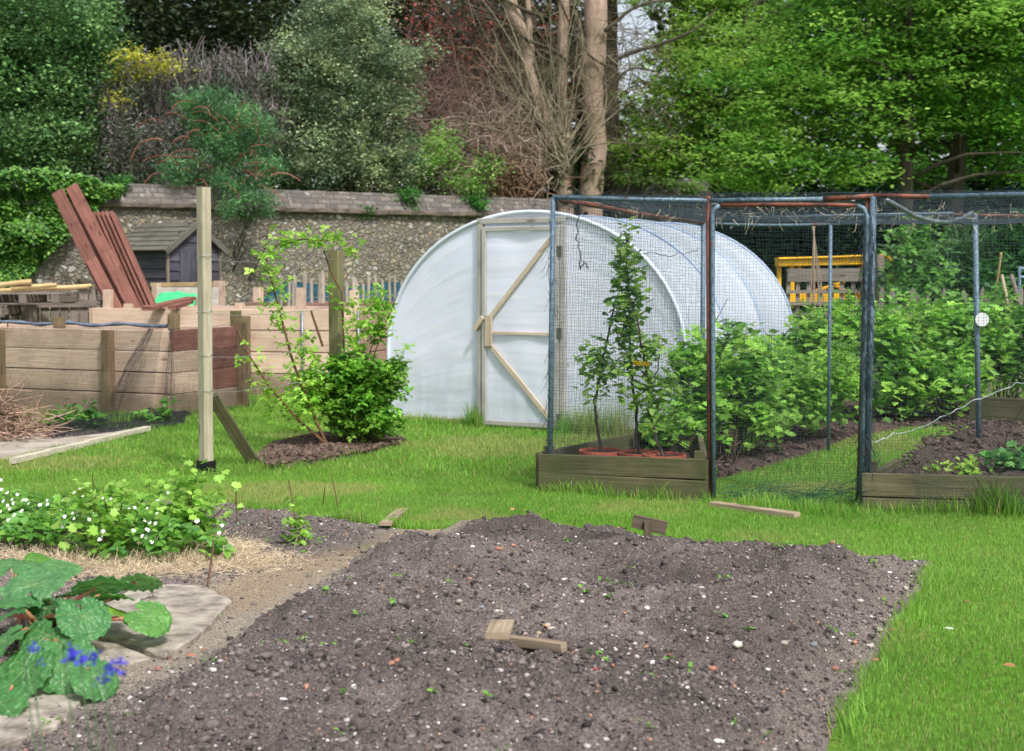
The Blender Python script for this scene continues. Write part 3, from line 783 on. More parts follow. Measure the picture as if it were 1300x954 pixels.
def post(t,x,y,z0,z1,w,mat,name='post',up=None,d=None):
    mb=MB(); mb.bar(V3(x,y,z0),V3(x,y,z1),w,d or w,up or (1,-.4,0)); return mb.build(name,mat,t)
cA=G(217,528); u1=Vector((-.92,.39)); 
A1=Vector((cA.x,cA.y))+u1*3.3
t1,A,B,C,D,u,v=bay('large pale boarded compost bay nearest the lawn, covered with black netting',(A1.x,A1.y),(cA.x,cA.y),1.2,.91,4,(M['pine'],(M['redwood'],M['pine'])))
nf=-v
for px,zt in ((5,.88),(143,.9)):
    s,_=onplane(px,500,(B.x,B.y),(u.x,u.y)); q=B+u*s+nf*.07; post(t1,q.x,q.y,0,zt,.11,M['baypost'],up=(u.x,u.y,0))
for px,zt in ((214,1.08),(68,1.02)):
    s,_=onplane(px,400,(B.x,B.y),(u.x,u.y)); q=B+u*s-nf*.09; post(t1,q.x,q.y,0,zt,.10,M['baypost'],up=(u.x,u.y,0))
q=C+u*.1; post(t1,q.x,q.y,0,.98,.1,M['baypost'])
q=C-u*.05+v*.1; post(t1,q.x,q.y,0,1.08,.1,M['baypost'])
mb=MB(); mb.quadgrid(lambda a,b:tuple(V3(*(A+(B-A)*a+(D-A)*b),.62+.12*float(fbm(np.array([a*6]),np.array([b*3]),3,3)[0]))),30,12); mb.build('compost_fill',plain('dark compost',lin((96,82,72)),.95,.3,9,bump=.8),t1,smooth=True)
# rolled netting along the back of the bay and draped nets
mb=MB(); pts=[]
for k in range(30):
    q=A+(B-A)*k/29-nf*(.16+.03*math.sin(k*1.3)); pts.append((q.x,q.y,.95+.012*math.sin(k*.9)))
mb.tube(pts,[.020+.005*math.sin(k*2.1) for k in range(30)],8); o=mb.build('rolled_netting',M['netroll'],smooth=True); tag(o,'roll of blue grey netting lying along the rim of the near compost bay','netting')
front=bil(V3(*(A+nf*.13),.93),V3(*(B+nf*.13),.93),V3(*(B+nf*.34),.02),V3(*(A+nf*.34),.02),sag=.06,axis=(nf.x,nf.y,-.2),nz=.03,seed=3)
o=net('black_netting',front,170,54,.0012,M['netblack'],su=60,sv=26,wob=.45); tag(o,'black mesh netting draped down the front boards of the near compost bay','netting')
sidef=bil(V3(*(B+nf*.15+u*.1),.93),V3(*(C+u*.16),.95),V3(*(C+u*.3),.02),V3(*(B+nf*.3+u*.25),.02),sag=.05,axis=(u.x,u.y,0),nz=.03,seed=8)
o=net('black_netting',sidef,64,48,.0012,M['netblack'],su=24,sv=26,wob=.5); tag(o,'black mesh netting hanging over the red brown side of the near compost bay','netting')
def bunch(name,label,pts,rad,n,seed,r=.002,sq=1):
    rs=np.random.RandomState(seed); P_=[np.array(p,float) for p in pts]; parts=[]
    k=rs.randint(0,len(P_)-1,n); t=rs.rand(n,1); A_=np.array(P_)[k];B_=np.array(P_)[k+1]
    c=A_+(B_-A_)*t+rs.normal(size=(n,3))*rad; c[:,2]=c[:,2].clip(.012,9)
    d=(B_-A_)+rs.normal(size=(n,3))*.5*sq; d[:,2]*=.5
    v,f,cc,_=twigs(c,d,.12+.2*rs.rand(n),r,5,1.5,0,(.03,.03,.035),.3,.9,rs)
    v[:,2]=v[:,2].clip(.008,9)
    o=npmesh(name,v,f,M['netblack']); tag(o,label,'netting'); return o
def W(px,py,off=0): 
    return G(px,py)
q=[G(62,560),G(235,541),G(240,520),G(60,540)]
def crump(seed,hh):
    b_=bil(*q)
    def fn(u,v):
        p=b_(u,v); p=p+np.stack([.10*fbm(u*9+seed,v*4,3,seed),.10*fbm(u*9,v*4+seed,3,seed+1),0*u],-1)
        p[...,2]=.02+hh*(.5+1.0*fbm(u*6+seed,v*3,4,seed+2)).clip(0,1.2)*np.sin(np.pi*v.clip(0,1))*np.interp(u,[0,.25,.5,.62,.85,1],[.3,.9,.4,.5,1,.5])
        return p
    return fn
for i_,(hh,lb) in enumerate(((.13,'scrunched heap of black netting on the ground at the foot of the near compost bay'),(.08,'lower layer of crumpled black netting trailing on the bare earth below the bay'))):
    o=net('black_netting',crump(3+7*i_,hh),150,60,.0013,M['netblack'],su=70,sv=24,wob=1.6); tag(o,lb,'netting')
a0=B+nf*.17-u*.10; 
fold=bil(V3(*(B+nf*.17-u*.16),.93),V3(*(B+nf*.17-u*.08),.93),V3(*(B+nf*.33-u*.42),.04),V3(*(B+nf*.33-u*.66),.04),sag=.03,axis=(nf.x,nf.y,0),nz=.05,seed=4)
o=net('black_netting',fold,34,60,.0010,M['netblack'],su=16,sv=26,wob=1.0); tag(o,'gathered fold of black netting hanging down the front boards near the corner post','netting')
fold=bil(V3(*(B+nf*.12+u*.08),.93),V3(*(B+nf*.12+u*.12),.93),V3(*(B+nf*.25+u*.2),.04),V3(*(B+nf*.25+u*.1),.04),sag=.03,axis=(nf.x,nf.y,0),nz=.05,seed=5)
o=net('black_netting',fold,14,50,.0010,M['netblack'],su=8,sv=26,wob=1.0); tag(o,'thin fold of black netting hanging at the corner post of the near bay','netting')
# second row
P1=P(118,388,18.2);P2=P(456,393,17.3)
t2,A,B,C,D,u,v=bay('pale boarded middle compost bay, behind the near bay and left of the polytunnel',(P1.x,P1.y),(P2.x,P2.y),1.5,1.07,4,(M['pine'],M['palered']))
nf=-v
for px,mat,wd in ((314,M['baypost'],.12),(441,M['pine'],.1)):
    s,_=onplane(px,450,(B.x,B.y),(u.x,u.y)); q=B+u*s+nf*.08; post(t2,q.x,q.y,0,.98,wd,mat,up=(u.x,u.y,0))
for px in (386,457):
    s,_=onplane(px,450,(B.x,B.y),(u.x,u.y)); q=B+u*s+nf*.05; mb=MB(); mb.tube([(q.x,q.y,0),(q.x,q.y,1.05)],.014,8); mb.build('metal_stake',M['galv'],t2,smooth=True)
for px,zt in ((132,1.3),(158,1.12),(184,1.1),(300,1.14),(378,1.33),(446,1.3),(211,1.05)):
    s,_=onplane(px,390,(B.x,B.y),(u.x,u.y)); q=B+u*s-nf*.1; post(t2,q.x,q.y,0,zt,.1,M['pine'],up=(u.x,u.y,0))
mb=MB(); mb.quadgrid(lambda a,b:tuple(V3(*(A+(B-A)*a+(D-A)*b),.9+.1*float(fbm(np.array([a*8]),np.array([b*3]),3,3)[0]))),36,12); mb.build('compost_fill',plain('brown compost',lin((150,124,112)),.95,.3,9,bump=.8),t2,smooth=True)
# third (reddish) bay behind, towards the tunnel
P3=P(318,385,20.6);P4=P(512,386,19.2)
t3,A,B,C,D,u,v=bay('reddish brown boarded bay at the back, beside the polytunnel',(P3.x,P3.y),(P4.x,P4.y),1.0,1.1,4,(M['palered'],M['palered']))
for px,zt in ((322,1.3),(516,1.2)):
    s,_=onplane(px,390,(B.x,B.y),(u.x,u.y)); q=B+u*s+v*.1; post(t3,q.x,q.y,0,zt,.12,M['pine'])
mb=MB(); mb.quadgrid(lambda a,b:tuple(V3(*(A+(B-A)*a+(D-A)*b),1.0)),10,4); mb.build('compost_fill',bpy.data.materials['brown compost'],t3)
# white/pale board with green tarp
q0=P(200,364,20.2);q1=P(250,364,20.0)
mb=MB(); 
for i in range(3): mb.bar(V3(q0.x,q0.y,1.32-.09-i*.16),V3(q1.x+.3,q1.y,1.32-.09-i*.16),.155,.03)
o=mb.build('whitewashed_board',plain('worn white boards',lin((206,198,186)),.85,.2,6,bump=.3)); tag(o,'worn whitish boarding standing behind the green tarpaulin','boards')
def tarp(a,b):
    x=q0.x+.06+(q1.x-q0.x-.04)*a; return (x,q0.y-.2-.5*b+.0,1.22-.02*a*1.5+.05*a-.3*b+.035*float(fbm(np.array([a*6]),np.array([b*3]),3,8)[0])*2)
mb=MB(); mb.quadgrid(tarp,24,12); o=mb.build('green_tarpaulin',plain('bright green plastic',lin((70,206,130)),.35,.15,8,bump=.4),smooth=True); tag(o,'bright green plastic tarpaulin lying in the bay behind the pale post','tarpaulin')
def pole(name,label,cat,a,b,r,mat,group=None,n=8):
    a=Vector(a);b=Vector(b); mb=MB(); k=6; mb.tube([a+(b-a)*i/k+V3(0,0,random.uniform(-.004,.004)) for i in range(k+1)],[r*random.uniform(.9,1.08) for _ in range(k+1)],n)
    return tag(mb.build(name,mat,smooth=False),label,cat,group)
r0=P(192,362,20.8);r1=P(283,361,20.4)
t=thing('wooden_rail','thin yellow timber rail on two posts in front of the shed','rail',(r0.x,r0.y,0))
mb=MB(); mb.bar(r0,r1,.06,.05); mb.build('rail',M['yellowpole'],t)
for px in (197,277): 
    q=P(px,366,20.62 if px<230 else 20.32); post(t,q.x,q.y+.06,0,1.36 if px<230 else 1.4,.13 if px>230 else .1,M['pine'])
# leaning planks
def plank(p_top,p_mid,ytop,w,th,label,mat=M['redwood'],face=None,end=None):
    "long board whose axis runs through two sight points"
    a=P(p_top[0],p_top[1],ytop); m_=P(p_mid[0],p_mid[1],ytop-.95*(p_mid[1]-p_top[1])/150)
    d=(m_-a).normalized(); L=(a.z)/-d.z; b=a+d*L
    mb=MB(); mb.bar(a,b,w,th,face or (1,0,.4)); o=mb.build('leaning_plank',mat); tag(o,label,'plank','red brown planks leaning in the compost bays')
    return o
plank((73,244),(143,388),19.6,.17,.05,'leftmost red brown plank, leaning to the left above the weathered board fence')
plank((91,237),(165,380),19.75,.17,.05,'tallest red brown plank, its square end against the ivy')
plank((88,262),(160,388),19.9,.16,.05,'red brown plank half hidden between the two tallest leaning planks')
plank((116,330),(146,388),19.0,.15,.04,'short split red brown plank lying in front of the two tallest planks')
for i in range(5):
    plank((121+i*5.6,273-i*.3),(170+i*6.0,385),19.9-.06*i,.05+.0*i,.16,['left outermost of the tight stack of five narrow planks','second from the left of the five stacked narrow planks','middle one of the five stacked narrow red brown planks','fourth from the left of the five stacked narrow planks','right outermost of the stack of narrow planks, showing its full pale edge'][i],face=(1,0,.4))
# flat boards at the corner
for i,(a,b) in enumerate([((186,392),(243,379)),((218,391),(241,383))]):
    p0=P(*a,17.6);p1=P(*b,18.6); mb=MB(); mb.bar(p0,p1,.14 if i==0 else .1,.05,(1,-.2,0)); o=mb.build('loose_board',M['redwood']); tag(o,['long dark board lying across the rim of the middle bay','short dark board lying beside the long one on the middle bay rim'][i],'board')
# weathered vertical board fence on the left and pallets
f0=P(-40,368,18.0);f1=P(124,367,18.9); f0.z=0;f1.z=0; d=(f1-f0).normalized(); L=(f1-f0).length
t=thing('board_fence','low weathered grey fence of upright boards behind the near compost bay','fence',tuple((f0+f1)/2))
mb=MB(); k=int(L/.125)
for i in range(k): p=f0+d*(i+.5)*L/k; mb.bar(p,p+V3(0,0,1.3+random.uniform(-.01,.01)),.11,.022,d)
mb.build('upright_boards',M['greywood'],t)
mb=MB(); mb.bar(f0+V3(0,-.04,1.11),f1+V3(0,-.04,1.11),.1,.03); mb.bar(f0+V3(0,-.04,.4),f1+V3(0,-.04,.4),.1,.03); mb.build('rail',M['greywood'],t)
for px in (37,): q=P(px,384,17.95); post(t,q.x,q.y,0,1.17,.14,M['greywood'])
def pallet(label,px0,px1,py,Y,dep=.8):
    a=P(px0,py,Y);b=P(px1,py,Y); t=thing('wooden_pallet',label,'pallet',(a.x,a.y,a.z-.13)); d=(b-a); d.z=0; L=d.length; d.normalize(); e=V3(-d.y,d.x,0)
    z=a.z
    mb=MB()
    for i in range(6): q=a+e*(.05+i*(dep-.1)/5); q.z=z; mb.bar(q,q+d*L,.09,.02,e)
    mb.build('deck_boards',M['greywood'],t)
    mb=MB()
    for i in range(4): q=a+d*(.05+i*(L-.1)/3); q.z=z-.065; mb.bar(q,q+e*dep,.1,.09,(0,0,1))
    mb.build('bearers',M['greywood'],t)
    for i in range(2):
        mb=MB(); q=a+e*(.05+i*(dep-.1)); q.z=z-.125; mb.bar(q,q+d*L,.09,.02,e); mb.build('base_board',M['greywood'],t)
pallet('grey wooden pallet resting on the weathered board fence under the yellow poles',-60,75,373,17.5)
pallet('lower grey pallet at the left edge of the picture below the other pallet',-80,3,389,17.35)
for i,(a,b,r,lb) in enumerate([((-40,366),(40,358),.035,'thickest round yellow pole lying on top of the pallets at the left edge'),
    ((14,366),(72,362),.028,'middle yellow pole lying slightly tilted on the pallets'),((-40,371),(112,364),.03,'long yellow pole running to the right along the board fence top'),((58,367),(116,362.5),.022,'thin yellow pole lying at the right end of the pole pile')]):
    pole('round_pole',lb,'pole',P(*a,17.7+i*.15),P(*b,17.9+i*.15),r,M['yellowpole'],'yellow poles on the pallets')
o=pole('dark_log','short dark log lying on top of the board fence beside the leaning planks','log',P(100,358,18.7),P(116,361,18.8),.05,M['barkdark'])
# brush pile
rs=np.random.RandomState(5)
n_=900; c=np.array(G(0,556))+rs.normal(size=(n_,3))*np.array([.3,.2,.0]); c[:,0]-=.2; r_=np.hypot((c[:,0]-G(0,553).x+.15)/.45,(c[:,1]-G(0,553).y)/.35); c[:,2]=(.04+.42*np.exp(-r_**2)*rs.rand(n_))
v,f,cc,_=twigs(c,rs.normal(size=(n_,3))*np.array([1,.7,.22]),.2+.3*rs.rand(n_),.004+.007*rs.rand(n_)**2,6,.6,.1,lin((170,142,124)),.4,.5,rs)
v[:,2]=v[:,2].clip(.02,5)
o=npmesh('brush_pile',v,f,M['twig'],col=cc); tag(o,'heap of pinkish brown prunings and twigs at the left end of the bare path','brush pile')
# ================================================================== posts with wires
pb=G(262,599); 
t=thing('timber_post','tall square pale timber post in a black metal socket on the lawn','post',(pb.x,pb.y,0))
zt=P(259,238,pb.y).z
mb=MB(); mb.bar(V3(pb.x,pb.y,.06),V3(P(258.5,238,pb.y).x,pb.y,zt),.082,.082,(.74,-.67,0),jit=.0008); mb.build('post',M['postwood'],t)
mb=MB(); 
for s in (-1,1):
    for ax in ((.74,-.67,0),(.67,.74,0)):
        a=Vector(ax); mb.bar(V3(pb.x,pb.y,.0)+a*.049*s,V3(pb.x,pb.y,.085)+a*.049*s,.105,.006,Vector((-a.y,a.x,0)))
mb.build('metal_socket',plain('black steel',lin((38,38,42)),.45,.3,20,metal=.4),t)
br=G(322,588); mb=MB(); mb.bar(P(269,503,pb.y+.12),V3(br.x,br.y,0),.09,.05,(1,0,.6)); o=mb.build('post_brace',M['olivewood']); tag(o,'dark green stained timber brace leaning against the tall pale post','brace')
p2=G(429,563); t=thing('mossy_post','square mossy green post standing inside the climbing bush','post',(p2.x,p2.y,0))
mb=MB(); mb.bar(V3(p2.x,p2.y,0),V3(p2.x-.01,p2.y,P(426,318,p2.y).z),.105,.105,(.9,-.4,0)); mb.build('post',M['mosswood'],t)
wires=[]
for i,(z,lb) in enumerate(((1.62,'topmost'),(1.2,'second from the top'),(.87,'third from the top'),(.6,'lowest'))):
    a=V3(pb.x,pb.y,z); b=V3(p2.x,p2.y,z+.02); mb=MB()
    mb.tube([a+(b-a)*k/10+V3(0,0,-.03*math.sin(math.pi*k/10)+.005*math.sin(k*2.3)) for k in range(11)],.0022,5)
    # wraps round the post
    mb.tube([a+V3(.062*math.cos(q*.8),.062*math.sin(q*.8),.004*q) for q in range(9)],.0022,5)
    o=mb.build('training_wire',M['wire']); tag(o,lb+' thin galvanised wire stretched from the pale post to the mossy post','wire','wires between the posts')
# ================================================================== paling fences
def paling(label,pts,h,sp,seed,w=.04,gapf=.12,mat=None):
    rs=random.Random(seed); t=thing('paling_fence',label,'fence',tuple(pts[0])); mb=MB()
    for a,b in zip(pts[:-1],pts[1:]):
        L=(b-a).length; d=(b-a).normalized(); k=int(L/sp)
        for i in range(k):
            if rs.random()<gapf*.3: continue
            p=a+d*(i+.5)*L/k; hh=h*rs.uniform(.92,1.04); w_=w*rs.uniform(.7,1.2); ln=rs.uniform(-.05,.05); sd=Vector((d.x,d.y,0)); bk=Vector((-d.y,d.x,0))*.011
            pr=[(-w_/2,0),(w_/2,0),(w_/2,hh-.07),(rs.uniform(-.006,.006),hh),(-w_/2,hh-.06)]
            vs=[tuple(p+sd*(x+ln*z)+bk*s+V3(0,0,z)) for s in (-1,1) for x,z in pr]
            u0=rs.random()*40
            fs=[(4,3,2,1,0),(5,6,7,8,9)]+[(j,(j+1)%5,5+(j+1)%5,5+j) for j in range(5)]
            uv=[[(u0+pr[j][1],pr[j][0]) for j in (4,3,2,1,0)],[(u0+pr[j][1],pr[j][0]) for j in range(5)]]+[[(u0,0),(u0+1,0),(u0+1,.02),(u0,.02)]]*5
            mb.add(vs,fs,uv,rs.random())
    mb.build('pales',mat or M['pale'],t)
    mb=MB()
    for z in (h*.3,h*.78):
        for a,b in zip(pts[:-1],pts[1:]):
            mb.tube([a+(b-a)*k/20+V3(0,-.016,z+.01*math.sin(k)) for k in range(21)],.004,5)
    mb.build('wire',M['wire'],t)
    return t
a=P(352,347,19.9);b=P(540,344,22.0); a.z=0;b.z=0
paling('grey chestnut paling fence in front of the teal covered heap',[a,b],1.5,.093,3,w=.05,mat=M['palelight'])
b2=P(292,352,19.6);b2.z=0
a=P(1085,385,18.5);b=P(1330,372,17.6);a.z=0;b.z=0
paling('old uneven paling fence behind the currant bushes on the right',[a,b],1.3,.12,4,w=.06)
# teal covered heap
th=thing('covered_heap','long low heap covered with dark teal plastic sheeting behind the paling fence','covered heap',(*P(430,370,21.6).to_2d(),0))
def heap(a,b):
    p=P(322+215*a,370,20.7+1.9*a); bb=b*math.pi
    prof=math.sin(bb)**.55; env=min(1,a*6,(1-a)*9)**.5
    z=(.95+.42*env*(.95+.05*math.sin(a*9)))*prof if prof>0 else 0
    y=p.y+.3-math.cos(bb)*.55
    q=.05*float(fbm(np.array([a*14]),np.array([b*5]),4,8)[0])
    return (p.x,y+q,z+q)
mb=MB(); mb.quadgrid(heap,60,20); mb.build('sheeting',plain('dark teal plastic sheet',lin((26,76,90)),.35,.5,6,bump=.5,col2=lin((12,36,44))),th,smooth=True)

# ================================================================== yellow frame machine behind the cage
YM=plain('yellow machine paint',lin((238,186,24)),.45,.15,5,spec=.5,col2=lin((206,150,20)))
t=thing('yellow_trailer','yellow painted steel frame trailer parked behind the slatted barrier','trailer',(*P(1060,385,20.6).to_2d(),0))
def yb(px0,py0,px1,py1,w,th_,nm,Y=20.6,mat=None,Y1=None):
    mb=MB(); mb.bar(P(px0,py0,Y),P(px1,py1,Y1 or Y),w,th_,(0,0,1) if abs(px1-px0)>abs(py1-py0) else (1,0,0),bev=.01); return mb.build(nm,mat or YM,t)
yb(986,333,1116,330,.13,.3,'top_beam'); yb(986,329,1116,324.5,.03,.42,'top_flange')
for px in (989,1005.5,): yb(px,336,px,392,.06,.06,'upright')
yb(1014,339,1022,352,.05,.05,'brace'); yb(1098,336,1082,350,.05,.05,'brace')
yb(1072,358,1036,369,.04,.04,'brace'); yb(1056,360,1078,372,.04,.04,'brace')
yb(1000,380,1090,378,.16,.25,'chassis'); 
mb=MB(); hp=[P(1111,392,20.2),P(1109.5,345,20.2),P(1108,328,20.2),P(1112,325,20.2),P(1126,325,20.2),P(1130,329,20.2),P(1134,392,20.2)]; mb.tube(hp,.034,8); mb.build('loop_bar',YM,t,smooth=True)
mb=MB(); mb.bar(P(1121,327,20.15),P(1121,336,20.15),.05,.04,(1,0,0)); mb.build('red_lamp',plain('red lens',lin((200,40,30)),.3),t)
mb=MB()
for k in range(2):
    c=P(1020+k*70,392,20.6); c.z=.3; mb.tube([c+V3(0,-.3,0),c+V3(0,-.1,0)],.3,20)
mb.build('wheel',plain('tyre rubber',(.02,.02,.02),.8),t)
t=thing('slatted_barrier','grey pallet style barrier of wide boards and thin slats in front of the yellow trailer','barrier',(*P(1050,390,19.4).to_2d(),0))
mb=MB(); 
for i,(p0,p1) in enumerate((((1000,344.5),(1098,343.5)),((1000,350),(1098,349)),((1000,355.5),(1098,354.5)))): mb.bar(P(*p0,19.4),P(*p1,19.4),.062,.02)
for py in (371,386,400): mb.bar(P(998,py,19.4),P(1098,py-1,19.4),.05,.02)
mb.build('boards',M['pale'],t)
mb=MB()
for px in (1001,1013,1027,1041,1056,1069,1083,1096): a=P(px,342,19.44);  mb.bar(V3(a.x,a.y,0),a,.055,.02,(1,0,0))
mb.build('slats',M['pale'],t)
mb=MB(); a=P(1117,324,19.3); t=thing('wooden_stake','thick grey stake with dark blue pipe clips right of the yellow trailer','stake',(a.x,a.y,0)); mb.bar(V3(a.x,a.y,0),a,.1,.09,(1,0,0)); mb.build('stake',M['greywood'],t)
mb=MB(); mb.tube([P(1112,346,19.2),P(1120,343,19.2),P(1121,351,19.2),P(1113,354,19.2),P(1128,362,19.2)],.022,8); mb.build('bent_pipe',plain('navy hose',lin((40,54,84)),.5),t,smooth=True)
t=thing('cane_wigwam','wigwam of thin bamboo canes tied at the top behind the fruit cage netting','cane wigwam',(*P(1045,390,16.5).to_2d(),0))
for i,(px,Y) in enumerate(((1022,16.2),(1031,16.9),(1036,16.1),(1052,16.8),(1066,16.2))):
    mb=MB(); a=P(px,415,Y); mb.tube([V3(a.x,a.y,0),P(1033+(px-1040)*-.06,286,16.5)],.008,6); mb.build('cane',M['boardstick'],t)
def stick(label,a,b,r,mat,name='garden_cane',group=None): return pole(name,label,'cane',a,b,r,mat,group,6)
stick('slanting brown stake in the back of the currant bed near the right edge',P(1272,350,15.5),P(1290,432,15.0),.018,M['boardstick'])
stick('orange cane standing at an angle behind the paling fence at right',P(1271,322,17.8),P(1264,370,18.0),.015,M['yellowpole'])
stick('thick slanting grey stick at the far right edge behind the bushes',P(1284,350,15.8),P(1305,420,15.2),.025,M['greywood'])
t=thing('blue_metal_frame','pale blue metal rack frame at the far right behind the fence','frame',(*P(1298,345,19).to_2d(),0))
mb=MB(); mb.tube([P(1294,338,19),P(1294.5,400,19)],.02,6); mb.tube([P(1294,341,19),P(1320,341,19)],.02,6); mb.tube([P(1294,352,19),P(1320,352,19)],.02,6); mb.build('frame',plain('pale blue paint',lin((120,150,180)),.5),t)
# white round disc hanging on the cage post
# ================================================================== polytunnel
def film_mat(name,trans=.10,streak=True,seed=0.0,c0=(238,241,255),tl=.25):
    m,nt,out=newmat(name); n=N(nt); geo=n('ShaderNodeNewGeometry').outputs['Position']; uv=n('ShaderNodeUVMap').outputs[0]
    w1=n.noise(n.mapping(uv,(.7,4.5,1),(0,0,math.radians(24)),(seed,0,0)),1.0,2,.5,.15).outputs[0]
    w2=n.noise(n.mapping(uv,(14,1.0,1)),1,3,.5).outputs[0]
    crease=n.ramp(w1,[(.56,(0,0,0)),(.6,(1,1,1)),(.64,(0,0,0))])
    z=n('ShaderNodeSeparateXYZ',{0:geo}).outputs[2]
    base=n.mix(n.math('MULTIPLY',crease,.5),lin(c0),lin((252,253,255)))
    damp=n.math('MULTIPLY',n.ramp(z,[(.0,(1,1,1)),(.42,(.8,.8,.8)),(.62,(0,0,0))]),n.ramp(w2,[(.35,(.25,.25,.25)),(.65,(1,1,1))]))
    base=n.mix(n.math('MULTIPLY',damp,.55),base,lin((190,204,220)))
    bp=n('ShaderNodeBump',{'Strength':.4,'Distance':.04,'Height':n.math('ADD',w1,n.math('MULTIPLY',n.noise(uv,5,4).outputs[0],.3))})
    p=n('ShaderNodeBsdfPrincipled',{'Base Color':base,'Roughness':.28,'Normal':bp.outputs[0]}); p.inputs['Specular IOR Level'].default_value=.5
    t=n('ShaderNodeBsdfTranslucent',{'Color':base})
    a=n('ShaderNodeMixShader',{0:tl,1:p.outputs[0],2:t.outputs[0]})
    tr=n('ShaderNodeBsdfTransparent',{'Color':(.95,.97,1)})
    b=n('ShaderNodeMixShader',{0:trans,1:a.outputs[0],2:tr.outputs[0]})
    nt.links.new(b.outputs[0],out.inputs[0]); return m
M['film']=film_mat('milky polythene skin',.12,c0=(222,230,243),tl=.4); M['film2']=film_mat('milky polythene end sheet',.11,seed=3.7)
TC=Vector((.17,13.75,0)); ta=math.radians(28.2); TU=Vector((math.cos(ta),-math.sin(ta),0)); TV=Vector((math.sin(ta),math.cos(ta),0))
HW=1.6; TH=2.09; ZB=.72; TL=3.35
def arch(k):
    "k 0..1 round the hoop, left to right -> (s,z)"
    Ls=ZB/(ZB*2+3.9); 
    if k<.16: return (-HW,ZB*k/.16)
    if k>.84: return (HW,ZB*(1-k)/.16)
    a=math.pi*(1-(k-.16)/.68); return (HW*math.cos(a)*1.0,ZB+(TH-ZB)*math.sin(a)**.96)
tn=thing('polytunnel','white polythene tunnel greenhouse with a timber framed door in its rounded end','polytunnel',tuple(TC+TV*TL/2))
NH=4
def skin(a,b):
    s,z=arch(a); f=b*(NH-1); fr=f-math.floor(f); sag=.018*math.sin(math.pi*fr)
    cx,cz=0,ZB; r=.008*float(fbm(np.array([a*14]),np.array([b*9]),3,4)[0])
    k=1-(sag)/1.5
    s2=s*k; z2=z*(1-(sag/2 if z>ZB else 0))
    q=TC+TU*(s2+r*(s/HW))+TV*TL*b; return (q.x,q.y,max(z2+r*(z>ZB),.0))
mb=MB(); vs=[]
mb.quadgrid(skin,72,60)
# metre-scaled uvs
mb.uv=[[(u*5.3,v*TL) for u,v in q] for q in mb.uv]
mb.build('skin',M['film'],tn,smooth=True)
def endsheet(name,off,s0,s1,z1f,flip=1,z0=0,bul=.02):
    mb=MB()
    def f(a,b):
        s=s0+(s1-s0)*a; zt=z1f(s); z=z0+(zt-z0)*b
        r=bul*math.sin(math.pi*a)*math.sin(math.pi*b)+.012*float(fbm(np.array([s*2.2+z]),np.array([z*1.4]),3,14)[0])
        q=TC+TU*s+TV*(off+r); return (q.x,q.y,z)
    mb.quadgrid(f,26,30); mb.uv=[[((s0+(s1-s0)*u)*flip,v*2) for u,v in q] for q in mb.uv]
    return mb.build(name,M['film2'],tn,smooth=True)
def zarch(s):
    s=max(-HW*.9999,min(HW*.9999,s)); return ZB+(TH-ZB)*(1-(s/HW)**2)**.48
zs=lambda s:zarch(s) if abs(s)<HW-.002 else ZB
dl,_=onplane(614,420,TC,TU); dr,_=onplane(715,420,TC,TU); _,dz=onplane(665,290,TC,TU)
dl+=.02; dr-=.02
DZ=1.9
endsheet('end_sheet',.0,-HW+.004,dl,zs); endsheet('end_sheet',.0,dr,HW-.004,zs,-1); endsheet('end_sheet',.0,dl,dr,zs,z0=DZ+.07)
endsheet('end_sheet',TL,-HW+.01,HW-.01,zs)
TP=lambda s,z,o=0:TC+TU*s+TV*o+V3(0,0,z)
for i in range(NH):
    mb=MB(); f=i/(NH-1); o=TL*f
    pts=[]
    for k in range(49):
        s,z=arch(k/48); e=1.006 if i not in(0,) else 1.01; pts.append(TP(s*e,ZB+(z-ZB)*e if z>ZB else z,o+(-.015 if i==0 else 0)))
    mb.tube(pts,.021 if i==0 else .014,8); mb.build('hoop',plain('white hoop tube',lin((214,222,234)),.35,.08,5) if i==0 else (bpy.data.materials.get('shaded hoop tube') or plain('shaded hoop tube',lin((158,176,200)),.4,.08,5)),tn,smooth=True)  # hoops behind the front one have a bluish shadow put into their colour
mb=MB(); mb.tube([TP(0,TH-.03,.02),TP(0,TH-.03,TL-.02)],.014,8); mb.build('ridge_bar',M['galv'],tn)
# timber frame round the door
gy=M['doorgrey']
mb=MB(); mb.bar(TP(dl-.035,0,-.03),TP(dl-.035,DZ+.09,-.03),.055,.05,TU); mb.bar(TP(dr+.035,0,-.03),TP(dr+.035,DZ+.09,-.03),.055,.05,TU); mb.bar(TP(dl-.06,DZ+.12,-.031),TP(dr+.06,DZ+.12,-.031),.055,.05); mb.build('door_frame',gy,tn)
mb=MB(); mb.bar(TP(-HW+.02,.03,-.03),TP(dl-.07,.03,-.03),.07,.03); mb.build('base_board',M['pine'],tn); mb=MB(); mb.bar(TP(dr+.07,.03,-.03),TP(HW-.02,.03,-.03),.07,.03); mb.build('base_board',M['pine'],tn)
mb=MB(); 
def f(a,b):
    s=dl+(dr-dl)*a; z=.04+(DZ)*b; q=TP(s,z,-.035+.01*math.sin(a*9)*math.sin(b*5)); return tuple(q)
mb.quadgrid(f,14,26); mb.uv=[[(u*.75+9,v*1.9) for u,v in q] for q in mb.uv]
dd=mb.build('door',M['film2'],tn,smooth=True)
o1=-.06
mb=MB()
mb.bar(TP(dl+.02,.03,o1),TP(dl+.02,DZ+.06,o1),.04,.03,TU); mb.bar(TP(dr-.02,.03,o1),TP(dr-.02,DZ+.06,o1),.04,.03,TU)
mb.bar(TP(dl+.04,DZ+.04,o1),TP(dr-.04,DZ+.04,o1),.04,.028); mb.bar(TP(dl+.04,.05,o1),TP(dr-.04,.05,o1),.045,.028)
mb.build('door_stile',gy,dd)
mb=MB()
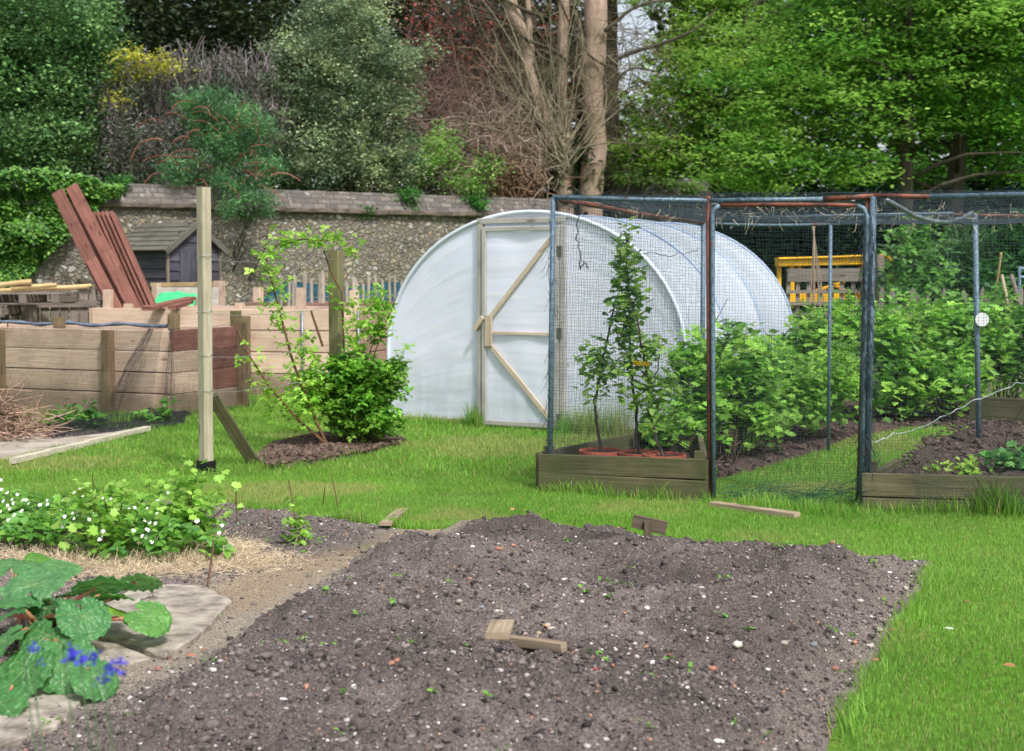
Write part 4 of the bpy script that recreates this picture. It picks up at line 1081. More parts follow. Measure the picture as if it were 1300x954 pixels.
mb.bar(TP(dl+.07,1.06,o1+.004),TP(dr-.05,DZ-.02,o1+.004),.045,.026); mb.bar(TP(dl+.07,.93,o1+.006),TP(dr-.05,.93,o1+.006),.03,.024); mb.bar(TP(dl+.07,.82,o1+.008),TP(dr-.06,.08,o1+.008),.045,.026)
mb.build('door_brace',M['doorwood'],dd)
mb=MB(); mb.bar(TP(dl+.075,.8,o1-.012),TP(dl+.075,1.1,o1-.012),.075,.03,TU); mb.build('lock_block',M['doorwood'],dd)
mb=MB(); mb.bar(TP(dl-.07,.96,o1-.03),TP(dl+.02,1.08,o1-.03),.045,.03); mb.build('turn_button',M['doorwood'],dd)
for z in (.12,.94,1.72):
    mb=MB(); mb.bar(TP(dr+.01,z-.05,o1-.01),TP(dr+.01,z+.05,o1-.01),.05,.012,TU); mb.build('hinge',plain('rusty hinge',lin((92,96,82)),.6,.3,30) if z==.12 else bpy.data.materials['rusty hinge'],dd)
# staging bench inside
t=thing('potting_bench','slatted potting bench standing inside the polytunnel left of the door','bench',tuple(TP(-.85,0,.5)))
mb=MB()
for i in range(4): mb.bar(TP(-1.35,.62,.3+i*.11),TP(-.55,.62,.3+i*.11),.09,.025,TV)
mb.build('bench_top',M['greywood'],t)
for s in (-1.25,-.65):
    for o_ in (.3,.62): mb=MB(); mb.bar(TP(s,0,o_),TP(s,.6,o_),.05,.05,TU); mb.build('leg',M['greywood'],t)
mb=MB(); mb.bar(TP(-1.22,.1,.28),TP(-.68,.5,.28),.04,.03); mb.build('brace',M['greywood'],t)
# ================================================================== fruit cage
cz=2.03
KA=G(698,624); KE=G(1300,657); cu=(KE-KA).normalized(); 
def K(px,py=640):
    s,_=onplane(px,py,KA,cu); return KA+cu*s
KR=K(901); KG=K(1100); KEND=KA+cu*4.6
zt=lambda px,p:P(px,250.5,p.y).z
RL=P(893,283,12.3); RL.z=0; zr=P(893,283,12.3).z
REND=RL+cu*4.3
fc=thing('fruit_cage','walk in fruit cage of blue grey and rusty tubes hung with fine square netting','fruit cage',tuple((KA+REND)/2))
def tubepart(name,pts,r,mat,par=fc): mb=MB(); mb.tube(pts,r,10); return mb.build(name,mat,par,smooth=True)
ztop={}
def ztp(p): # level top rail
    return cz
tl=P(702,251,KA.y); tubepart('post',[V3(KA.x,KA.y,0),V3(tl.x,KA.y,tl.z)],.019,M['bluepipe'])
tr=P(899,249,KR.y); tubepart('post',[V3(KR.x,KR.y,0),V3(tr.x,KR.y,tr.z)],.017,M['rustpipe'])
tg=P(1109,249,KG.y); tubepart('post',[V3(KG.x,KG.y,0),V3(tg.x,KG.y,tg.z)],.021,M['bluepipe'])
te=V3(KEND.x,KEND.y,tg.z); tubepart('post',[V3(KEND.x,KEND.y,0),te],.02,M['bluepipe'])
def sagl(a,b,s,k=12): return [a+(b-a)*i/k+V3(0,0,-s*4*(i/k)*(1-i/k)) for i in range(k+1)]
TLp=V3(tl.x,KA.y,tl.z);TRp=V3(tr.x,KR.y,P(899,255,KR.y).z);TGp=V3(tg.x,KG.y,tg.z)
tubepart('top_rail',[TLp,(TLp+TRp)/2+V3(0,0,-.002),TRp],.017,M['bluepipe'])
M1=P(1045,253,(K(1045)).y)
tubepart('top_rail',[TRp,M1],.016,M['bluepipe']); tubepart('top_rail',[M1,TGp],.017,M['rustpipe']); M2=P(1180,250,K(1180).y)
tubepart('top_rail',[TGp,M2],.017,M['rustpipe']); tubepart('top_rail',[M2,te],.018,M['bluepipe'])
# inner posts and rails
RLt=V3(RL.x,RL.y,zr)
tubepart('inner_post',[RL,RLt],.022,M['bluepipe'])
q=REND; 
ip2=RL+cu*1.08; tubepart('inner_post',[ip2,V3(ip2.x,ip2.y,zr-.03)],.015,M['bluepipe'])
ip3=G(1243,586); tubepart('inner_post',[ip3,P(1238,272,ip3.y)],.022,M['bluepipe'])
tubepart('side_rail',[P(712,254,KA.y+.05),P(760,262,10.5),P(800,270,11.1),RLt],.018,M['rustpipe'])
rr=V3(REND.x,REND.y,zr)
tubepart('rear_rail',sagl(RLt,V3(*(RL+cu*1.5).to_2d(),zr-.0),.03),.014,M['bluepipe'])
tubepart('rear_rail',[P(945,277,11.6),P(1020,275,11.4),P(1210,271,10.9)],.013,M['bluepipe'])
tubepart('rear_rail',[P(1180,272,12.0),P(1320,275,11.8)],.014,M['rustpipe'])
tubepart('bent_hose',[P(1125,254,9.3),P(1140,262,9.6),P(1160,274,9.9),P(1185,281.5,10.2),P(1205,282,10.4),P(1222,277,10.6),P(1234,270,11.0)],.016,M['galv'])
# door
dl_=K(907); 
dr_=K(1094,640)
nn=Vector((cu.y,-cu.x,0)); nn=nn if nn.y<0 else -nn
dp=[V3(dl_.x,dl_.y,.02)+nn*.02,P(905,430,dl_.y-.02),P(904.5,275,dl_.y-.02),P(906,266,dl_.y-.02),P(914,261,dl_.y-.03)]
top=[P(914,261,dl_.y-.03),P(985,260,K(985).y-.02),P(1060,260.5,K(1060).y-.02),P(1088,261,K(1088).y-.02)]
rgt=[P(1088,261,K(1088).y-.02),P(1097,265,K(1097).y-.02),P(1101,276,K(1100).y-.02),P(1097,430,K(1097).y-.02),V3(dr_.x,dr_.y,.02)+nn*.03]
door=tubepart('gate',dp,.015,M['bluepipe']); tubepart('top_bar',top,.014,M['rustpipe'],door); tubepart('closing_stile',rgt,.016,M['bluepipe'],door)
# extra tube beside the gate post
tubepart('post',[V3(KG.x-.045,KG.y+.03,0),V3(tg.x-.03,KG.y+.03,tg.z-.01)],.016,M['rustpipe'])
# netting
pass
nA=V3(TLp.x,TLp.y,TLp.z)+nn*.02; nB=TRp+nn*.02; 
net('net',bil(nA,nB,V3(KR.x,KR.y,.05)+nn*.03,V3(KA.x-.02,KA.y,.05)+nn*.03,sag=.012,axis=nn,nz=.004,seed=1),54,98,.0008,M['netgreen'],fc,su=26,sv=40,wob=.35)
net('net',bil(P(907,262,dl_.y),P(1099,262,KG.y),V3(dr_.x,dr_.y,.04),V3(dl_.x,dl_.y,.04),sag=.02,axis=-nn,nz=.006,seed=2),50,96,.0008,M['netgreen'],door,su=26,sv=40,wob=.4)
net('net',bil(TGp+nn*.02,te+nn*.02,V3(KEND.x,KEND.y,.05)+nn*.03,V3(KG.x,KG.y,.05)+nn*.03,sag=.02,axis=nn,nz=.006,seed=3),112,98,.0008,M['netgreen'],fc,su=50,sv=40,wob=.4)
net('net',bil(TLp+V3(-.01,0,0),RLt,RL+V3(0,0,.02),KA+V3(-.02,0,.05),sag=.05,axis=(-.8,.5,0),nz=.01,seed=4),80,70,.0009,M['netgreen'],fc,su=50,sv=40,wob=.5)
net('roof_net',bil(TLp+V3(0,0,.01),te+V3(0,0,.01),rr,RLt,sag=.10,nz=.02,seed=5),120,70,.0011,M['netgreen'],fc,su=70,sv=30,wob=.5)
# gathered net edges hanging along the posts and gate
def strand(label,pts,r,col,cat,name='netting_fold',n=160,seed=0,rad=.02):
    rs=np.random.RandomState(seed); P_=np.array([tuple(p) for p in pts]); k=rs.randint(0,len(P_)-1,n); t_=rs.rand(n,1); c=P_[k]+(P_[k+1]-P_[k])*t_+rs.normal(size=(n,3))*rad
    d=(P_[k+1]-P_[k])+rs.normal(size=(n,3))*.05; v,f,cc,_=twigs(c,d,.10+.12*rs.rand(n),r,5,.45,0,col,.3,.9,rs); return npmesh(name,v,f,M['twig'],fc,col=cc)
strand('',[P(1096,270,9.05),P(1096,430,9.05),V3(KG.x-.03,KG.y-.02,.05)],.0015,lin((60,74,80)),'net',n=260,seed=1,rad=.010)
strand('',[P(1108,270,9.05),P(1104,430,9.05),V3(KG.x+.02,KG.y-.02,.05)],.0015,lin((60,74,80)),'net',n=160,seed=2,rad=.008)
strand('',[TLp+V3(-.02,0,-.05),P(697,430,KA.y),V3(KA.x-.03,KA.y,.25)],.0013,lin((50,56,62)),'net',n=60,seed=3,rad=.010)
strand('',[TLp,TRp,TGp,te],.0016,lin((60,84,84)),'net',n=260,seed=4,rad=.006)
strand('',[V3(KR.x+.05,KR.y-.05,.03),K(960)+V3(0,-.02,.06),K(1030)+V3(0,.03,.05),K(1090)+V3(0,0,.12)],.0016,lin((40,96,80)),'net',n=160,seed=6,rad=.03)
# pale dead tendrils hanging from the roof net
rs=np.random.RandomState(9); n_=150
c=[]
for (x0,y0,x1,y1,k) in ((800,263,890,272,16),(906,268,1000,280,26),(960,262,1100,278,40),(1110,262,1200,282,30),(1200,268,1300,276,28),(740,258,860,262,8)):
    for i in range(k):
        t_=rs.rand(); px=x0+(x1-x0)*t_; py=y0+(y1-y0)*rs.rand(); Y_=10.6+rs.rand()*.8; c.append(tuple(P(px,py,Y_)))
c=np.array(c); v,f,cc,_=twigs(c,rs.normal(size=(len(c),3))*np.array([.8,.5,.6])+np.array([0,0,-.6]),.07+.12*rs.rand(len(c)),.0028,7,2.6,.3,lin((208,196,166)),.2,.7,rs)
o=npmesh('dried_tendrils',v,f,M['twig'],col=cc); tag(o,'pale dried bindweed tendrils dangling under the roof net of the fruit cage','tendrils',kind='stuff')
def vine(label,pts,r,col,nleaf=0):
    pts=[Vector(p) for p in pts]; q=[]
    for a,b in zip(pts[:-1],pts[1:]):
        for k in range(6): q.append(a+(b-a)*k/6+V3(*(np.random.RandomState(len(q)).normal(size=3)*.008)))
    mb=MB(); mb.tube(q,r,5); v=np.array(mb.v); f=np.array([x for x in mb.f if len(x)==4]); o=npmesh('dry_vine',v,f,M['twig'],col=np.tile(np.array(col),(len(v),1))); tag(o,label,'vine')
vine('dark twisted dry vine hanging down the net left of the tall apple tree',[P(722,256,9.8),P(733,270,9.8),P(731,300,9.8),P(737,325,9.8),P(735,342,9.8),P(743,333,9.8),P(748,340,9.8)],.004,lin((70,70,66)))
vine('thin dry vine caught across the net right of the tall apple tree',[P(775,333,9.8),P(800,322,9.9),P(825,320,9.9),P(848,326,9.9),P(870,321,10),P(890,318,10)],.003,lin((120,124,120)))
o=vine('white twisted twine strung across the cage net from the gate post towards the right edge',[P(1098,562,9.1),P(1140,552,9.2),P(1190,532,9.1),P(1215,520,9.05),P(1250,503,9.0),P(1300,486,8.9),P(1340,478,8.85)],.004,lin((196,206,206)))
# white disc on post
c=P(1247,406,ip3.y-.06); mb=MB(); vs=[tuple(c+V3(.055*math.cos(a*.3927),.0,.055*math.sin(a*.3927))) for a in range(16)]; mb.add(vs+[(x,y+.006,z) for x,y,z in vs],[tuple(range(16)),tuple(reversed(range(16,32)))]+[(i,(i+1)%16,16+(i+1)%16,16+i) for i in range(16)]); o=mb.build('white_disc',M['white']); tag(o,'round white plastic disc hanging beside the inner post of the cage','disc')
# ================================================================== raised beds and pots
def rbed(label,pts,z,name='raised_bed',zs=None,thk=.045,soil=None,posts=()):
    t=thing(name,label,'raised bed',tuple(sum(pts,Vector((0,0,0)))/len(pts)))
    return t
LA=G(685,624);LB=G(896,637);
t=rbed('low timber raised bed holding the potted apple trees in the cage corner',[LA,LB],.28)
zA=P(685,577,LA.y).z; zB=P(896,582,LB.y).z
mb=MB()
for k in range(2):
    f0,f1=(k+.5)/2,(k+.5)/2
    mb.bar(V3(LA.x,LA.y,zA*f0),V3(LB.x,LB.y,zB*f1),(zA+zB)/4-.003,.045-.004*k)
mb.build('front_board',M['olivewood'],t)
LC=P(824,546,11.1); zc=LC.z
mb=MB(); mb.bar(V3(LA.x-.01,LA.y+.03,zA*.75),V3(LC.x,LC.y,zc-.07),.14,.04); mb.bar(V3(LA.x-.01,LA.y+.03,zA*.25),V3(LC.x,LC.y,.07),.14,.04); mb.build('side_board',M['olivewood'],t)
LD=P(888,560,11.0); LD=V3(LD.x,LD.y,0)
mb=MB(); mb.bar(V3(LC.x,LC.y,zc-.08),V3(LD.x,LD.y,zc-.08),.14,.04); mb.build('back_board',M['olivewood'],t)
mb=MB(); mb.bar(V3(LB.x-.0,LB.y+.03,zB*.5),V3(LD.x,LD.y,zB*.5),.26,.04); mb.build('side_board',M['olivewood'],t)
for p,zz in ((LA+V3(.07,.05,0),.31),(LB+V3(-.04,.05,0),.33)): mb=MB(); mb.bar(p,p+V3(0,0,zz),.06,.06,cu); mb.build('corner_post',M['olivewood'],t)
BEDSOIL=[LA+V3(.03,.03,0),LB+V3(-.03,.03,0),LD,V3(LC.x,LC.y,0)]
soil_patch('bed_soil',BEDSOIL,.12,12,(84,72,64))
RA=G(1094,647);RB=G(1300,655)+ (G(1300,655)-G(1094,647))*1.0
zra=P(1094,600,RA.y).z; zrb=zra+.02
t=rbed('long timber raised bed at the right edge with bare soil and weeds',[RA,RB],.24)
mb=MB(); 
mb.bar(V3(RA.x,RA.y,zra*.68),V3(RB.x,RB.y,zrb*.68),zra*.62,.045); mb.bar(V3(RA.x+.005,RA.y+.004,zra*.17),V3(RB.x,RB.y+.004,zrb*.17),zra*.34,.045); mb.build('front_board',M['olivewood'],t)
mb=MB(); e=Vector((.5,.866,0)); mb.bar(V3(RA.x+.05,RA.y+.02,zra*.5),V3(*(RA+e*.9).to_2d(),zra*.5),zra*.9,.04); 
o=mb.build('side_board',M['olivewood'],t)
mb=MB(); p=RA+V3(.09,.08,0); mb.bar(p,p+V3(0,0,zra+.06),.06,.06,cu); mb.build('corner_post',M['olivewood'],t)
RB0=G(1165,600,.13); 
RSOIL=[RA+V3(.1,.04,0),RB+V3(0,.04,0),RB+e*2.2,G(1262,556),G(1210,566),G(1165,590)]
soil_patch('bed_soil',[Vector((p.x,p.y,0)) for p in RSOIL],.17,13,(84,72,64))
mb=MB(); a=P(1232,512,13.3);b=P(1330,512,12.9); mb.bar(V3(a.x,a.y,.18),V3(b.x,b.y,.18),.36,.05); o=mb.build('sleeper_edge',M['olivewood']); tag(o,'dark timber sleeper edging under the currant bushes at the far right','sleeper')
mb=MB(); a=P(1233,430,13.6) ; b=P(1330,424,13.3); 
mb=MB(); a=G(905,640,.02);b=G(1012,655,.02); mb.bar(a,b,.07,.035,(0,1,0),jit=.003); o=mb.build('threshold_board',M['boardstick']); tag(o,'pale board lying in the grass across the cage gateway','board')
def pot(label,px,Y,r=.15,zr_=.285):
    c=P(px,575,Y); c=V3(c.x,c.y,0); t=thing('plant_pot',label,'pot',tuple(c)); mb=MB()
    prof=[(r*.7,.02),(r*.93,zr_-.05),(r*.93,zr_-.045),(r,zr_-.045),(r,zr_),(r*.9,zr_),(r*.88,zr_-.05)]
    n_=28; vs=[];fs=[]
    for a,z in prof:
        for i in range(n_): vs.append((c.x+a*math.cos(2*math.pi*i/n_),c.y+a*math.sin(2*math.pi*i/n_),z))
    for k in range(len(prof)-1):
        for i in range(n_): j=(i+1)%n_; fs.append((k*n_+i,k*n_+j,(k+1)*n_+j,(k+1)*n_+i))
    mb.add(vs,fs); mb.build('pot',M['terracotta'],t,smooth=False)
    mb=MB(); mb.quadgrid(lambda a,b:(c.x+r*.88*b*math.cos(a*2*math.pi),c.y+r*.88*b*math.sin(a*2*math.pi),zr_-.02+.012*float(fbm(np.array([math.cos(a*6.28)*b*5]),np.array([math.sin(a*6.28)*b*5]),3,2)[0])+.01*(1-b)),24,8); mb.build('potting_soil',plain('dark potting soil',lin((70,58,52)),.95,.3,40,bump=.8) if 'dark potting soil' not in bpy.data.materials else bpy.data.materials['dark potting soil'],t,smooth=True)
    return c
c1=pot('terracotta pot at the left end of the raised bed, holding the slender tree',763,9.85,.155); c2=pot('middle terracotta pot in the bed, holding the tall columnar tree',812,9.75,.15); c3=pot('terracotta pot at the right end of the raised bed',843,9.62,.15)
def treelet(name,label,cat,stems,leafspec,barkcol=lin((88,76,66)),loc=None,mat='leafbright',tmpl=T_OVAL):
    "stems: list of (pts, r0, r1); leafspec: list of (pts, spacing,size,spread,cols)"
    b=stems[0][0][0]; t=thing(name,label,cat,(b[0],b[1],0))
    mb=MB()
    for pts,r0,r1 in stems:
        pts=[Vector(p) for p in pts]; q=[];
        for a,b in zip(pts[:-1],pts[1:]):
            for k in range(4): q.append(a+(b-a)*k/4+V3(random.gauss(0,1),random.gauss(0,1),0)*r0*.25)
        q.append(pts[-1]); mb.tube(q,[r0+(r1-r0)*i/(len(q)-1) for i in range(len(q))],7)
    v=np.array(mb.v); f=np.array([x for x in mb.f if len(x)==4]); npmesh('stem',v,f,M['twig'],t,col=np.array(barkcol)*(1+.3*RS.normal(size=(len(v),1))).clip(.5,1.6),smooth=True)
    parts=[leafy(p,sp,sz,tmpl,cols,spread=spr,up=.45) for (p,sp,sz,spr,cols) in leafspec]
    V,Fa,Cc=merge(parts); npmesh('foliage',V,Fa,M[mat],t,col=Cc)
    return t
APL=[lin((98,140,58)),lin((140,178,78)),lin((118,154,84)),lin((168,198,104))]
APD=[lin((76,118,52)),lin((112,154,66)),lin((140,176,84))]
Y=c1.y
treelet('apple_tree','slender dark stemmed young apple tree with few leaves, leftmost of the potted trees','tree',
  [([V3(c1.x,c1.y,.26),P(763,572,Y),P(757,535,Y),P(755,510,Y),P(762,480,Y),P(767,450,Y),P(774,415,Y),P(781,382,Y)],.012,.006)],
  [([P(740,455,Y),P(755,450,Y),P(768,470,Y)],.002,.064,.05,APL),([P(760,490,Y),P(768,440,Y)],.003,.06,.07,APL),([P(752,468,Y),P(748,500,Y)],.004,.06,.04,APL),([P(768,500,Y),P(775,470,Y)],.004,.06,.05,APL),([P(772,420,Y),P(781,385,Y)],.05,.045,.03,APL)],barkcol=lin((74,62,60)))
Y=c2.y
treelet('apple_tree','tall columnar apple tree densely covered with leaves, middle of the potted trees','tree',
  [([V3(c2.x,c2.y,.26),P(808,560,Y),P(808,520,Y),P(803,490,Y),P(800,450,Y),P(799,400,Y),P(797,350,Y),P(795,300,Y)],.013,.006)],
  [([P(799,455,Y),P(797,400,Y)],.0022,.066,.055,APD),([P(798,420,Y),P(796,335,Y)],.0013,.066,.06,APD),([P(796,355,Y),P(795,318,Y)],.0022,.062,.05,APL),([P(795,325,Y),P(796,288,Y)],.003,.06,.035,APL),([P(786,350,Y),P(808,345,Y)],.004,.05,.05,APL),([P(802,490,Y),P(800,450,Y)],.006,.05,.05,APL)],barkcol=lin((84,70,66)))
Y=c3.y
treelet('apple_tree','bushy low apple tree with a white label, rightmost of the potted trees','tree',
  [([V3(c3.x,c3.y,.26),P(832,555,Y),P(824,520,Y),P(823,495,Y),P(820,470,Y),P(813,430,Y),P(808,400,Y)],.012,.006),([P(823,495,Y),P(835,470,Y),P(838,445,Y)],.006,.003),([P(822,480,Y),P(806,462,Y),P(795,450,Y)],.005,.003)],
  [([P(790,470,Y),P(815,450,Y),P(840,445,Y)],.0022,.064,.05,APL),([P(815,490,Y),P(850,485,Y),P(860,500,Y)],.0018,.066,.055,APL),([P(800,495,Y),P(830,520,Y),P(845,525,Y)],.002,.068,.05,APL),([P(838,440,Y),P(815,430,Y)],.004,.06,.045,APL),([P(850,530,Y),P(862,545,Y)],.0035,.06,.05,APD)])
mb=MB(); Y=9.6; mb.bar(P(803,461,Y),P(825,462,Y),.03,.004); o=mb.build('yellow_tag',M['yellowtag']); tag(o,'small yellow plastic band tied to the stem of an apple tree','tag')
mb=MB(); mb.bar(P(808,505,Y),P(828,519,Y),.032,.003,(0,-.3,1)); o=mb.build('plant_label',M['white']); tag(o,'white plastic plant label hanging tilted on an apple stem','label')
# ================================================================== foreground odds and ends
def gz(px,py,it=3):
    p=G(px,py)
    for _ in range(it): p=G(px,py,float(soilz(p.x,p.y)[0]))
    return p
p=gz(818,694); t=thing('wooden_marker','low dark wooden T shaped row marker standing at the back edge of the soil bed','marker',(p.x,p.y,0))
mb=MB(); mb.bar(P(803,661,p.y),P(846,671,p.y-.02),.07,.022,(0,0,1)); mb.build('cross_board',M['darkstick'],t)
mb=MB(); mb.bar(P(822,696,p.y-.03),P(822,662,p.y-.03),.038,.03,(1,0,0)); mb.build('peg',M['darkstick'],t)
t=thing('broken_marker','pale broken T shaped wooden marker lying flat on the near soil','marker',tuple(gz(650,820)))
a=gz(613,824)+V3(0,0,.045);b=gz(645,806)+V3(0,0,.045); mb=MB(); mb.bar((a+V3(.05,0,0)),(b+V3(-.02,0,0)),.085,.022,(1,0,0)); mb.build('head_board',M['boardstick'],t)
a=gz(632,818)+V3(0,0,.02);b=gz(716,826)+V3(0,0,.012); mb=MB(); mb.bar(a,b,.035,.035,(0,1,0)); mb.build('shaft',M['boardstick'],t)
a=gz(489,672)+V3(0,0,.03);b=gz(511,659)+V3(0,0,.06); mb=MB(); mb.bar(a,b,.075,.02,(1,0,0)); o=mb.build('wood_offcut',M['boardstick']); tag(o,'small pale wood offcut lying at the lawn edge left of the mound','wood offcut')
def upstick(label,base,top,r,col,name='dead_stem'):
    b=gz(*base); q=P(top[0],top[1],b.y-.02); v,f,cc,_=twigs(np.array([tuple(b)]),np.array([tuple(q-b)]),np.array([(q-b).length]),r,6,.12,0,col,.1,.7)
    o=npmesh(name,v,f,M['twig'],col=cc); tag(o,label,'stem'); return o
BR=lin((120,92,74))
upstick('bare brown cane pushed into the soil beside the concrete slab',(263,752),(270,684),.008,lin((150,118,92)),'garden_cane')
for b_,t_,lb in (((342,667),(341,644),'thin bare stem right of the green sapling at the lawn edge'),((377,664),(363,609),'kinked pale stem standing behind the seedling with round leaves'),((410,655),(409,617),'short straight dead stem, middle of the three at the lawn edge'),((430,660),(427,603),'tall thin dead stem, rightmost at the lawn edge'),((125,652),(116,602),'dark bare twig rising from the left bushes'),((169,648),(150,612),'pale bent twig between the two left bushes'),((301,665),(298,612),'leaning bare stem right of the leafy saplings'),((725,682),(728,659),'short dark twig at the back edge of the mound left of the marker'),((578,720),(580,708),'tiny purple black peg in the middle of the soil')):
    upstick(lb,b_,t_,.005,BR)
# ================================================================== fruit bushes
CUR=[lin((86,136,54)),lin((124,172,68)),lin((158,200,90)),lin((112,162,84))]
CURD=[lin((68,114,50)),lin((100,150,62)),lin((130,174,80))]
def bush(name,label,cat,base,blobs,nc,per,cr,size,cols,tmpl=T_LOBE,mat='leafbright',stems=18,group=None,flat=.7,up=.5,shell=.5,clipz=.05,stemcol=lin((90,74,58)),sl=None,loc=None):
    t=thing(name,label,cat,(base[0],base[1],0),group)
    top=np.array([b[0] for b in blobs],float); k=RS.randint(0,len(top),stems); tgt=top[k]+RS.normal(size=(stems,3))*np.array([b[1] for b in blobs],float)[k]*.35
    b0=np.array([base[0],base[1],0.0])+RS.normal(size=(stems,3))*np.array([.07,.07,0]); d=tgt-b0; L=np.linalg.norm(d,axis=1)*1.1
    v,f,cc,_=twigs(b0,d,L,.008,6,.25,0,stemcol,.25,.4); npmesh('stems',v,f,M['twig'],t,col=cc)
    crown('foliage',t,blobs,nc,per,cr,size,tmpl,cols,M[mat],flat=flat,up=up,shell=shell,clipz=clipz)
    return t
def PB(px,py,Y,rx,ry,rz): q=P(px,py,Y); return ((q.x,q.y,q.z),(rx,ry,rz))
g='currant bushes inside and behind the fruit cage'
bs=G(925,590)
bush('currant_bush','leafy currant bush nearest the gate, directly behind the rusty post of the cage','bush',bs,[PB(925,480,11.6,.5,.45,.45),PB(915,530,11.4,.42,.4,.3),PB(895,450,11.6,.2,.3,.25),PB(955,450,11.9,.32,.35,.28),PB(965,530,11.6,.3,.3,.3)],150,15,.11,.085,CUR,group=g)
bs=G(1030,560)
bush('currant_bush','second currant bush, a lower one just left of the gate post of the cage','bush',bs,[PB(1030,490,12.6,.42,.4,.36),PB(1000,505,12.4,.35,.35,.3),PB(1068,480,12.8,.3,.4,.35),PB(1010,465,13.0,.3,.3,.22)],130,14,.11,.085,CUR,group=g)
bs=G(1040,540)
bush('currant_bush','tall currant bush rising behind the lower one in front of the yellow trailer','bush',bs,[PB(1045,440,14.0,.42,.4,.42),PB(1075,410,14.2,.4,.4,.35),PB(1010,450,14.0,.32,.35,.3)],130,14,.12,.088,CUR,group=g)
bs=G(1135,535)
bush('currant_bush','broad currant bush just right of the gate post','bush',bs,[PB(1125,450,14.4,.5,.5,.5),PB(1150,420,14.6,.42,.4,.36),PB(1130,500,14.2,.4,.4,.25)],170,14,.12,.092,CUR,group=g)
bs=G(1205,530)
bush('currant_bush','large leaved currant bush between the gate post and the inner post','bush',bs,[PB(1200,450,14.6,.5,.5,.48),PB(1220,415,14.8,.45,.4,.32),PB(1190,490,14.3,.4,.4,.28)],170,14,.12,.095,CUR,group=g)
bs=G(1275,520)
bush('currant_bush','currant bush at the right edge of the cage behind the inner post','bush',bs,[PB(1272,450,14.8,.5,.5,.42),PB(1310,440,14.8,.45,.5,.45),PB(1260,400,15.3,.4,.4,.2)],150,14,.12,.09,CURD,group=g)
bs=G(857,560)
bush('currant_bush','small young currant bush between the tall apple tree and the rusty post','bush',bs,[PB(862,520,11.3,.24,.28,.26),PB(885,490,11.5,.2,.22,.26),PB(868,455,11.5,.12,.15,.18),PB(845,545,10.9,.22,.22,.14)],60,13,.09,.08,CUR,group=g)
# climbing bush on the mossy post
TAY=[lin((66,112,44)),lin((98,150,54)),lin((130,180,68)),lin((160,204,88))]
bs=G(450,566)
t=bush('climbing_bush','vigorous climbing berry bush with arching canes on the mossy post left of the polytunnel','bush',bs,
  [PB(450,505,12.3,.34,.3,.30),PB(462,478,12.3,.26,.25,.22),PB(420,490,12.3,.24,.25,.24),PB(485,500,12.4,.16,.22,.24),PB(460,540,12.3,.26,.22,.15),PB(478,420,12.4,.12,.12,.16),PB(484,388,12.4,.06,.08,.1),PB(405,465,12.3,.12,.13,.10),PB(430,470,12.3,.12,.13,.12),PB(500,470,12.4,.08,.1,.14),PB(395,510,12.2,.14,.15,.12),PB(492,540,12.3,.12,.15,.12)],
  165,15,.10,.085,TAY,tmpl=T_TRI,stems=30)
canes=[([P(412,562,12.1),P(380,535,12.1),P(345,495,12.05),P(315,450,12.0),P(293,400,12.0)],.014,.007),([P(415,565,12.1),P(395,520,12.1),P(372,460,12.1),P(352,385,12.1),P(337,325,12.15)],.015,.008),
  ([P(436,560,12.3),P(437,450,12.35),P(434,372,12.3),P(420,345,12.3),P(411,318,12.3)],.011,.007),([P(410,440,12.25),P(395,395,12.2)],.012,.010),([P(480,560,12.4),P(500,500,12.5),P(513,445,12.5)],.007,.003),([P(338,325,12.15),P(352,312,12.15),P(385,304,12.2),P(420,306,12.2),P(447,314,12.2)],.006,.003)]
mb=MB()
for pts,r0,r1 in canes:
    q=[]
    for a,b in zip(pts[:-1],pts[1:]):
        for k in range(4): q.append(a+(b-a)*k/4)
    q.append(pts[-1]); mb.tube(q,[r0+(r1-r0)*i/(len(q)-1) for i in range(len(q))],7)
v=np.array(mb.v); f=np.array([x for x in mb.f if len(x)==4]); npmesh('canes',v,f,M['twig'],t,col=np.tile(np.array(lin((112,84,62))),(len(v),1)),smooth=True)
LF=[lin((110,160,50)),lin((150,196,76)),lin((176,206,96))]
parts=[leafy([P(333,325,12.15),P(345,312,12.15),P(385,303,12.2),P(425,304,12.2),P(448,316,12.2)],.0075,.085,T_TRI,LF,spread=.045),
 leafy([P(330,330,12.1),P(345,345,12.1),P(356,382,12.1),P(362,400,12.1)],.008,.085,T_TRI,LF,spread=.07),
 leafy([P(360,400,12.1),P(372,460,12.1),P(385,500,12.1)],.011,.085,T_TRI,LF,spread=.07),
 leafy([P(312,445,12.0),P(330,475,12.0),P(345,505,12.0)],.014,.08,T_TRI,LF,spread=.06),
 leafy([P(326,490,12.0),P(350,520,12.05),P(375,530,12.05)],.010,.085,T_TRI,LF,spread=.07),
 leafy([P(375,540,12.05),P(400,520,12.1),P(390,480,12.1)],.008,.088,T_TRI,LF,spread=.09),
 leafy([P(442,400,12.2),P(444,460,12.2)],.03,.085,T_TRI,LF,spread=.03),
 leafy([P(410,372,12.2),P(440,380,12.2),P(470,372,12.3)],.022,.085,T_TRI,LF,spread=.05),
 leafy([P(448,450,12.3),P(452,415,12.3),P(447,388,12.3)],.009,.08,T_TRI,LF,spread=.04),leafy([P(465,440,12.3),P(490,410,12.3),P(498,392,12.3)],.009,.08,T_TRI,LF,spread=.045),leafy([P(400,470,12.2),P(386,440,12.2),P(380,425,12.2)],.009,.08,T_TRI,LF,spread=.05),leafy([P(470,400,12.3),P(482,376,12.3),P(486,362,12.3)],.011,.075,T_TRI,LF,spread=.03),
 leafy([P(506,500,12.4),P(512,450,12.5),P(520,440,12.5)],.012,.08,T_TRI,LF,spread=.03)]
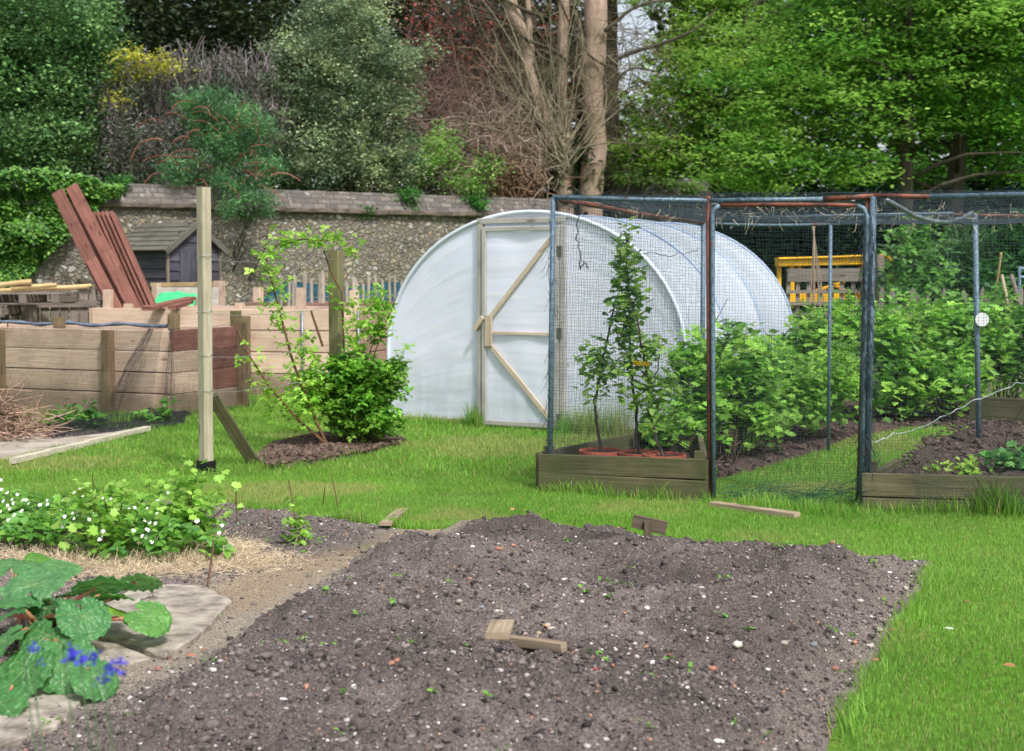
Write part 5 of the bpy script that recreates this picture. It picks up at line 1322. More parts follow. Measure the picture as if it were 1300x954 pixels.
V,Fa,Cc=merge(parts); npmesh('young_leaves',V,Fa,M['leafbright'],t,col=Cc)
# ================================================================== foreground berry saplings and strawberries
SAP=[lin((96,146,52)),lin((136,184,70)),lin((172,208,104))]
def sapling(label,px,py,tops,spread=.09,sp=.012,size=.05,cols=SAP,extra=0):
    b=gz(px,py); st=[];lf=[]
    for (tx,ty) in tops:
        q=P(tx,ty,b.y+random.uniform(-.12,.12)); m_=b+(q-b)*.5+V3(random.uniform(-.04,.04),0,0)
        st.append(([b+V3(random.uniform(-.03,.03),0,-.02),m_,q],.005,.002)); lf.append(([b+(q-b)*.25,m_,q],sp,size,spread*.6,cols)); lf.append(([q-(q-b)*.12,q+V3(0,0,.02)],.005,size,.05,cols))
    return treelet('berry_sapling',label,'sapling',st,lf,barkcol=lin((104,86,62)),tmpl=T_LOBE)
sapling('bright leafy young currant sapling at the right end of the left berry row',245,690,[(222,610),(236,622),(262,630),(288,640),(250,605),(205,640),(240,665),(275,668)],sp=.007,spread=.1,size=.06)
sapling('young currant sapling in the middle of the left berry row, left of the brightest one',135,712,[(112,625),(130,618),(160,625),(100,650),(150,655),(125,665),(175,650),(90,640)],sp=.008,spread=.12,size=.06)
sapling('sparse young currant sapling with long shoots between the other two',185,668,[(190,610),(200,635),(172,640),(210,650)],sp=.009,spread=.08,size=.07)
sapling('small sapling with two tufts of round leaves, standing alone on the bare soil',376,688,[(374,654),(381,656),(373,684)],sp=.006,spread=.035,size=.055)
STR=[lin((72,126,50)),lin((104,160,62)),lin((140,188,80)),lin((98,156,92))]
sp_=[(20,672,.3),(60,668,.3),(100,672,.28),(-20,680,.32),(30,690,.3),(75,690,.3),(120,695,.25),(150,700,.24),(190,692,.26),(215,708,.24),(245,712,.2),(170,672,.24),(208,680,.24),(0,655,.3),(-60,670,.3),(165,715,.18)]
for i,(px,py,r) in enumerate(sp_):
    b=gz(px,py); t=thing('strawberry_plant','low strawberry plant with white flowers growing through the straw','strawberry plant',tuple(b),'strawberry plants in the straw at left'); 
    n_=int(46*r/.3); a=RS.rand(n_)*6.283; rr=r*np.sqrt(RS.rand(n_)); C=np.stack([b.x+rr*np.cos(a),b.y+rr*np.sin(a),b.z+.05+.13*(1-(rr/r)**2)*(.6+.4*RS.rand(n_))],1)
    V,Fa,Cc=leaves(C,.115*(.6+.6*RS.rand(n_)),T_TRI,palette(n_,STR),up=.6); npmesh('foliage',V,Fa,M['leafbright'],t,col=Cc)
    st0=np.tile(np.array([b.x,b.y,b.z]),(n_,1)); d=C-st0; v,f,cc,_=twigs(st0,d,np.linalg.norm(d,axis=1)*.95,.0016,3,.1,0,lin((110,150,70)),.2,.8); npmesh('stalks',v,f,M['twig'],t,col=cc)
    k=int(7*r/.3); a=RS.rand(k)*6.283; rr=r*.9*np.sqrt(RS.rand(k)); parts=[]
    for j in range(k):
        c=np.array([b.x+rr[j]*math.cos(a[j]),b.y+rr[j]*math.sin(a[j])-.04,b.z+.12+.1*RS.rand()]); 
        nf_=unit(np.array([[RS.normal()*.3,-.8,.7]])); 
        an=np.arange(5)*1.2566; x=unit(np.cross(nf_,np.array([[0,0,1.]])));y_=np.cross(nf_,x); d=np.cos(an)[:,None]*x+np.sin(an)[:,None]*y_
        parts.append(leaves(np.tile(c,(5,1)),.013,( np.array([(0,0,0),(.5,.5,.06),(0,1,.1),(-.5,.5,.06)],float),np.array([(0,1,2,3)])),np.tile(np.array(lin((240,240,234))),(5,1)),nrm=nf_,up=1,dirs=d))
    for v_,f_,c_ in parts: npmesh('flower',v_,f_,M['petal'],t,col=c_)
# straw mulch
rs=np.random.RandomState(31); parts=[]
spots=[(60,718,.9,.14,2600),(150,722,.45,.18,2200),(215,716,.3,.16,2400),(262,706,.26,.15,2600),(310,712,.26,.10,1000),(20,700,.8,.3,900),(190,700,.4,.2,600)]
for px,py,sx,sy,k in spots:
    b=gz(px,py); x=b.x+rs.normal(size=k)*sx*.55; y=b.y+rs.normal(size=k)*sy; z=soilz(x,y)+.006+.03*rs.rand(k)**2
    k=int(k*1.0); x,y,z=x[:k],y[:k],z[:k]; v,f,cc,_=twigs(np.stack([x,y,z],1),rs.normal(size=(k,3))*np.array([1,1,.18]),.035+.07*rs.rand(k),.0011,3,.5,.1,lin((226,206,174)),.2,.9,rs); parts.append((v,f,cc))
V,Fa,Cc=merge(parts); o=npmesh('straw_mulch',V,Fa,M['twig'],col=Cc); tag(o,'loose pale straw mulch spread around the strawberries','straw',kind='stuff')
# ================================================================== rhubarb
def rh_mat():
    m,nt,out=newmat('rhubarb leaf'); n=N(nt)
    c=n('ShaderNodeAttribute',attribute_name='tint').outputs['Color']; geo=n('ShaderNodeNewGeometry').outputs['Position']
    a=n.noise(geo,28,4,.6).outputs[0]; c=n.mix(1.0,c,n.ramp(a,[(.3,(.55,.58,.52)),(.7,(.85,.88,.80))]),'MULTIPLY')
    b=n.noise(geo,60,3).outputs[0]
    p=n('ShaderNodeBsdfPrincipled',{'Base Color':c,'Roughness':.40,'Normal':n('ShaderNodeBump',{'Strength':.7,'Distance':.012,'Height':n.math('ADD',n.noise(geo,24,2,.5,1.2).outputs[0],n.math('MULTIPLY',b,.25))}).outputs[0]}); p.inputs['Specular IOR Level'].default_value=.45
    t=n('ShaderNodeBsdfTranslucent',{'Color':n('ShaderNodeHueSaturation',{'Color':c,'Value':1.6,'Hue':.48,'Saturation':1.25}).outputs[0]})
    mx=n('ShaderNodeMixShader',{0:.3,1:p.outputs[0],2:t.outputs[0]}); nt.links.new(mx.outputs[0],out.inputs[0]); return m
M['rhub']=rh_mat()
RC=gz(58,815)
rb=thing('rhubarb_plant','large rhubarb plant with broad crinkled leaves at the bottom left beside the concrete slabs','rhubarb plant',tuple(RC))
def rleaf(px,py,Y,Rad_,yaw,pitch,roll,fold=.12,col=(96,150,92),seed=0,droop=.25):
    "leaf plate: centre at a sight point, tip direction yaw (0=+x, 90=away)"
    rs=np.random.RandomState(seed); c=P(px,py,Y); Rad=Rad_*.98
    na,nr=120,26; ph=rs.rand(6)*6.28
    a=np.linspace(-math.pi,math.pi,na,endpoint=False)[None,:]+np.zeros((nr+1,1)); r=np.linspace(0,1,nr+1)[:,None]+np.zeros((1,na))
    # heart outline, a=0 toward tip
    out=.90+.16*np.cos(a)-.05*np.cos(2*a); out=out+.08*np.exp(-((np.abs(a)-2.4)/.5)**2); out=out*(1-.7*np.exp(-((np.abs(a)-math.pi)/.22)**2))+.018*np.sin(a*17+ph[0])+.014*np.sin(a*29+ph[1])
    rr=r*out
    lx=rr*np.cos(a); ly=rr*np.sin(a)
    va=np.array([0,.55,1.15,1.85,-.55,-1.15,-1.85]); dv=np.min(np.abs(a[...,None]-va),-1)
    ridge=np.exp(-(dv*rr/.020)**2)
    side=np.abs(np.sin((rr*5.5-np.abs(dv)*2.6)*math.pi))**8*(rr>.15)
    z=fold*np.abs(ly)*1.1 - droop*rr**2 +.035*r**3*np.sin(a*3+ph[2])+.035*r**4*np.sin(a*7+ph[3])+.03*r**6*np.sin(a*19+ph[4])+.022*fbm(lx*4+seed,ly*4,3,seed)+.026*(np.sin(rr*24-dv*9+2*fbm(lx*3,ly*3,2,seed+5)))*(r>.12)*(1-ridge)*r+.03*fbm(lx*9+seed,ly*9,3,seed+7)*r-.028*ridge*(1-r)
    L=np.stack([lx,ly,z],-1)*Rad
    cy,sy=math.cos(math.radians(yaw)),math.sin(math.radians(yaw)); cp,sp=math.cos(math.radians(pitch)),math.sin(math.radians(pitch)); cr,sr=math.cos(math.radians(roll)),math.sin(math.radians(roll))
    Rz=np.array([[cy,-sy,0],[sy,cy,0],[0,0,1]]);Ry=np.array([[cp,0,-sp],[0,1,0],[sp,0,cp]]);Rx=np.array([[1,0,0],[0,cr,-sr],[0,sr,cr]])
    V=(L.reshape(-1,3)@(Rz@Ry@Rx).T)+np.array(tuple(c))
    i=np.arange((nr+1)*na).reshape(nr+1,na); j=np.roll(i,-1,1); Fa=np.stack([i[:-1],i[1:],j[1:],j[:-1]],-1).reshape(-1,4)
    base=np.array(lin(col)); vein=np.array(lin((150,184,124)))
    tt=(ridge*.75*(1-r*.5)+.06*side*(r>.12)).clip(0,.7)[...,None]; C=base*(1+.25*fbm(lx*3+seed,ly*3,3,seed+1))[...,None]; C=C*(1-tt)+vein*tt
    o=npmesh('leaf',V,Fa,M['rhub'],rb,col=C.reshape(-1,3),smooth=True)
    m_=V.reshape(nr+1,na,3)[0,0]; # stalk from crown to leaf base
    mb=MB(); b0=RC+V3(rs.normal()*.05,rs.normal()*.05,0); e=Vector(m_)-V3(0,0,.006); mid=(b0+e)/2+V3(0,0,.05); mb.tube([b0,mid,e],[.013,.011,.007],8); mb.build('stalk',M['rstalk'],o,smooth=True)
M['rstalk']=plain('red rhubarb stalk',lin((176,92,84)),.45,.3,30,col2=lin((150,140,88)))
RL_=[(40,744,5.75,.135,100,24,-6,.10,(104,158,104),.2),(122,744,5.75,.15,20,4,-26,.14,(100,156,98),.2),(172,737,5.95,.11,25,-4,-30,.16,(112,164,104),.3),(105,781,5.45,.115,-48,-44,4,.08,(84,148,86),.12),(62,806,5.4,.12,-100,-34,0,.14,(80,138,78),.2),
 (186,782,5.6,.105,-10,-26,22,.16,(108,166,84),.22),(150,776,5.7,.095,-30,-20,-26,.2,(126,172,60),.3),(14,778,5.4,.12,170,-22,0,.16,(70,126,70),.25),(8,812,5.1,.12,-140,-30,8,.16,(90,146,84),.2),(80,838,5.05,.135,-75,-40,-4,.12,(92,152,88),.15),(36,846,5.0,.12,-105,-44,6,.14,(84,142,80),.15),
 (18,718,6.15,.13,95,14,0,.2,(96,150,92),.3),(72,722,6.15,.11,80,18,10,.22,(108,164,100),.3),(45,712,6.2,.06,60,30,20,.35,(96,150,50),.4),(118,858,4.95,.10,-40,-38,0,.16,(88,146,84),.2),(0,890,4.8,.13,-120,-34,0,.16,(86,144,82),.2),(82,762,5.6,.105,-15,2,-14,.14,(84,144,84),.2),(22,764,5.62,.12,160,4,4,.14,(88,148,88),.2),(140,758,5.7,.095,0,6,-20,.16,(96,154,90),.22),(60,728,5.9,.11,75,10,8,.16,(100,156,98),.2),(60,772,5.7,.09,-90,-20,0,.2,(60,108,60),.25),(28,800,5.6,.09,180,-30,0,.2,(56,104,58),.25),(92,752,5.9,.085,60,0,-20,.2,(72,124,70),.25)]
for i,(px,py,Y,R_,yaw,pi_,ro,fo,col,dr_p) in enumerate(RL_): rleaf(px,py,Y,R_,yaw,pi_,ro,fo,col,i+3,dr_p)
# ================================================================== blue flowers, close and out of focus
def bflower(label,px,py,Y,n_,sz,seed):
    rs=np.random.RandomState(seed); c=P(px,py,Y); g0=V3(c.x+.03,c.y+.02,0)
    t=thing('blue_flower',label,'flower',tuple(g0))
    mb=MB(); pts=[g0+(c-g0)*k/8+V3(.02*math.sin(k*.6),0,0) for k in range(9)]; mb.tube(pts,[.0014]*9,6); mb.build('stem',plain('flower stem',lin((92,120,84)),.6) if 'flower stem' not in bpy.data.materials else bpy.data.materials['flower stem'],t)
    C=np.tile(np.array(tuple(c)),(n_,1))+rs.normal(size=(n_,3))*sz*.4; d=rs.normal(size=(n_,3)); 
    V,Fa,Cc=leaves(C,sz*.8*(.6+.5*rs.rand(n_)),T_OVAL,palette(n_,[lin((44,42,150)),lin((74,70,196)),lin((96,90,214))],rs),up=0,dirs=d,rs=rs); npmesh('bloom',V,Fa,M['petal'],t,col=Cc)
    k=10; z=rs.rand(k,1); C=np.array(tuple(g0))*(1-z)+np.array(tuple(c))*z*.85+rs.normal(size=(k,3))*.01*0; V,Fa,Cc=leaves(C,.07,(T_OVAL[0]*np.array([.4,1,1]),T_OVAL[1]),palette(k,[lin((70,110,60)),lin((90,130,70))],rs),up=.3,rs=rs); npmesh('leaves',V,Fa,M['leaf'],t,col=Cc)
for a in ((43,826,2.75,16,.016,'single small blue flower, leftmost of the blurred ones'),(54,842,2.85,10,.011,'tiny dull blue bud beside the leftmost blue flower'),(97,832,2.6,26,.022,'left half of the double blue flower head in front of the rhubarb'),(116,836,2.65,18,.018,'right half of the double blue flower head'),(146,846,2.5,24,.020,'rightmost blue flower, hanging lowest over the slab'),(130,861,2.55,20,.018,'blue flower just below the rightmost one')):
    bflower(a[5],a[0],a[1],a[2],a[3],a[4],int(a[0]))
# ================================================================== stones, leaves, seedlings on the soil
ICO=None
def icos():
    t_=(1+5**.5)/2; v=np.array([(-1,t_,0),(1,t_,0),(-1,-t_,0),(1,-t_,0),(0,-1,t_),(0,1,t_),(0,-1,-t_),(0,1,-t_),(t_,0,-1),(t_,0,1),(-t_,0,-1),(-t_,0,1)],float); v/=np.linalg.norm(v[0])
    f=np.array([(0,11,5),(0,5,1),(0,1,7),(0,7,10),(0,10,11),(1,5,9),(5,11,4),(11,10,2),(10,7,6),(7,1,8),(3,9,4),(3,4,2),(3,2,6),(3,6,8),(3,8,9),(4,9,5),(2,4,11),(6,2,10),(8,6,7),(9,8,1)]); return v,f
iv,if_=icos()
def scatter_soil(n,seed,marg=.05,y0=3.3,y1=9.6):
    rs=np.random.RandomState(seed); y=y0+(y1-y0)*rs.rand(n)**1.15; x=(rs.rand(n)-.5)*.76*y; ok=inpoly(x,y,SOIL)&(polydist(x,y,SOIL)>marg)
    # fewer on the trodden strip
    x,y=x[ok],y[ok]
    xi=((x-bx0)/(bx1-bx0)*(NXG-1)).clip(0,NXG-1).astype(int); yi=((y-by0)/(by1-by0)*(NYG-1)).clip(0,NYG-1).astype(int); kp=rs.rand(len(x))>PATHW[yi,xi]*.86
    return x[kp],y[kp],rs
def rocks(x,y,r,cols,rs,flat=.6,sink=.2,name='pebbles',zz=None):
    n=len(x); z=(soilz(x,y) if zz is None else zz)+r*flat*(1-sink*2)*.6
    V=iv[None]*(1+.28*rs.normal(size=(n,12,1)))*np.array([1,1,flat])[None]*(r[:,None,None])
    s=.7+.6*rs.rand(n,3)[:,None,:]; V=V*s; a=rs.rand(n)*6.28; c,s_=np.cos(a)[:,None],np.sin(a)[:,None]
    V=np.stack([V[...,0]*c-V[...,1]*s_,V[...,0]*s_+V[...,1]*c,V[...,2]],-1)+np.stack([x,y,z],1)[:,None,:]
    Fa=(np.arange(n)[:,None,None]*12+if_[None]).reshape(-1,3)
    return V.reshape(-1,3),Fa,np.repeat(cols,12,axis=0)
x,y,rs=scatter_soil(46000,3); n_=len(x); r=.002+.005*rs.rand(n_)**2.2
pw_=rs.rand(n_); SC=np.array([lin((104,94,94)),lin((54,47,49)),lin((136,126,124)),lin((184,174,170)),lin((232,226,222)),lin((182,134,112))]); ci=rs.choice(6,n_,p=[.25,.30,.2,.13,.08,.04]); cols=SC[ci]*(1+.15*rs.normal(size=(n_,1))).clip(.6,1.4)
A_=rocks(x,y,r,cols,rs)
x,y,rs=scatter_soil(42000,8); n_=len(x); r=.0025+.011*rs.rand(n_)**3.2; cols=np.array(lin((108,99,95)))*(1+.42*rs.normal(size=(n_,1))).clip(.25,2.2)
B_=rocks(x,y,r,cols,rs,.8,.3)
x,y,rs=scatter_soil(900,12); n_=len(x); r=.007+.007*rs.rand(n_); ci=rs.choice(6,n_,p=[.05,.05,.25,.3,.2,.15]); cols=SC[ci]
Cx=rocks(x,y,r,cols,rs)
# crumbs on the dug rows and on the patches
SLP=[[G(*p) for p in q] for q in SL]; rs=np.random.RandomState(91); x=-2.9+1.8*rs.rand(2600); y=4.5+2.2*rs.rand(2600); ok=np.zeros(len(x),bool)
for q in SLP: ok|=inpoly(x,y,q)&(polydist(x,y,q)>.03)&(rs.rand(len(x))<.25+.75*vnoise(x*3,y*3,2))
x,y=x[ok],y[ok]; n_=len(x); Dx=rocks(x,y,.0015+.004*rs.rand(n_)**2.5,np.array(lin((104,94,90)))*(1+.4*rs.normal(size=(n_,1))).clip(.3,2.2),rs,.7,.2,zz=np.full(n_,.03))
x,y,rs=scatter_soil(2600,18,.1); kk=inpoly(x,y,MOUND)&(fbm(x*1.7,y*1.7,3,19)>-.08); x,y=x[kk],y[kk]; n_=len(x); r=.008+.017*rs.rand(n_)**3
Ex=rocks(x,y,r,np.array(lin((98,89,85)))*(1+.3*rs.normal(size=(n_,1))).clip(.4,1.8),rs,.75,.4)
V,Fa,Cc=merge([A_,B_,Cx,Dx,Ex]); o=npmesh('pebbles',V,Fa,M['stone'],col=Cc); tag(o,'small pebbles and soil crumbs scattered over the dug bed','pebbles',kind='stuff')
STN=[(634,698,.026,'o'),(610,708,.02,'g'),(631,777,.018,'w'),(612,773,.026,'g'),(669,793,.018,'w'),(650,779,.028,'g'),(661,791,.02,'d'),(700,800,.026,'w'),(583,765,.02,'w'),(395,785,.018,'g'),(607,737,.02,'w'),(806,819,.02,'w'),(936,820,.026,'w'),(905,697,.02,'w'),(922,701,.03,'t'),(936,706,.03,'t'),(1046,684,.02,'w'),(957,759,.016,'w'),(1045,754,.02,'w'),(995,818,.022,'w'),(799,790,.016,'w'),(1033,820,.022,'g'),(1150,748,.022,'w'),(1092,764,.02,'w'),(1120,790,.028,'t'),(1104,822,.026,'w'),(1112,840,.026,'o'),(1115,801,.026,'w'),(813,806,.02,'w'),(405,727,.018,'w'),(500,715,.018,'w'),(378,755,.016,'w'),(536,731,.018,'g'),(424,690,.014,'w'),(245,750,.018,'w'),(695,795,.02,'w'),(684,806,.024,'t'),(780,798,.018,'w'),(560,722,.02,'t'),(471,785,.014,'o'),(504,840,.018,'o'),(527,853,.02,'o'),(1060,850,.02,'o'),(905,850,.022,'o'),(740,745,.018,'w'),(830,720,.02,'g')]
cmap={'w':(182,173,162),'g':(126,126,130),'o':(168,118,98),'t':(168,150,128),'d':(84,82,84)}; kmap={'w':('pale flint stone lying on the dug soil','pale flint stones on the soil'),'g':('blue grey stone lying on the dug soil','grey stones on the soil'),'o':('broken piece of orange brick lying on the dug soil','orange brick pieces on the soil'),'t':('rough tan stone half sunk in the dug soil','tan stones on the soil'),'d':('dark knobbly flint beside a cluster of pale stones',None)}
rs=np.random.RandomState(77)
for px,py,r,k in STN:
    p=gz(px,py); c=np.array(lin(cmap[k]))*(1+.1*rs.normal())
    # subdivided, lumpy
    u_=rs.rand(); v=iv.copy(); f=if_; 
    mid={}; vv=[tuple(q) for q in v]; nf=[]
    def mp(a,b):
        key=(min(a,b),max(a,b))
        if key not in mid: q=(np.array(vv[a])+np.array(vv[b])); q/=np.linalg.norm(q); mid[key]=len(vv); vv.append(tuple(q))
        return mid[key]
    for a,b,c_ in f: ab,bc,ca=mp(a,b),mp(b,c_),mp(c_,a); nf+=[(a,ab,ca),(b,bc,ab),(c_,ca,bc),(ab,bc,ca)]
    v=np.array(vv); v*=(1+.16*rs.normal(size=(len(v),1))); v=v*np.array([.8+.5*rs.rand(),.8+.4*rs.rand(),.5+.2*rs.rand()])*r*.62
    v=v+np.array([p.x,p.y,p.z+r*.22]); nm={'o':'brick_fragment'}.get(k,'stone'); o=npmesh(nm,v,np.array(nf),M['stone'],col=np.tile(c,(len(v),1))); tag(o,kmap[k][0],'brick fragment' if k=='o' else 'stone',kmap[k][1])
FL=[(250,836,.05,(196,132,104)),(255,829,.04,(190,120,90)),(272,860,.04,(196,130,112)),(193,852,.045,(206,120,110)),(300,816,.02,(150,90,70)),(596,816,.04,(120,40,34)),(750,853,.05,(170,84,80)),(697,601+200,.035,(210,170,130)),(1143,786,.035,(190,110,90)),(1255,683,.03,(206,196,160)),(1223,766,.035,(160,90,80)),(1211,803,.05,(206,214,196)),(1060,686,.03,(206,170,110)),(1290,850,.05,(180,130,90)),(650,651,.05,(200,150,110)),(1130,804,.035,(180,90,80)),(846,836,.03,(196,120,90)),(210,838,.03,(150,80,70)),(1176,844,.04,(170,120,90)),(1280,770,.03,(190,120,90))]
for i,(px,py,s,c) in enumerate(FL):
    p=gz(px,py) if px<1190 and py>665 else G(px,py,.035); n_=1
    V,Fa,Cc=leaves(np.array([[p.x,p.y,p.z+.012]]),s,T_OVAL,np.array([lin(c)]),up=.75); o=npmesh('fallen_leaf',V,Fa,M['petal'],col=Cc)
    tag(o,'dry fallen leaf curled on the ground at the front of the garden','leaf','dry fallen leaves on soil and lawn')
x,y,rs=scatter_soil(230,44); parts=[]
n_=len(x); 
for k in range(5):
    C=np.stack([x+rs.normal(size=n_)*.012,y+rs.normal(size=n_)*.012,soilz(x,y)+.012+.012*rs.rand(n_)],1); parts.append(leaves(C,(.010+.02*rs.rand(n_)),T_OVAL,palette(n_,[lin((84,140,50)),lin((132,180,80))],rs),up=.5,rs=rs))
V,Fa,Cc=merge(parts); o=npmesh('seedlings',V,Fa,M['leaf'],col=Cc); tag(o,'tiny green weed seedlings dotted over the dug soil','seedlings',kind='stuff')
# twigs & clods on row soil and patch
def litter(poly,n,seed,col,name,label,h=.05):
    rs=np.random.RandomState(seed); xs=[p[0] for p in poly];ys=[p[1] for p in poly]; x=min(xs)+(max(xs)-min(xs))*rs.rand(n);y=min(ys)+(max(ys)-min(ys))*rs.rand(n); ok=inpoly(x,y,poly)&(x<6); x,y=x[ok],y[ok]; n=len(x)
    v=rocks(x,y,.008+.022*rs.rand(n)**2,np.array(lin(col))*(1+.25*rs.normal(size=(n,1))).clip(.4,1.8),rs,.6,.1,zz=np.full(n,h))
    o=npmesh(name,*v[:2],M['stone'],col=v[2]); tag(o,label,'clods',kind='stuff')
litter(PATCH,2600,5,(104,86,76),'soil_clods','loose dark clods and bark chips under the climbing bush',.035)
litter(ROWSOIL,9000,6,(96,80,76),'soil_clods','loose dark clods and bark chips along the currant row',.035)
litter(BEDSOIL,1500,7,(80,66,60),'soil_clods','loose dark clods in the raised bed holding the apple pots',.12)
litter(RSOIL,4500,8,(92,78,72),'soil_clods','loose dark clods in the raised bed at the right edge',.175)
# weeds/plants in right raised bed
def weed(label,px,py,z,blob,nc,size,cols,tmpl=T_LOBE,name='weed'):
    b=G(px,py,z); t=thing(name,label,'plant',tuple(b)); crown('foliage',t,[((b.x+d[0],b.y+d[1],b.z+d[2]),d[3:]) for d in blob],nc,9,.06,size,tmpl,cols,M['leafbright'],clipz=b.z-.02); 
    st=np.tile(np.array([b.x,b.y,b.z-.03]),(10,1)); v,f,cc,_=twigs(st,RS.normal(size=(10,3))*np.array([.5,.5,.2])+np.array([0,0,1]),.14,.002,4,.2,0,lin((110,130,70))); npmesh('stalks',v,f,M['twig'],t,col=cc); return t
weed('lime green leafy weed in the middle of the right raised bed',1228,602,.18,[(0,0,.04,.12,.08,.05)],9,.05,LF)
weed('bluish green strawberry like plant at the right end of the right raised bed',1283,598,.18,[(0,0,.08,.16,.12,.07),(.1,0,.12,.1,.1,.06)],18,.065,[lin((90,150,84)),lin((120,176,96))])
weed('small pale green seedling group in the far right raised bed',1187,600,.18,[(0,0,.02,.08,.05,.03)],4,.04,LF)
rs=np.random.RandomState(4)
for i,(px,py,tx,ty,r) in enumerate(((1268,592,1282,500,.006),(1260,590,1258,560,.004),(1262,596,1290,545,.004),(1185,596,1187,560,.004),(1216,590,1216,548,.004),(1200,590,1198,572,.003),(1276,580,1270,540,.004))):
    b=G(px,py,.15); q=P(tx,ty,b.y); v,f,cc,_=twigs(np.array([tuple(b)]),np.array([tuple(q-b)]),np.array([(q-b).length]),r,6,.2,0,lin((104,84,70)),.1,.5); o=npmesh('dead_stem',v,f,M['twig'],col=cc); tag(o,'bare dead stem sticking up from the right raised bed','stem','bare stems in the right raised bed')
# long grass along the edges
TS=[edge_tufts([TP(-HW,0,-.08),TP(dl-.05,0,-.08)],700,.05,.16,.04,1),edge_tufts([TP(dl-.15,0,-.1),TP(dl,0,-.1)],160,.1,.26,.03,2),edge_tufts([TP(dr+.02,0,-.1),TP(dr+.75,0,-.15)],900,.1,.34,.06,3),
 edge_tufts([LA+V3(0,-.06,0),LB+V3(0,-.06,0)],500,.04,.13,.025,4),edge_tufts([RA+V3(0,-.06,0),RB+V3(0,-.06,0)],1200,.05,.17,.03,5),edge_tufts([G(1235,652),G(1300,657)],500,.1,.3,.03,15),
 edge_tufts([G(225,528),G(300,505)],900,.06,.2,.07,6),edge_tufts([G(268,515),G(305,500)],700,.15,.5,.07,7,.007),edge_tufts([G(115,545),G(215,532)],260,.05,.16,.05,8),
 edge_tufts([G(*p) for p in [(300,641),(330,648),(410,656),(470,665),(540,675),(566,674),(700,680),(880,696),(1040,708),(1190,716),(1172,760),(1152,792),(1122,838),(1106,866),(1070,940)]],5200,.03,.075,.03,9),
 edge_tufts([G(*p) for p in [(12,588),(60,576),(130,561),(185,547)]],900,.03,.07,.03,10),edge_tufts([G(930,640),G(1090,655)],900,.04,.12,.1,11),edge_tufts([G(*p) for p in PATCHPX] if 'PATCHPX' in globals() else PATCH+PATCH[:1],1200,.03,.07,.04,12),
 edge_tufts([G(-90,650),G(60,648),G(150,642),G(300,641)],1500,.03,.07,.04,13)]
grassmesh('long_grass',TS,'longer grass tufts growing along the boards, tunnel and bed edges')
# nettles at the near bay foot
weed('dark green nettle patch at the foot of the near compost bay',90,546,.0,[(0,0,.1,.3,.1,.12),(.25,0,.15,.12,.1,.12)],26,.07,[lin((60,110,50)),lin((84,132,60))],T_OVAL,'nettle_clump')
weed('small leafy weed at the foot of the compost bay corner post',190,540,.0,[(0,0,.08,.16,.08,.1),(.15,0,.15,.08,.06,.14)],14,.06,[lin((80,140,56)),lin((110,160,70))],T_OVAL,'weed')
# ================================================================== ivy and plants on the wall
rs=np.random.RandomState(2)
t=thing('ivy','dense glossy ivy covering the left end of the flint wall','ivy',(*P(40,300,22).to_2d(),0))
n_=42000; px=-130+275*rs.rand(n_); 
bot=np.interp(px,[-130,0,40,60,100,126],[400,372,345,318,285,250])
top=np.interp(px,[-130,0,90,126],[212,218,222,240])+6*(vnoise(px*.08,px*0,3)-.5)*2
py=top+(bot-top)*rs.rand(n_)**.95; ok=py<bot-6+16*vnoise(px*.07,py*.07,9); px,py,top=px[ok],py[ok],top[ok]; n_=len(px)
D=np.array([tuple(P(a,b,1.0)) for a,b in zip(px,py)]); 
# intersect with wall front plane, offset outwards
den=D[:,1]-D[:,0]*wu.y/wu.x; Yw=(wa.y-wa.x*wu.y/wu.x)/den; 
hh=(.12+.32*fbm(px*.03,py*.03,3,3)+.15*(py<top+22)+.12*rs.rand(n_)).clip(.05,.8)
C=np.stack([D[:,0]*Yw,Yw,H+(D[:,2]-H)*Yw],1); nw=np.array([wu.y,-wu.x,0]); C=C+nw*hh[:,None]
cl=vnoise(px*.1,py*.1,4); col=palette(n_,[lin((40,84,34)),lin((66,116,44)),lin((104,150,60)),lin((130,172,76))],rs)*(0.7+.6*cl)[:,None]
V,Fa,Cc=leaves(C,.078*(.6+.6*rs.rand(n_)),T_OVAL,col,up=.55,nrm=unit(nw[None]+np.array([[0,0,.7]])),rs=rs); npmesh('foliage',V,Fa,M['leafglossy'],t,col=Cc)
mb=MB(); nwv=Vector((nw[0],nw[1],0))
for i_ in range(16):
    x0=P(-60+12*i_,300,22).x; y0=wallY(x0); q=[V3(x0+.1*math.sin(k*1.3+i_),y0,.05+k*.45*(1-.035*i_))+nwv*.07 for k in range(6)]; mb.tube(q,[.022,.02,.017,.013,.01,.006],5)
mb.build('vines',M['barkdark'],t)
def PBL(px,py,Y,rx,ry,rz): q=P(px,py,Y); return ((q.x,q.y,q.z),(rx,ry,rz))
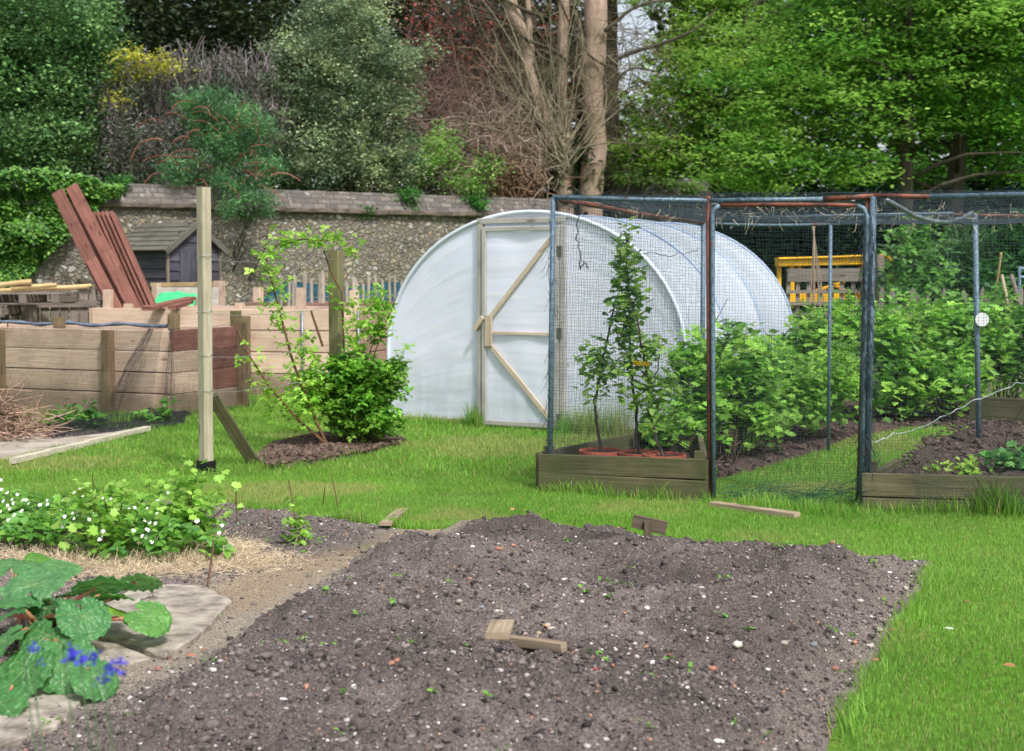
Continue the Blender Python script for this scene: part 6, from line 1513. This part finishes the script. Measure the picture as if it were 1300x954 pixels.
def shrub(name,label,cat,blobs,nc,per,cr,size,cols,mat,tmpl=T_RHOMB,stems=14,trunk=None,flat=.7,up=.4,shell=.55,group=None,base=None,stemmat=None,cv=.25,sr=.03,clipz=.3):
    b=base or (blobs[0][0][0],blobs[0][0][1]); t=thing(name,label,cat,(b[0],b[1],0),group)
    mb=MB(); rr=random.Random(nc)
    hub=V3(b[0],b[1],0)
    for i in range(stems):
        bl=rr.choice(blobs); q=V3(*bl[0])+V3(rr.gauss(0,.35)*bl[1][0],rr.gauss(0,.35)*bl[1][1],rr.gauss(0,.3)*bl[1][2])
        s=hub+V3(rr.gauss(0,.15),rr.gauss(0,.15),0); m1=s+(q-s)*.35+V3(0,0,.25*(q-s).length*.3); m2=s+(q-s)*.7+V3(rr.gauss(0,.15),rr.gauss(0,.15),.1)
        mb.tube([s,m1,m2,q],[sr,sr*.75,sr*.5,sr*.15],6)
    if trunk: mb.tube(trunk[0],trunk[1],12)
    mb.build('trunk' if trunk or cat=='tree' else 'stems',stemmat or M['barkdark'],t,smooth=True)
    crown('crown' if cat=='tree' else 'foliage',t,blobs,nc,per,cr,size,tmpl,cols,M[mat],flat=flat,up=up,shell=shell,cv=cv,clipz=clipz)
    return t
# far woodland mass
rs=np.random.RandomState(6); n_=85000; x=-34+60*rs.rand(n_); y=50+8*rs.rand(n_); z=17*rs.rand(n_)
hz=12+4*vnoise(x*.3,x*0,4)+2*vnoise(x*1.1,x*0,8); ok=(z<hz)&~((np.abs(x/y-.083)<.017)&(z>8.3))&~(((x/y-.152)**2/.008**2+(z-6.6)**2/.4**2<1)|((x/y-.118)**2/.007**2+(z-6.3)**2/.3**2<1))&~((x>3.0)&(z>6.3)&(rs.rand(n_)<.5)); x,y,z=x[ok],y[ok],z[ok]; n_=len(x)
cl=fbm(x*.5,z*.6,4,9); col=palette(n_,[lin((34,46,28)),lin((48,60,34)),lin((62,70,40))],rs)*(1+.5*cl)[:,None].clip(.4,1.8)
V,Fa,Cc=leaves(np.stack([x,y-1.2*cl,z],1),.58*(.5+.8*rs.rand(n_)),T_RHOMB,col,up=.4,rs=rs); o=npmesh('woodland',V,Fa,M['leafdark'],col=Cc); tag(o,'far dark woodland closing the view behind all the trees','woodland',kind='stuff')
rs=np.random.RandomState(16); n_=26000; x=-16+18*rs.rand(n_); y=30.5+2.5*rs.rand(n_)+.25*x*.0; z=4.6*rs.rand(n_)**.9; ok=z<3.4+1.4*vnoise(x*.8,x*0,4); x,y,z=x[ok],y[ok],z[ok]; cl=fbm(x*1.1,z*1.2,4,9); col=palette(len(x),[lin((34,50,34)),lin((52,72,44)),lin((72,96,54))],rs)*(1+.5*cl)[:,None].clip(.4,1.8)
V,Fa,Cc=leaves(np.stack([x,y-.6*cl,z],1),.16*(.6+.8*rs.rand(len(x))),T_OVAL,col,up=.4,rs=rs); o=npmesh('undergrowth',V,Fa,M['leafdark'],col=Cc); tag(o,'dark leafy undergrowth filling the gap behind the flint wall',None,kind='stuff'); o['category']='undergrowth'
DK=[lin((30,42,30)),lin((46,58,38)),lin((66,76,46))]
shrub('yew_tree','very dark yew tree in the deep background above the grey purple shrubs','tree',[PBL(230,40,38,3.6,2.4,2.6),PBL(200,120,37,3.0,2.0,2.2),PBL(320,60,38,2.4,2,2.6)],420,46,.8,.15,DK,'leafdark',trunk=([V3(P(240,100,38).x,38,0),V3(P(240,100,38).x+.2,38,8)],[.5,.2]),stems=10)
shrub('yew_tree','dark evergreen tree filling the gap between the grey green tree and the bare tree','tree',[PBL(560,110,38,2.6,2.0,2.6),PBL(610,30,39,2.6,2,2.4),PBL(500,20,38,2.2,2,2.2)],340,44,.8,.15,DK,'leafdark',trunk=([V3(P(570,100,38).x,38,0),V3(P(570,100,38).x+.2,38,8)],[.5,.2]),stems=10)
shrub('yew_tree','dark evergreen tree behind the big green tree at the left edge','tree',[PBL(20,60,36,4.2,2.4,3.0),PBL(-120,80,35,3,2,3)],320,44,.8,.15,DK,'leafdark',trunk=([V3(P(10,100,37).x,37,0),V3(P(10,100,37).x,37,8)],[.5,.2]),stems=10)
shrub('evergreen_tree','big rounded dark green evergreen tree above the ivy at the far left','tree',[PBL(60,90,27,1.5,1.3,1.4),PBL(10,130,26.5,1.5,1.2,1.3),PBL(105,130,27,.9,1.0,1.0),PBL(60,20,27,1.3,1.2,.9),PBL(-40,60,27,1.3,1.2,1.6),PBL(30,190,26,1.4,1,.7),PBL(130,80,27.2,.5,.6,.5),PBL(100,50,27.2,.8,.8,.6)],640,74,.32,.082,[lin((58,92,56)),lin((88,128,72)),lin((122,160,94)),lin((76,112,70))],'leafglossy',tmpl=T_OVAL,trunk=([V3(P(40,200,27.5).x,27.5,0),V3(P(45,200,27.5).x,27.5,3),V3(P(60,60,27.5).x,27.5,5.4)],[.3,.22,.08]),cv=.3)
shrub('golden_shrub','bright yellow leaved shrub tops showing behind the grey purple shrub','shrub',[PBL(160,72,26.4,.40,.3,.14),PBL(208,86,26.3,.34,.3,.24),PBL(170,98,26.6,.4,.3,.2),PBL(150,125,25.9,.14,.14,.2)],42,26,.2,.08,[lin((150,154,60)),lin((200,198,84))],'leafbright',stems=8)
PU=[lin((84,80,78)),lin((112,104,102)),lin((136,128,126)),lin((76,90,68)),lin((92,108,80))]
shrub('buddleia_shrub','grey purple twiggy shrub with upright spikes above the wall left of centre','shrub',[PBL(170,150,26.6,.9,.8,.9),PBL(235,110,27,.75,.7,.6),PBL(300,110,27,.8,.7,.65),PBL(200,190,26.2,1.1,.8,.7),PBL(330,160,26.5,.5,.5,.8)],260,52,.24,.075,PU,'leafdark',tmpl=(T_RHOMB[0]*np.array([.5,1.3,1]),T_RHOMB[1]),up=.1,flat=1.3,cv=.22)
n_=450; px=130+230*RS.rand(n_); py=np.interp(px,[130,180,230,280,340,360],[110,85,75,90,72,120])+10+70*RS.rand(n_); c=np.array([tuple(P(a,b,26.6+.8*RS.rand())) for a,b in zip(px,py)])
v,f,cc,_=twigs(c,np.array([[0,0,1.0]])+RS.normal(size=(n_,3))*.22,.35+.4*RS.rand(n_),.02,4,.25,0,lin((138,128,130)),.2,.35); 
npmesh('flower_spikes',v,f,M['twig'],[o for o in bpy.data.objects if o.name=='buddleia_shrub'][0],col=cc)
shrub('feathery_shrub','feathery blue green shrub with arching red brown stems spilling over the wall','shrub',[PBL(270,150,24.6,.7,.5,.5),PBL(285,200,24.4,.5,.5,.45),PBL(230,215,24.3,.32,.4,.3),PBL(320,170,24.7,.4,.4,.4),PBL(245,135,24.6,.4,.4,.25),PBL(295,235,24.2,.5,.4,.2),PBL(215,226,24.2,.25,.25,.14),PBL(345,210,24.6,.25,.4,.35),PBL(300,160,24.4,.6,.4,.5),PBL(325,250,24.1,.35,.25,.2),PBL(340,268,24.2,.25,.2,.2),PBL(290,262,24.0,.2,.2,.2)],330,60,.17,.07,[lin((58,102,66)),lin((88,138,86)),lin((120,168,104))],'leafglossy',tmpl=(T_RHOMB[0]*np.array([.28,1.4,1]),T_RHOMB[1]),up=.2,stemmat=M['barkdark'],base=(P(270,150,25.6).x,25.7),sr=.02)
pr=[o for o in bpy.data.objects if o.name=='feathery_shrub'][0]; RBS=plain('red brown stem',lin((150,88,72)),.7)
n_=46; c=np.array([tuple(P(a,b,24.05+.3*RS.rand())) for a,b in zip(200+150*RS.rand(n_),135+105*RS.rand(n_))]); v,f,cc,_=twigs(c,np.stack([RS.normal(size=n_),-.3*RS.rand(n_),.7+0*RS.rand(n_)],1),.35+.4*RS.rand(n_),.011,8,.5,1.6,lin((150,96,80)),.2,.5); npmesh('arching_stems',v,f,M['twig'],pr,col=cc)
shrub('evergreen_tree','light grey green evergreen oak tree rising behind the wall in the centre left','tree',[PBL(430,60,27.5,1.1,1.0,1.0),PBL(450,130,27.3,1.2,1.0,1.0),PBL(390,110,27.3,.9,.9,.9),PBL(420,200,27,1.2,.9,.7),PBL(490,200,27.2,.7,.7,.7),PBL(480,90,27.6,.9,.8,.7),PBL(440,5,28,1.0,.9,.7),PBL(360,180,27,.7,.7,.8),PBL(370,70,27.4,.6,.6,.4),PBL(525,70,27.6,.45,.4,.2)],760,84,.24,.062,[lin((80,102,80)),lin((114,136,102)),lin((148,164,122)),lin((172,184,136))],'leafglossy',tmpl=T_OVAL,trunk=([V3(P(445,240,27.6).x,27.6,0),V3(P(443,200,27.6).x,27.6,3.5),V3(P(440,60,27.6).x,27.6,5.6)],[.16,.12,.05]),cv=.28)
shrub('bright_shrub','fresh bright green shrub behind the wall left of the brown twiggy tangle','shrub',[PBL(545,205,28,.8,.5,.5),PBL(590,235,27.8,.5,.5,.3),PBL(510,215,28,.5,.5,.35),PBL(560,175,28.4,.45,.5,.3),PBL(620,215,28,.3,.3,.3)],120,30,.24,.07,[lin((84,130,56)),lin((120,162,76)),lin((156,188,104))],'leafbright',stems=10,tmpl=T_OVAL)
for lb,px,py,Y,r in (('small green plant rooted in the wall coping left of the tunnel top',518,250,26.3,.2),('green plant growing from the coping just above the tunnel hoop',604,254,27.2,.2),('small fern like plant on the coping beside the ivy',150,232,23.0,.16),('low green weed hanging on the wall below the coping near the mossy post',462,268,26.2,.1),('tuft of green on the wall face near the shed right side',310,262,24.3,.25)):
    q=P(px,py,Y); q.y=wallY(q.x)-.02; q=P(px,py,q.y); shrub('wall_plant',lb,'plant',[((q.x,q.y,q.z),(r*1.3,r,r*.7)),((q.x+r*.3,q.y,q.z-r*.7),(r*.5,r*.5,r*.8))],26,22,.09,.06,[lin((60,116,56)),lin((96,152,76))],'leafbright',stems=3,sr=.006,clipz=2.0,base=(q.x,q.y+.1))
for o in [o for o in bpy.data.objects if o.name.startswith('wall_plant')]:
    for c in children(o):
        if c.name.startswith('stems'): bpy.data.objects.remove(c)
# ================================================================== brown tangle and red leaved tree
rs=np.random.RandomState(21)
t=thing('twig_tangle','dense brown tangle of dead climber stems above the wall left of the bare trunks','dead climber',(*P(640,240,30).to_2d(),0))
def tw(n,cx,cy,Y,sx,sy,L,r,curl,dr,col,dirs=(1,.6,1),bias=(0,0,0),segs=6):
    px=cx+rs.normal(size=n)*sx; py=cy+rs.normal(size=n)*sy; c=np.array([tuple(P(a,b,Y+rs.normal()*.5)) for a,b in zip(px,py)])
    return twigs(c,rs.normal(size=(n,3))*np.array(dirs)+np.array(bias),L*(.5+rs.rand(n)),r*(.5+.8*rs.rand(n)),segs,curl,dr,col,.25,.4,rs)[:3]
BRN=lin((160,142,126)); BR2=lin((132,106,98)); GRN=lin((140,136,104))
parts=[tw(1000,630,190,30,36,28,.7,.012,1.4,.6,BRN),tw(700,622,140,32.3,34,34,.9,.010,.9,.2,BR2),tw(420,645,225,29.6,18,14,.55,.022,1.6,.9,lin((132,106,86))),tw(700,560,150,30.8,46,40,.9,.008,.6,.1,BR2),tw(300,640,60,32.5,46,50,1.1,.008,.5,0,lin((100,90,78)))]
V,Fa,Cc=merge(parts); npmesh('stems',V,Fa,M['twig'],t,col=Cc)
t=thing('red_leaved_tree','thin branched tree with scattered small red leaves behind the brown tangle','tree',(*P(600,200,33).to_2d(),0))
mb=MB(); 
b0=V3(P(640,200,33).x,33,0)
for pts in ([(640,250),(640,150),(600,60),(540,-20)],[(640,170),(700,100),(720,20)],[(640,150),(580,120),(520,100)],[(620,90),(640,30),(650,-40)],[(720,60),(660,30),(590,5)],[(760,90),(690,60),(600,20)],[(610,70),(570,30),(560,-30)]):
    mb.tube([P(a,b,33-i*.2) for i,(a,b) in enumerate(pts)],[.09,.06,.035,.02][:len(pts)],7)
mb.tube([b0,P(640,250,33)],[.12,.09],8)
mb.build('trunk',M['barkdark'],t,smooth=True)
parts=[]
for cx,cy,sx,sy,k in ((570,60,26,26,240),(600,30,30,22,200),(620,75,20,22,220),(700,40,24,30,200),(720,120,22,30,260),(610,130,30,24,260),(745,150,8,40,120),(540,20,24,20,200),(650,200,40,20,120)):
    px=cx+rs.normal(size=k)*sx*.8; py=cy+rs.normal(size=k)*sy*.8; c=np.array([tuple(P(a,b,32.6+rs.normal()*.7)) for a,b in zip(px,py)])
    parts.append(leaves(c,.075*(.5+.8*rs.rand(k)),T_OVAL,palette(k,[lin((142,62,62)),lin((180,86,76)),lin((196,116,92))],rs),up=.3,rs=rs))
V,Fa,Cc=merge(parts); npmesh('crown',V,Fa,M['leafbright'],t,col=Cc)
V,Fa,Cc=merge([tw(600,600,70,33,50,45,1.0,.010,.5,0,lin((96,80,70))),tw(200,720,90,33,40,60,1.0,.010,.5,0,lin((116,102,84)))]); npmesh('branches',V,Fa,M['twig'],t,col=Cc)
# ================================================================== bare multi stemmed tree
def trunk_obj(nm,par,pts,ws,Y,mat,bump=.0):
    P_=[P(a,b,Y) for a,b in pts]; R=[w_/2/F*Y for w_ in ws]
    # smooth resample
    q=[];r=[]
    for i in range(len(P_)-1):
        p0=P_[max(i-1,0)];p1=P_[i];p2=P_[i+1];p3=P_[min(i+2,len(P_)-1)]
        for k in range(5):
            s=k/5; q.append(.5*((2*p1)+(p2-p0)*s+(2*p0-5*p1+4*p2-p3)*s*s+(-p0+3*p1-3*p2+p3)*s**3)+V3(random.gauss(0,1),0,0)*.008); r.append((R[i]*(1-s)+R[i+1]*s)*random.uniform(.95,1.05))
    q.append(P_[-1]);r.append(R[-1]); mb=MB(); mb.tube(q,r,14); return mb.build(nm,mat,par,smooth=True)
YB=31.0
bt=thing('bare_tree','tall bare tree with several smooth pinkish trunks fanning up from one base behind the tunnel','tree',(*P(730,250,YB).to_2d(),0))
trunk_obj('trunk',bt,[(750,440),(750,250),(756,190),(755,150),(752,110),(757,50),(755,-40),(757,-160)],[34,31,30,27,27,28,30,20],YB,M['barkpink'])
trunk_obj('trunk',bt,[(722,440),(716,255),(706,200),(688,140),(672,90),(668,50),(650,10),(632,-70),(620,-150)],[30,22,16,15,15,16,18,14,8],YB-.1,M['barkpink'])
trunk_obj('trunk',bt,[(724,440),(722,250),(719,180),(713,120),(714,60),(716,-10),(718,-140)],[20,17,14,13,14,14,9],YB+.2,M['barkpink'])
trunk_obj('trunk',bt,[(735,440),(737,240),(736,150),(728,80),(722,0),(716,-90)],[16,14,12,12,11,8],YB+.6,M['barkdark'])
trunk_obj('limb',bt,[(668,60),(672,30),(666,-40)],[9,8,5],YB-.2,M['barkpink'])
for pts,ws in (([(722,80),(700,62),(672,52),(640,30),(600,18)],[5,4.5,4,3,2]),([(775,80),(800,68),(850,52),(885,36),(910,10)],[6,5,4.5,3.5,2]),([(768,40),(785,25),(810,8),(850,0)],[6,5,3.5,2]),([(690,22),(660,10),(620,-10)],[5,4,3]),([(775,110),(800,88),(830,90)],[4,3,2]),([(770,85),(740,60),(700,-20)],[3,3,3])):
    trunk_obj('limb',bt,pts,ws,YB-.3,M['barkdark'])
n_=46; k=rs.rand(n_); px=712+rs.normal(size=n_)*8; py=225-30*rs.rand(n_)
c=np.array([tuple(P(a,b,YB-.5+.2*rs.normal())) for a,b in zip(px,py)]); ang=rs.normal(size=n_)*.42-.12
d=np.stack([np.sin(ang),rs.normal(size=n_)*.25,np.cos(ang)],1); w1=twigs(c,d,1.5+3.0*rs.rand(n_),.022,10,.35,0,lin((158,152,126)),.15,.3,rs)
pt=w1[3]; sel=pt[:, [4,6,8],:].reshape(-1,3); m_=len(sel); a2=rs.normal(size=m_)*.7
w2=twigs(sel,np.stack([np.sin(a2),rs.normal(size=m_)*.3,np.cos(a2)],1),.6+1.2*rs.rand(m_),.008,6,.5,0,lin((130,122,98)),.15,.4,rs)
w3=tw(180,690,110,YB-.4,50,60,1.2,.009,.5,0,lin((132,124,100)),bias=(0,0,.8)); w4=tw(200,800,90,YB-.2,40,60,1.1,.009,.6,0,lin((112,100,82)))
w5=twigs(np.array([tuple(P(710+rs.normal()*6,215,YB-.6)) for _ in range(26)]),np.stack([-.9-.4*rs.rand(26),rs.normal(size=26)*.2,.5+.5*rs.rand(26)],1),1.6+1.2*rs.rand(26),.014,8,.3,.1,lin((140,132,108)),.15,.3,rs)[:3]
V,Fa,Cc=merge([w1[:3],w2[:3],w3,w4,w5]); npmesh('branches',V,Fa,M['twig'],bt,col=Cc)
dt=thing('dark_tree','dark mossy trunk with a flared foot standing behind the pale bare trunks','tree',(*P(785,250,34.5).to_2d(),0))
trunk_obj('trunk',dt,[(790,440),(786,262),(782,235),(776,200),(775,120),(774,40),(772,-60),(770,-160)],[70,56,34,24,22,20,20,16],34.5,M['barkdark'])
V,Fa,Cc=merge([tw(160,800,60,34,46,50,1.3,.010,.5,0,lin((86,76,62)))]); npmesh('branches',V,Fa,M['twig'],dt,col=Cc)
# ================================================================== hornbeams and maples on the right
HB=[lin((56,96,40)),lin((86,134,52)),lin((120,164,66)),lin((150,190,90))]
HB2=[lin((90,134,52)),lin((128,168,66)),lin((164,194,96))]
def spray_tree(label,px,Y,blobs,nc,per,cols,trunkw,limbs,size=.1,name='hornbeam_tree',cr=.6,flat=.17,tr=None,cv=.28,lean=0):
    b=P(px,250,Y); t=thing(name,label,'tree',(b.x,b.y,0))
    mb=MB(); R=trunkw/2/F*Y; mb.tube([V3(b.x,b.y,0),V3(b.x,b.y,1.2),V3(b.x+lean*.3,b.y,3.2),V3(b.x+lean*.6,b.y,6),V3(b.x+lean,b.y,9.5)],[R*1.35,R*1.05,R*.95,R*.7,R*.2],12)
    rr=random.Random(int(px))
    for i in range(limbs):
        z=2.0+6*i/limbs; a=rr.uniform(0,6.28); L=rr.uniform(1.8,3.4)*(1-.05*i/limbs*8*.3); d=V3(math.cos(a),math.sin(a)*.8,.28)
        p0=V3(b.x+lean*z/9.5,b.y,z); pts=[p0+d*L*k/4+V3(0,0,.18*math.sin(k)) for k in range(5)]; mb.tube(pts,[.05,.04,.03,.02,.008],6)
    mb.build('trunk',tr or M['barkdark'],t,smooth=True)
    crown('crown',t,blobs,nc,per,cr,size,T_OVAL,cols,M['leafbright'],flat=flat,up=.55,shell=.35,cv=cv)
    return t
spray_tree('tall hornbeam with bright layered foliage and a straight trunk, left of its darker neighbour','hb' and 1150,25.5,[PBL(1150,60,25.5,2.4,1.6,1.9),PBL(1040,120,24.8,1.5,1.2,1.3),PBL(980,190,24.6,1.2,1.0,.55),PBL(1060,215,24.6,1.3,1.0,.35),PBL(1000,80,25,1.4,1.2,1.3),PBL(1150,-60,26,3,2,1.6),PBL(930,225,24.8,.7,.8,.3)],470,78,HB,19,16)
spray_tree('second hornbeam at upper right with a slightly leaning dark trunk','x' and 1203,26.5,[PBL(1250,60,26.2,1.7,1.4,1.8),PBL(1280,150,26,1.2,1.2,.9),PBL(1200,140,25.8,1.2,1.0,.6),PBL(1290,225,26.4,1.0,1.0,.35),PBL(1360,100,26.5,1.4,1.5,2.0),PBL(1230,-60,27,2.2,2,1.4)],370,76,[lin((50,96,32)),lin((84,138,42)),lin((118,170,58))],24,14,lean=.5)
spray_tree('yellow green airy tree with gaps of sky right of the bare tree','x' and 945,33.5,[PBL(890,120,33,1.7,1.2,1.6),PBL(850,200,33,1.4,1.1,.8),PBL(960,140,33.5,1.4,1.2,1.6),PBL(930,20,34,1.5,1.4,1.3),PBL(820,190,32.6,.8,.8,.6),PBL(960,235,32.5,1.2,.9,.3),PBL(870,60,34,1.2,1.1,.7),PBL(850,-20,34,1.5,1,1)],640,50,HB2,9,14,name='maple_tree',size=.115,cr=.4,flat=.45,cv=.22)
spray_tree('darker green tree filling the background between and behind the two hornbeam trunks','x' and 1100,36,[PBL(1100,130,36,2.8,1.6,2.0),PBL(1250,150,36,2.6,1.6,2.2),PBL(1010,60,37,2.2,1.4,2.4),PBL(1180,20,37,3.2,1.6,1.8),PBL(1120,225,35,3,1.3,.5),PBL(1290,40,37,2.6,1.6,2.4),PBL(900,170,38,2,1.2,1.3),PBL(960,60,38,1.4,1.2,1.4)],760,50,[lin((36,72,24)),lin((58,104,32)),lin((82,132,42))],16,10,size=.17,cr=.7,flat=.45)
mb=MB()
# low background behind the cage
shrub('laurel_hedge','dark evergreen hedge mass behind the fruit cage and below the hornbeams','hedge',[PBL(960,300,27,1.2,.8,.9),PBL(1060,300,27.5,1.6,.8,1.0),PBL(1160,300,27.5,1.6,.8,1.1),PBL(1260,300,27,1.6,.8,1.1),PBL(1350,300,27,1.4,.8,1.2),PBL(1000,350,26.5,1.5,.7,.9),PBL(1130,350,26.5,1.7,.7,.9),PBL(1260,350,26,1.7,.7,.9),PBL(1350,350,26,1.4,.7,.9)],620,50,.32,.11,[lin((26,46,30)),lin((42,68,42)),lin((66,94,54))],'leafdark',tmpl=T_OVAL,stems=30)
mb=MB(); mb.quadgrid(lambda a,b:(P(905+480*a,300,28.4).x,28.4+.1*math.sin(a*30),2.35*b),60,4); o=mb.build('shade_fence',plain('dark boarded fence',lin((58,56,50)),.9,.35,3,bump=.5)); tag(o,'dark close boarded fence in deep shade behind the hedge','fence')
shrub('elder_bush','loose elder bush with pale green leaves growing up behind the paling fence','shrub',[PBL(1150,325,19.5,.3,.3,.5),PBL(1170,300,19.6,.25,.3,.35),PBL(1140,365,19.3,.4,.3,.35),PBL(1180,350,19.6,.3,.3,.2)],90,18,.18,.1,[lin((76,124,58)),lin((116,164,80))],'leafbright',stems=14,tmpl=T_OVAL,sr=.012)
shrub('grassy_plant','clump of strap leaved dark green plants behind the paling fence','plant',[PBL(1205,345,21,.6,.4,.5),PBL(1225,330,21.2,.4,.4,.45),PBL(1180,350,21,.4,.4,.35)],90,30,.25,.28,[lin((52,90,48)),lin((84,124,66))],'leafglossy',tmpl=(T_RHOMB[0]*np.array([.16,1.2,1]),T_RHOMB[1]),stems=4,up=.1)
shrub('hazel_bush','dark leafy bush at the right edge behind the paling fence','shrub',[PBL(1275,345,20.5,.5,.5,.5),PBL(1315,330,20.5,.5,.5,.7),PBL(1250,370,20,.4,.4,.3)],120,26,.22,.11,[lin((40,84,44)),lin((74,124,60))],'leafbright',stems=12,tmpl=T_OVAL,sr=.015)
for lb,px,py,Y,r in (('light green shoots rising above the currants left of the inner post',1170,405,16.5,.2),('leafy shoots behind the currants beside the round white disc',1210,390,16.2,.22),('leafy weeds between the paling fence and the currant bush at right',1275,400,16.3,.3)):
    shrub('weed_clump',lb,'plant',[PBL(px,py,Y,r,r,r*1.3)],24,14,.12,.08,[lin((84,134,60)),lin((124,170,80))],'leafbright',stems=5,tmpl=T_OVAL,sr=.006)
# weeds on the right wall top
shrub('wall_plant','scrubby plant growing along the top of the brown wall right of the dark trunk','plant',[PBL(840,232,32,.4,.2,.12),PBL(800,226,32,.5,.2,.14),PBL(878,240,31.9,.3,.2,.22)],60,24,.14,.08,[lin((84,120,60)),lin((130,160,80))],'leafbright',stems=3,clipz=3)
# timber edging of the lawn gap in front of the right bushes already built; done
print('objects',len(bpy.data.objects), 'polys',sum(len(o.data.polygons) for o in bpy.data.objects if o.type=='MESH'))
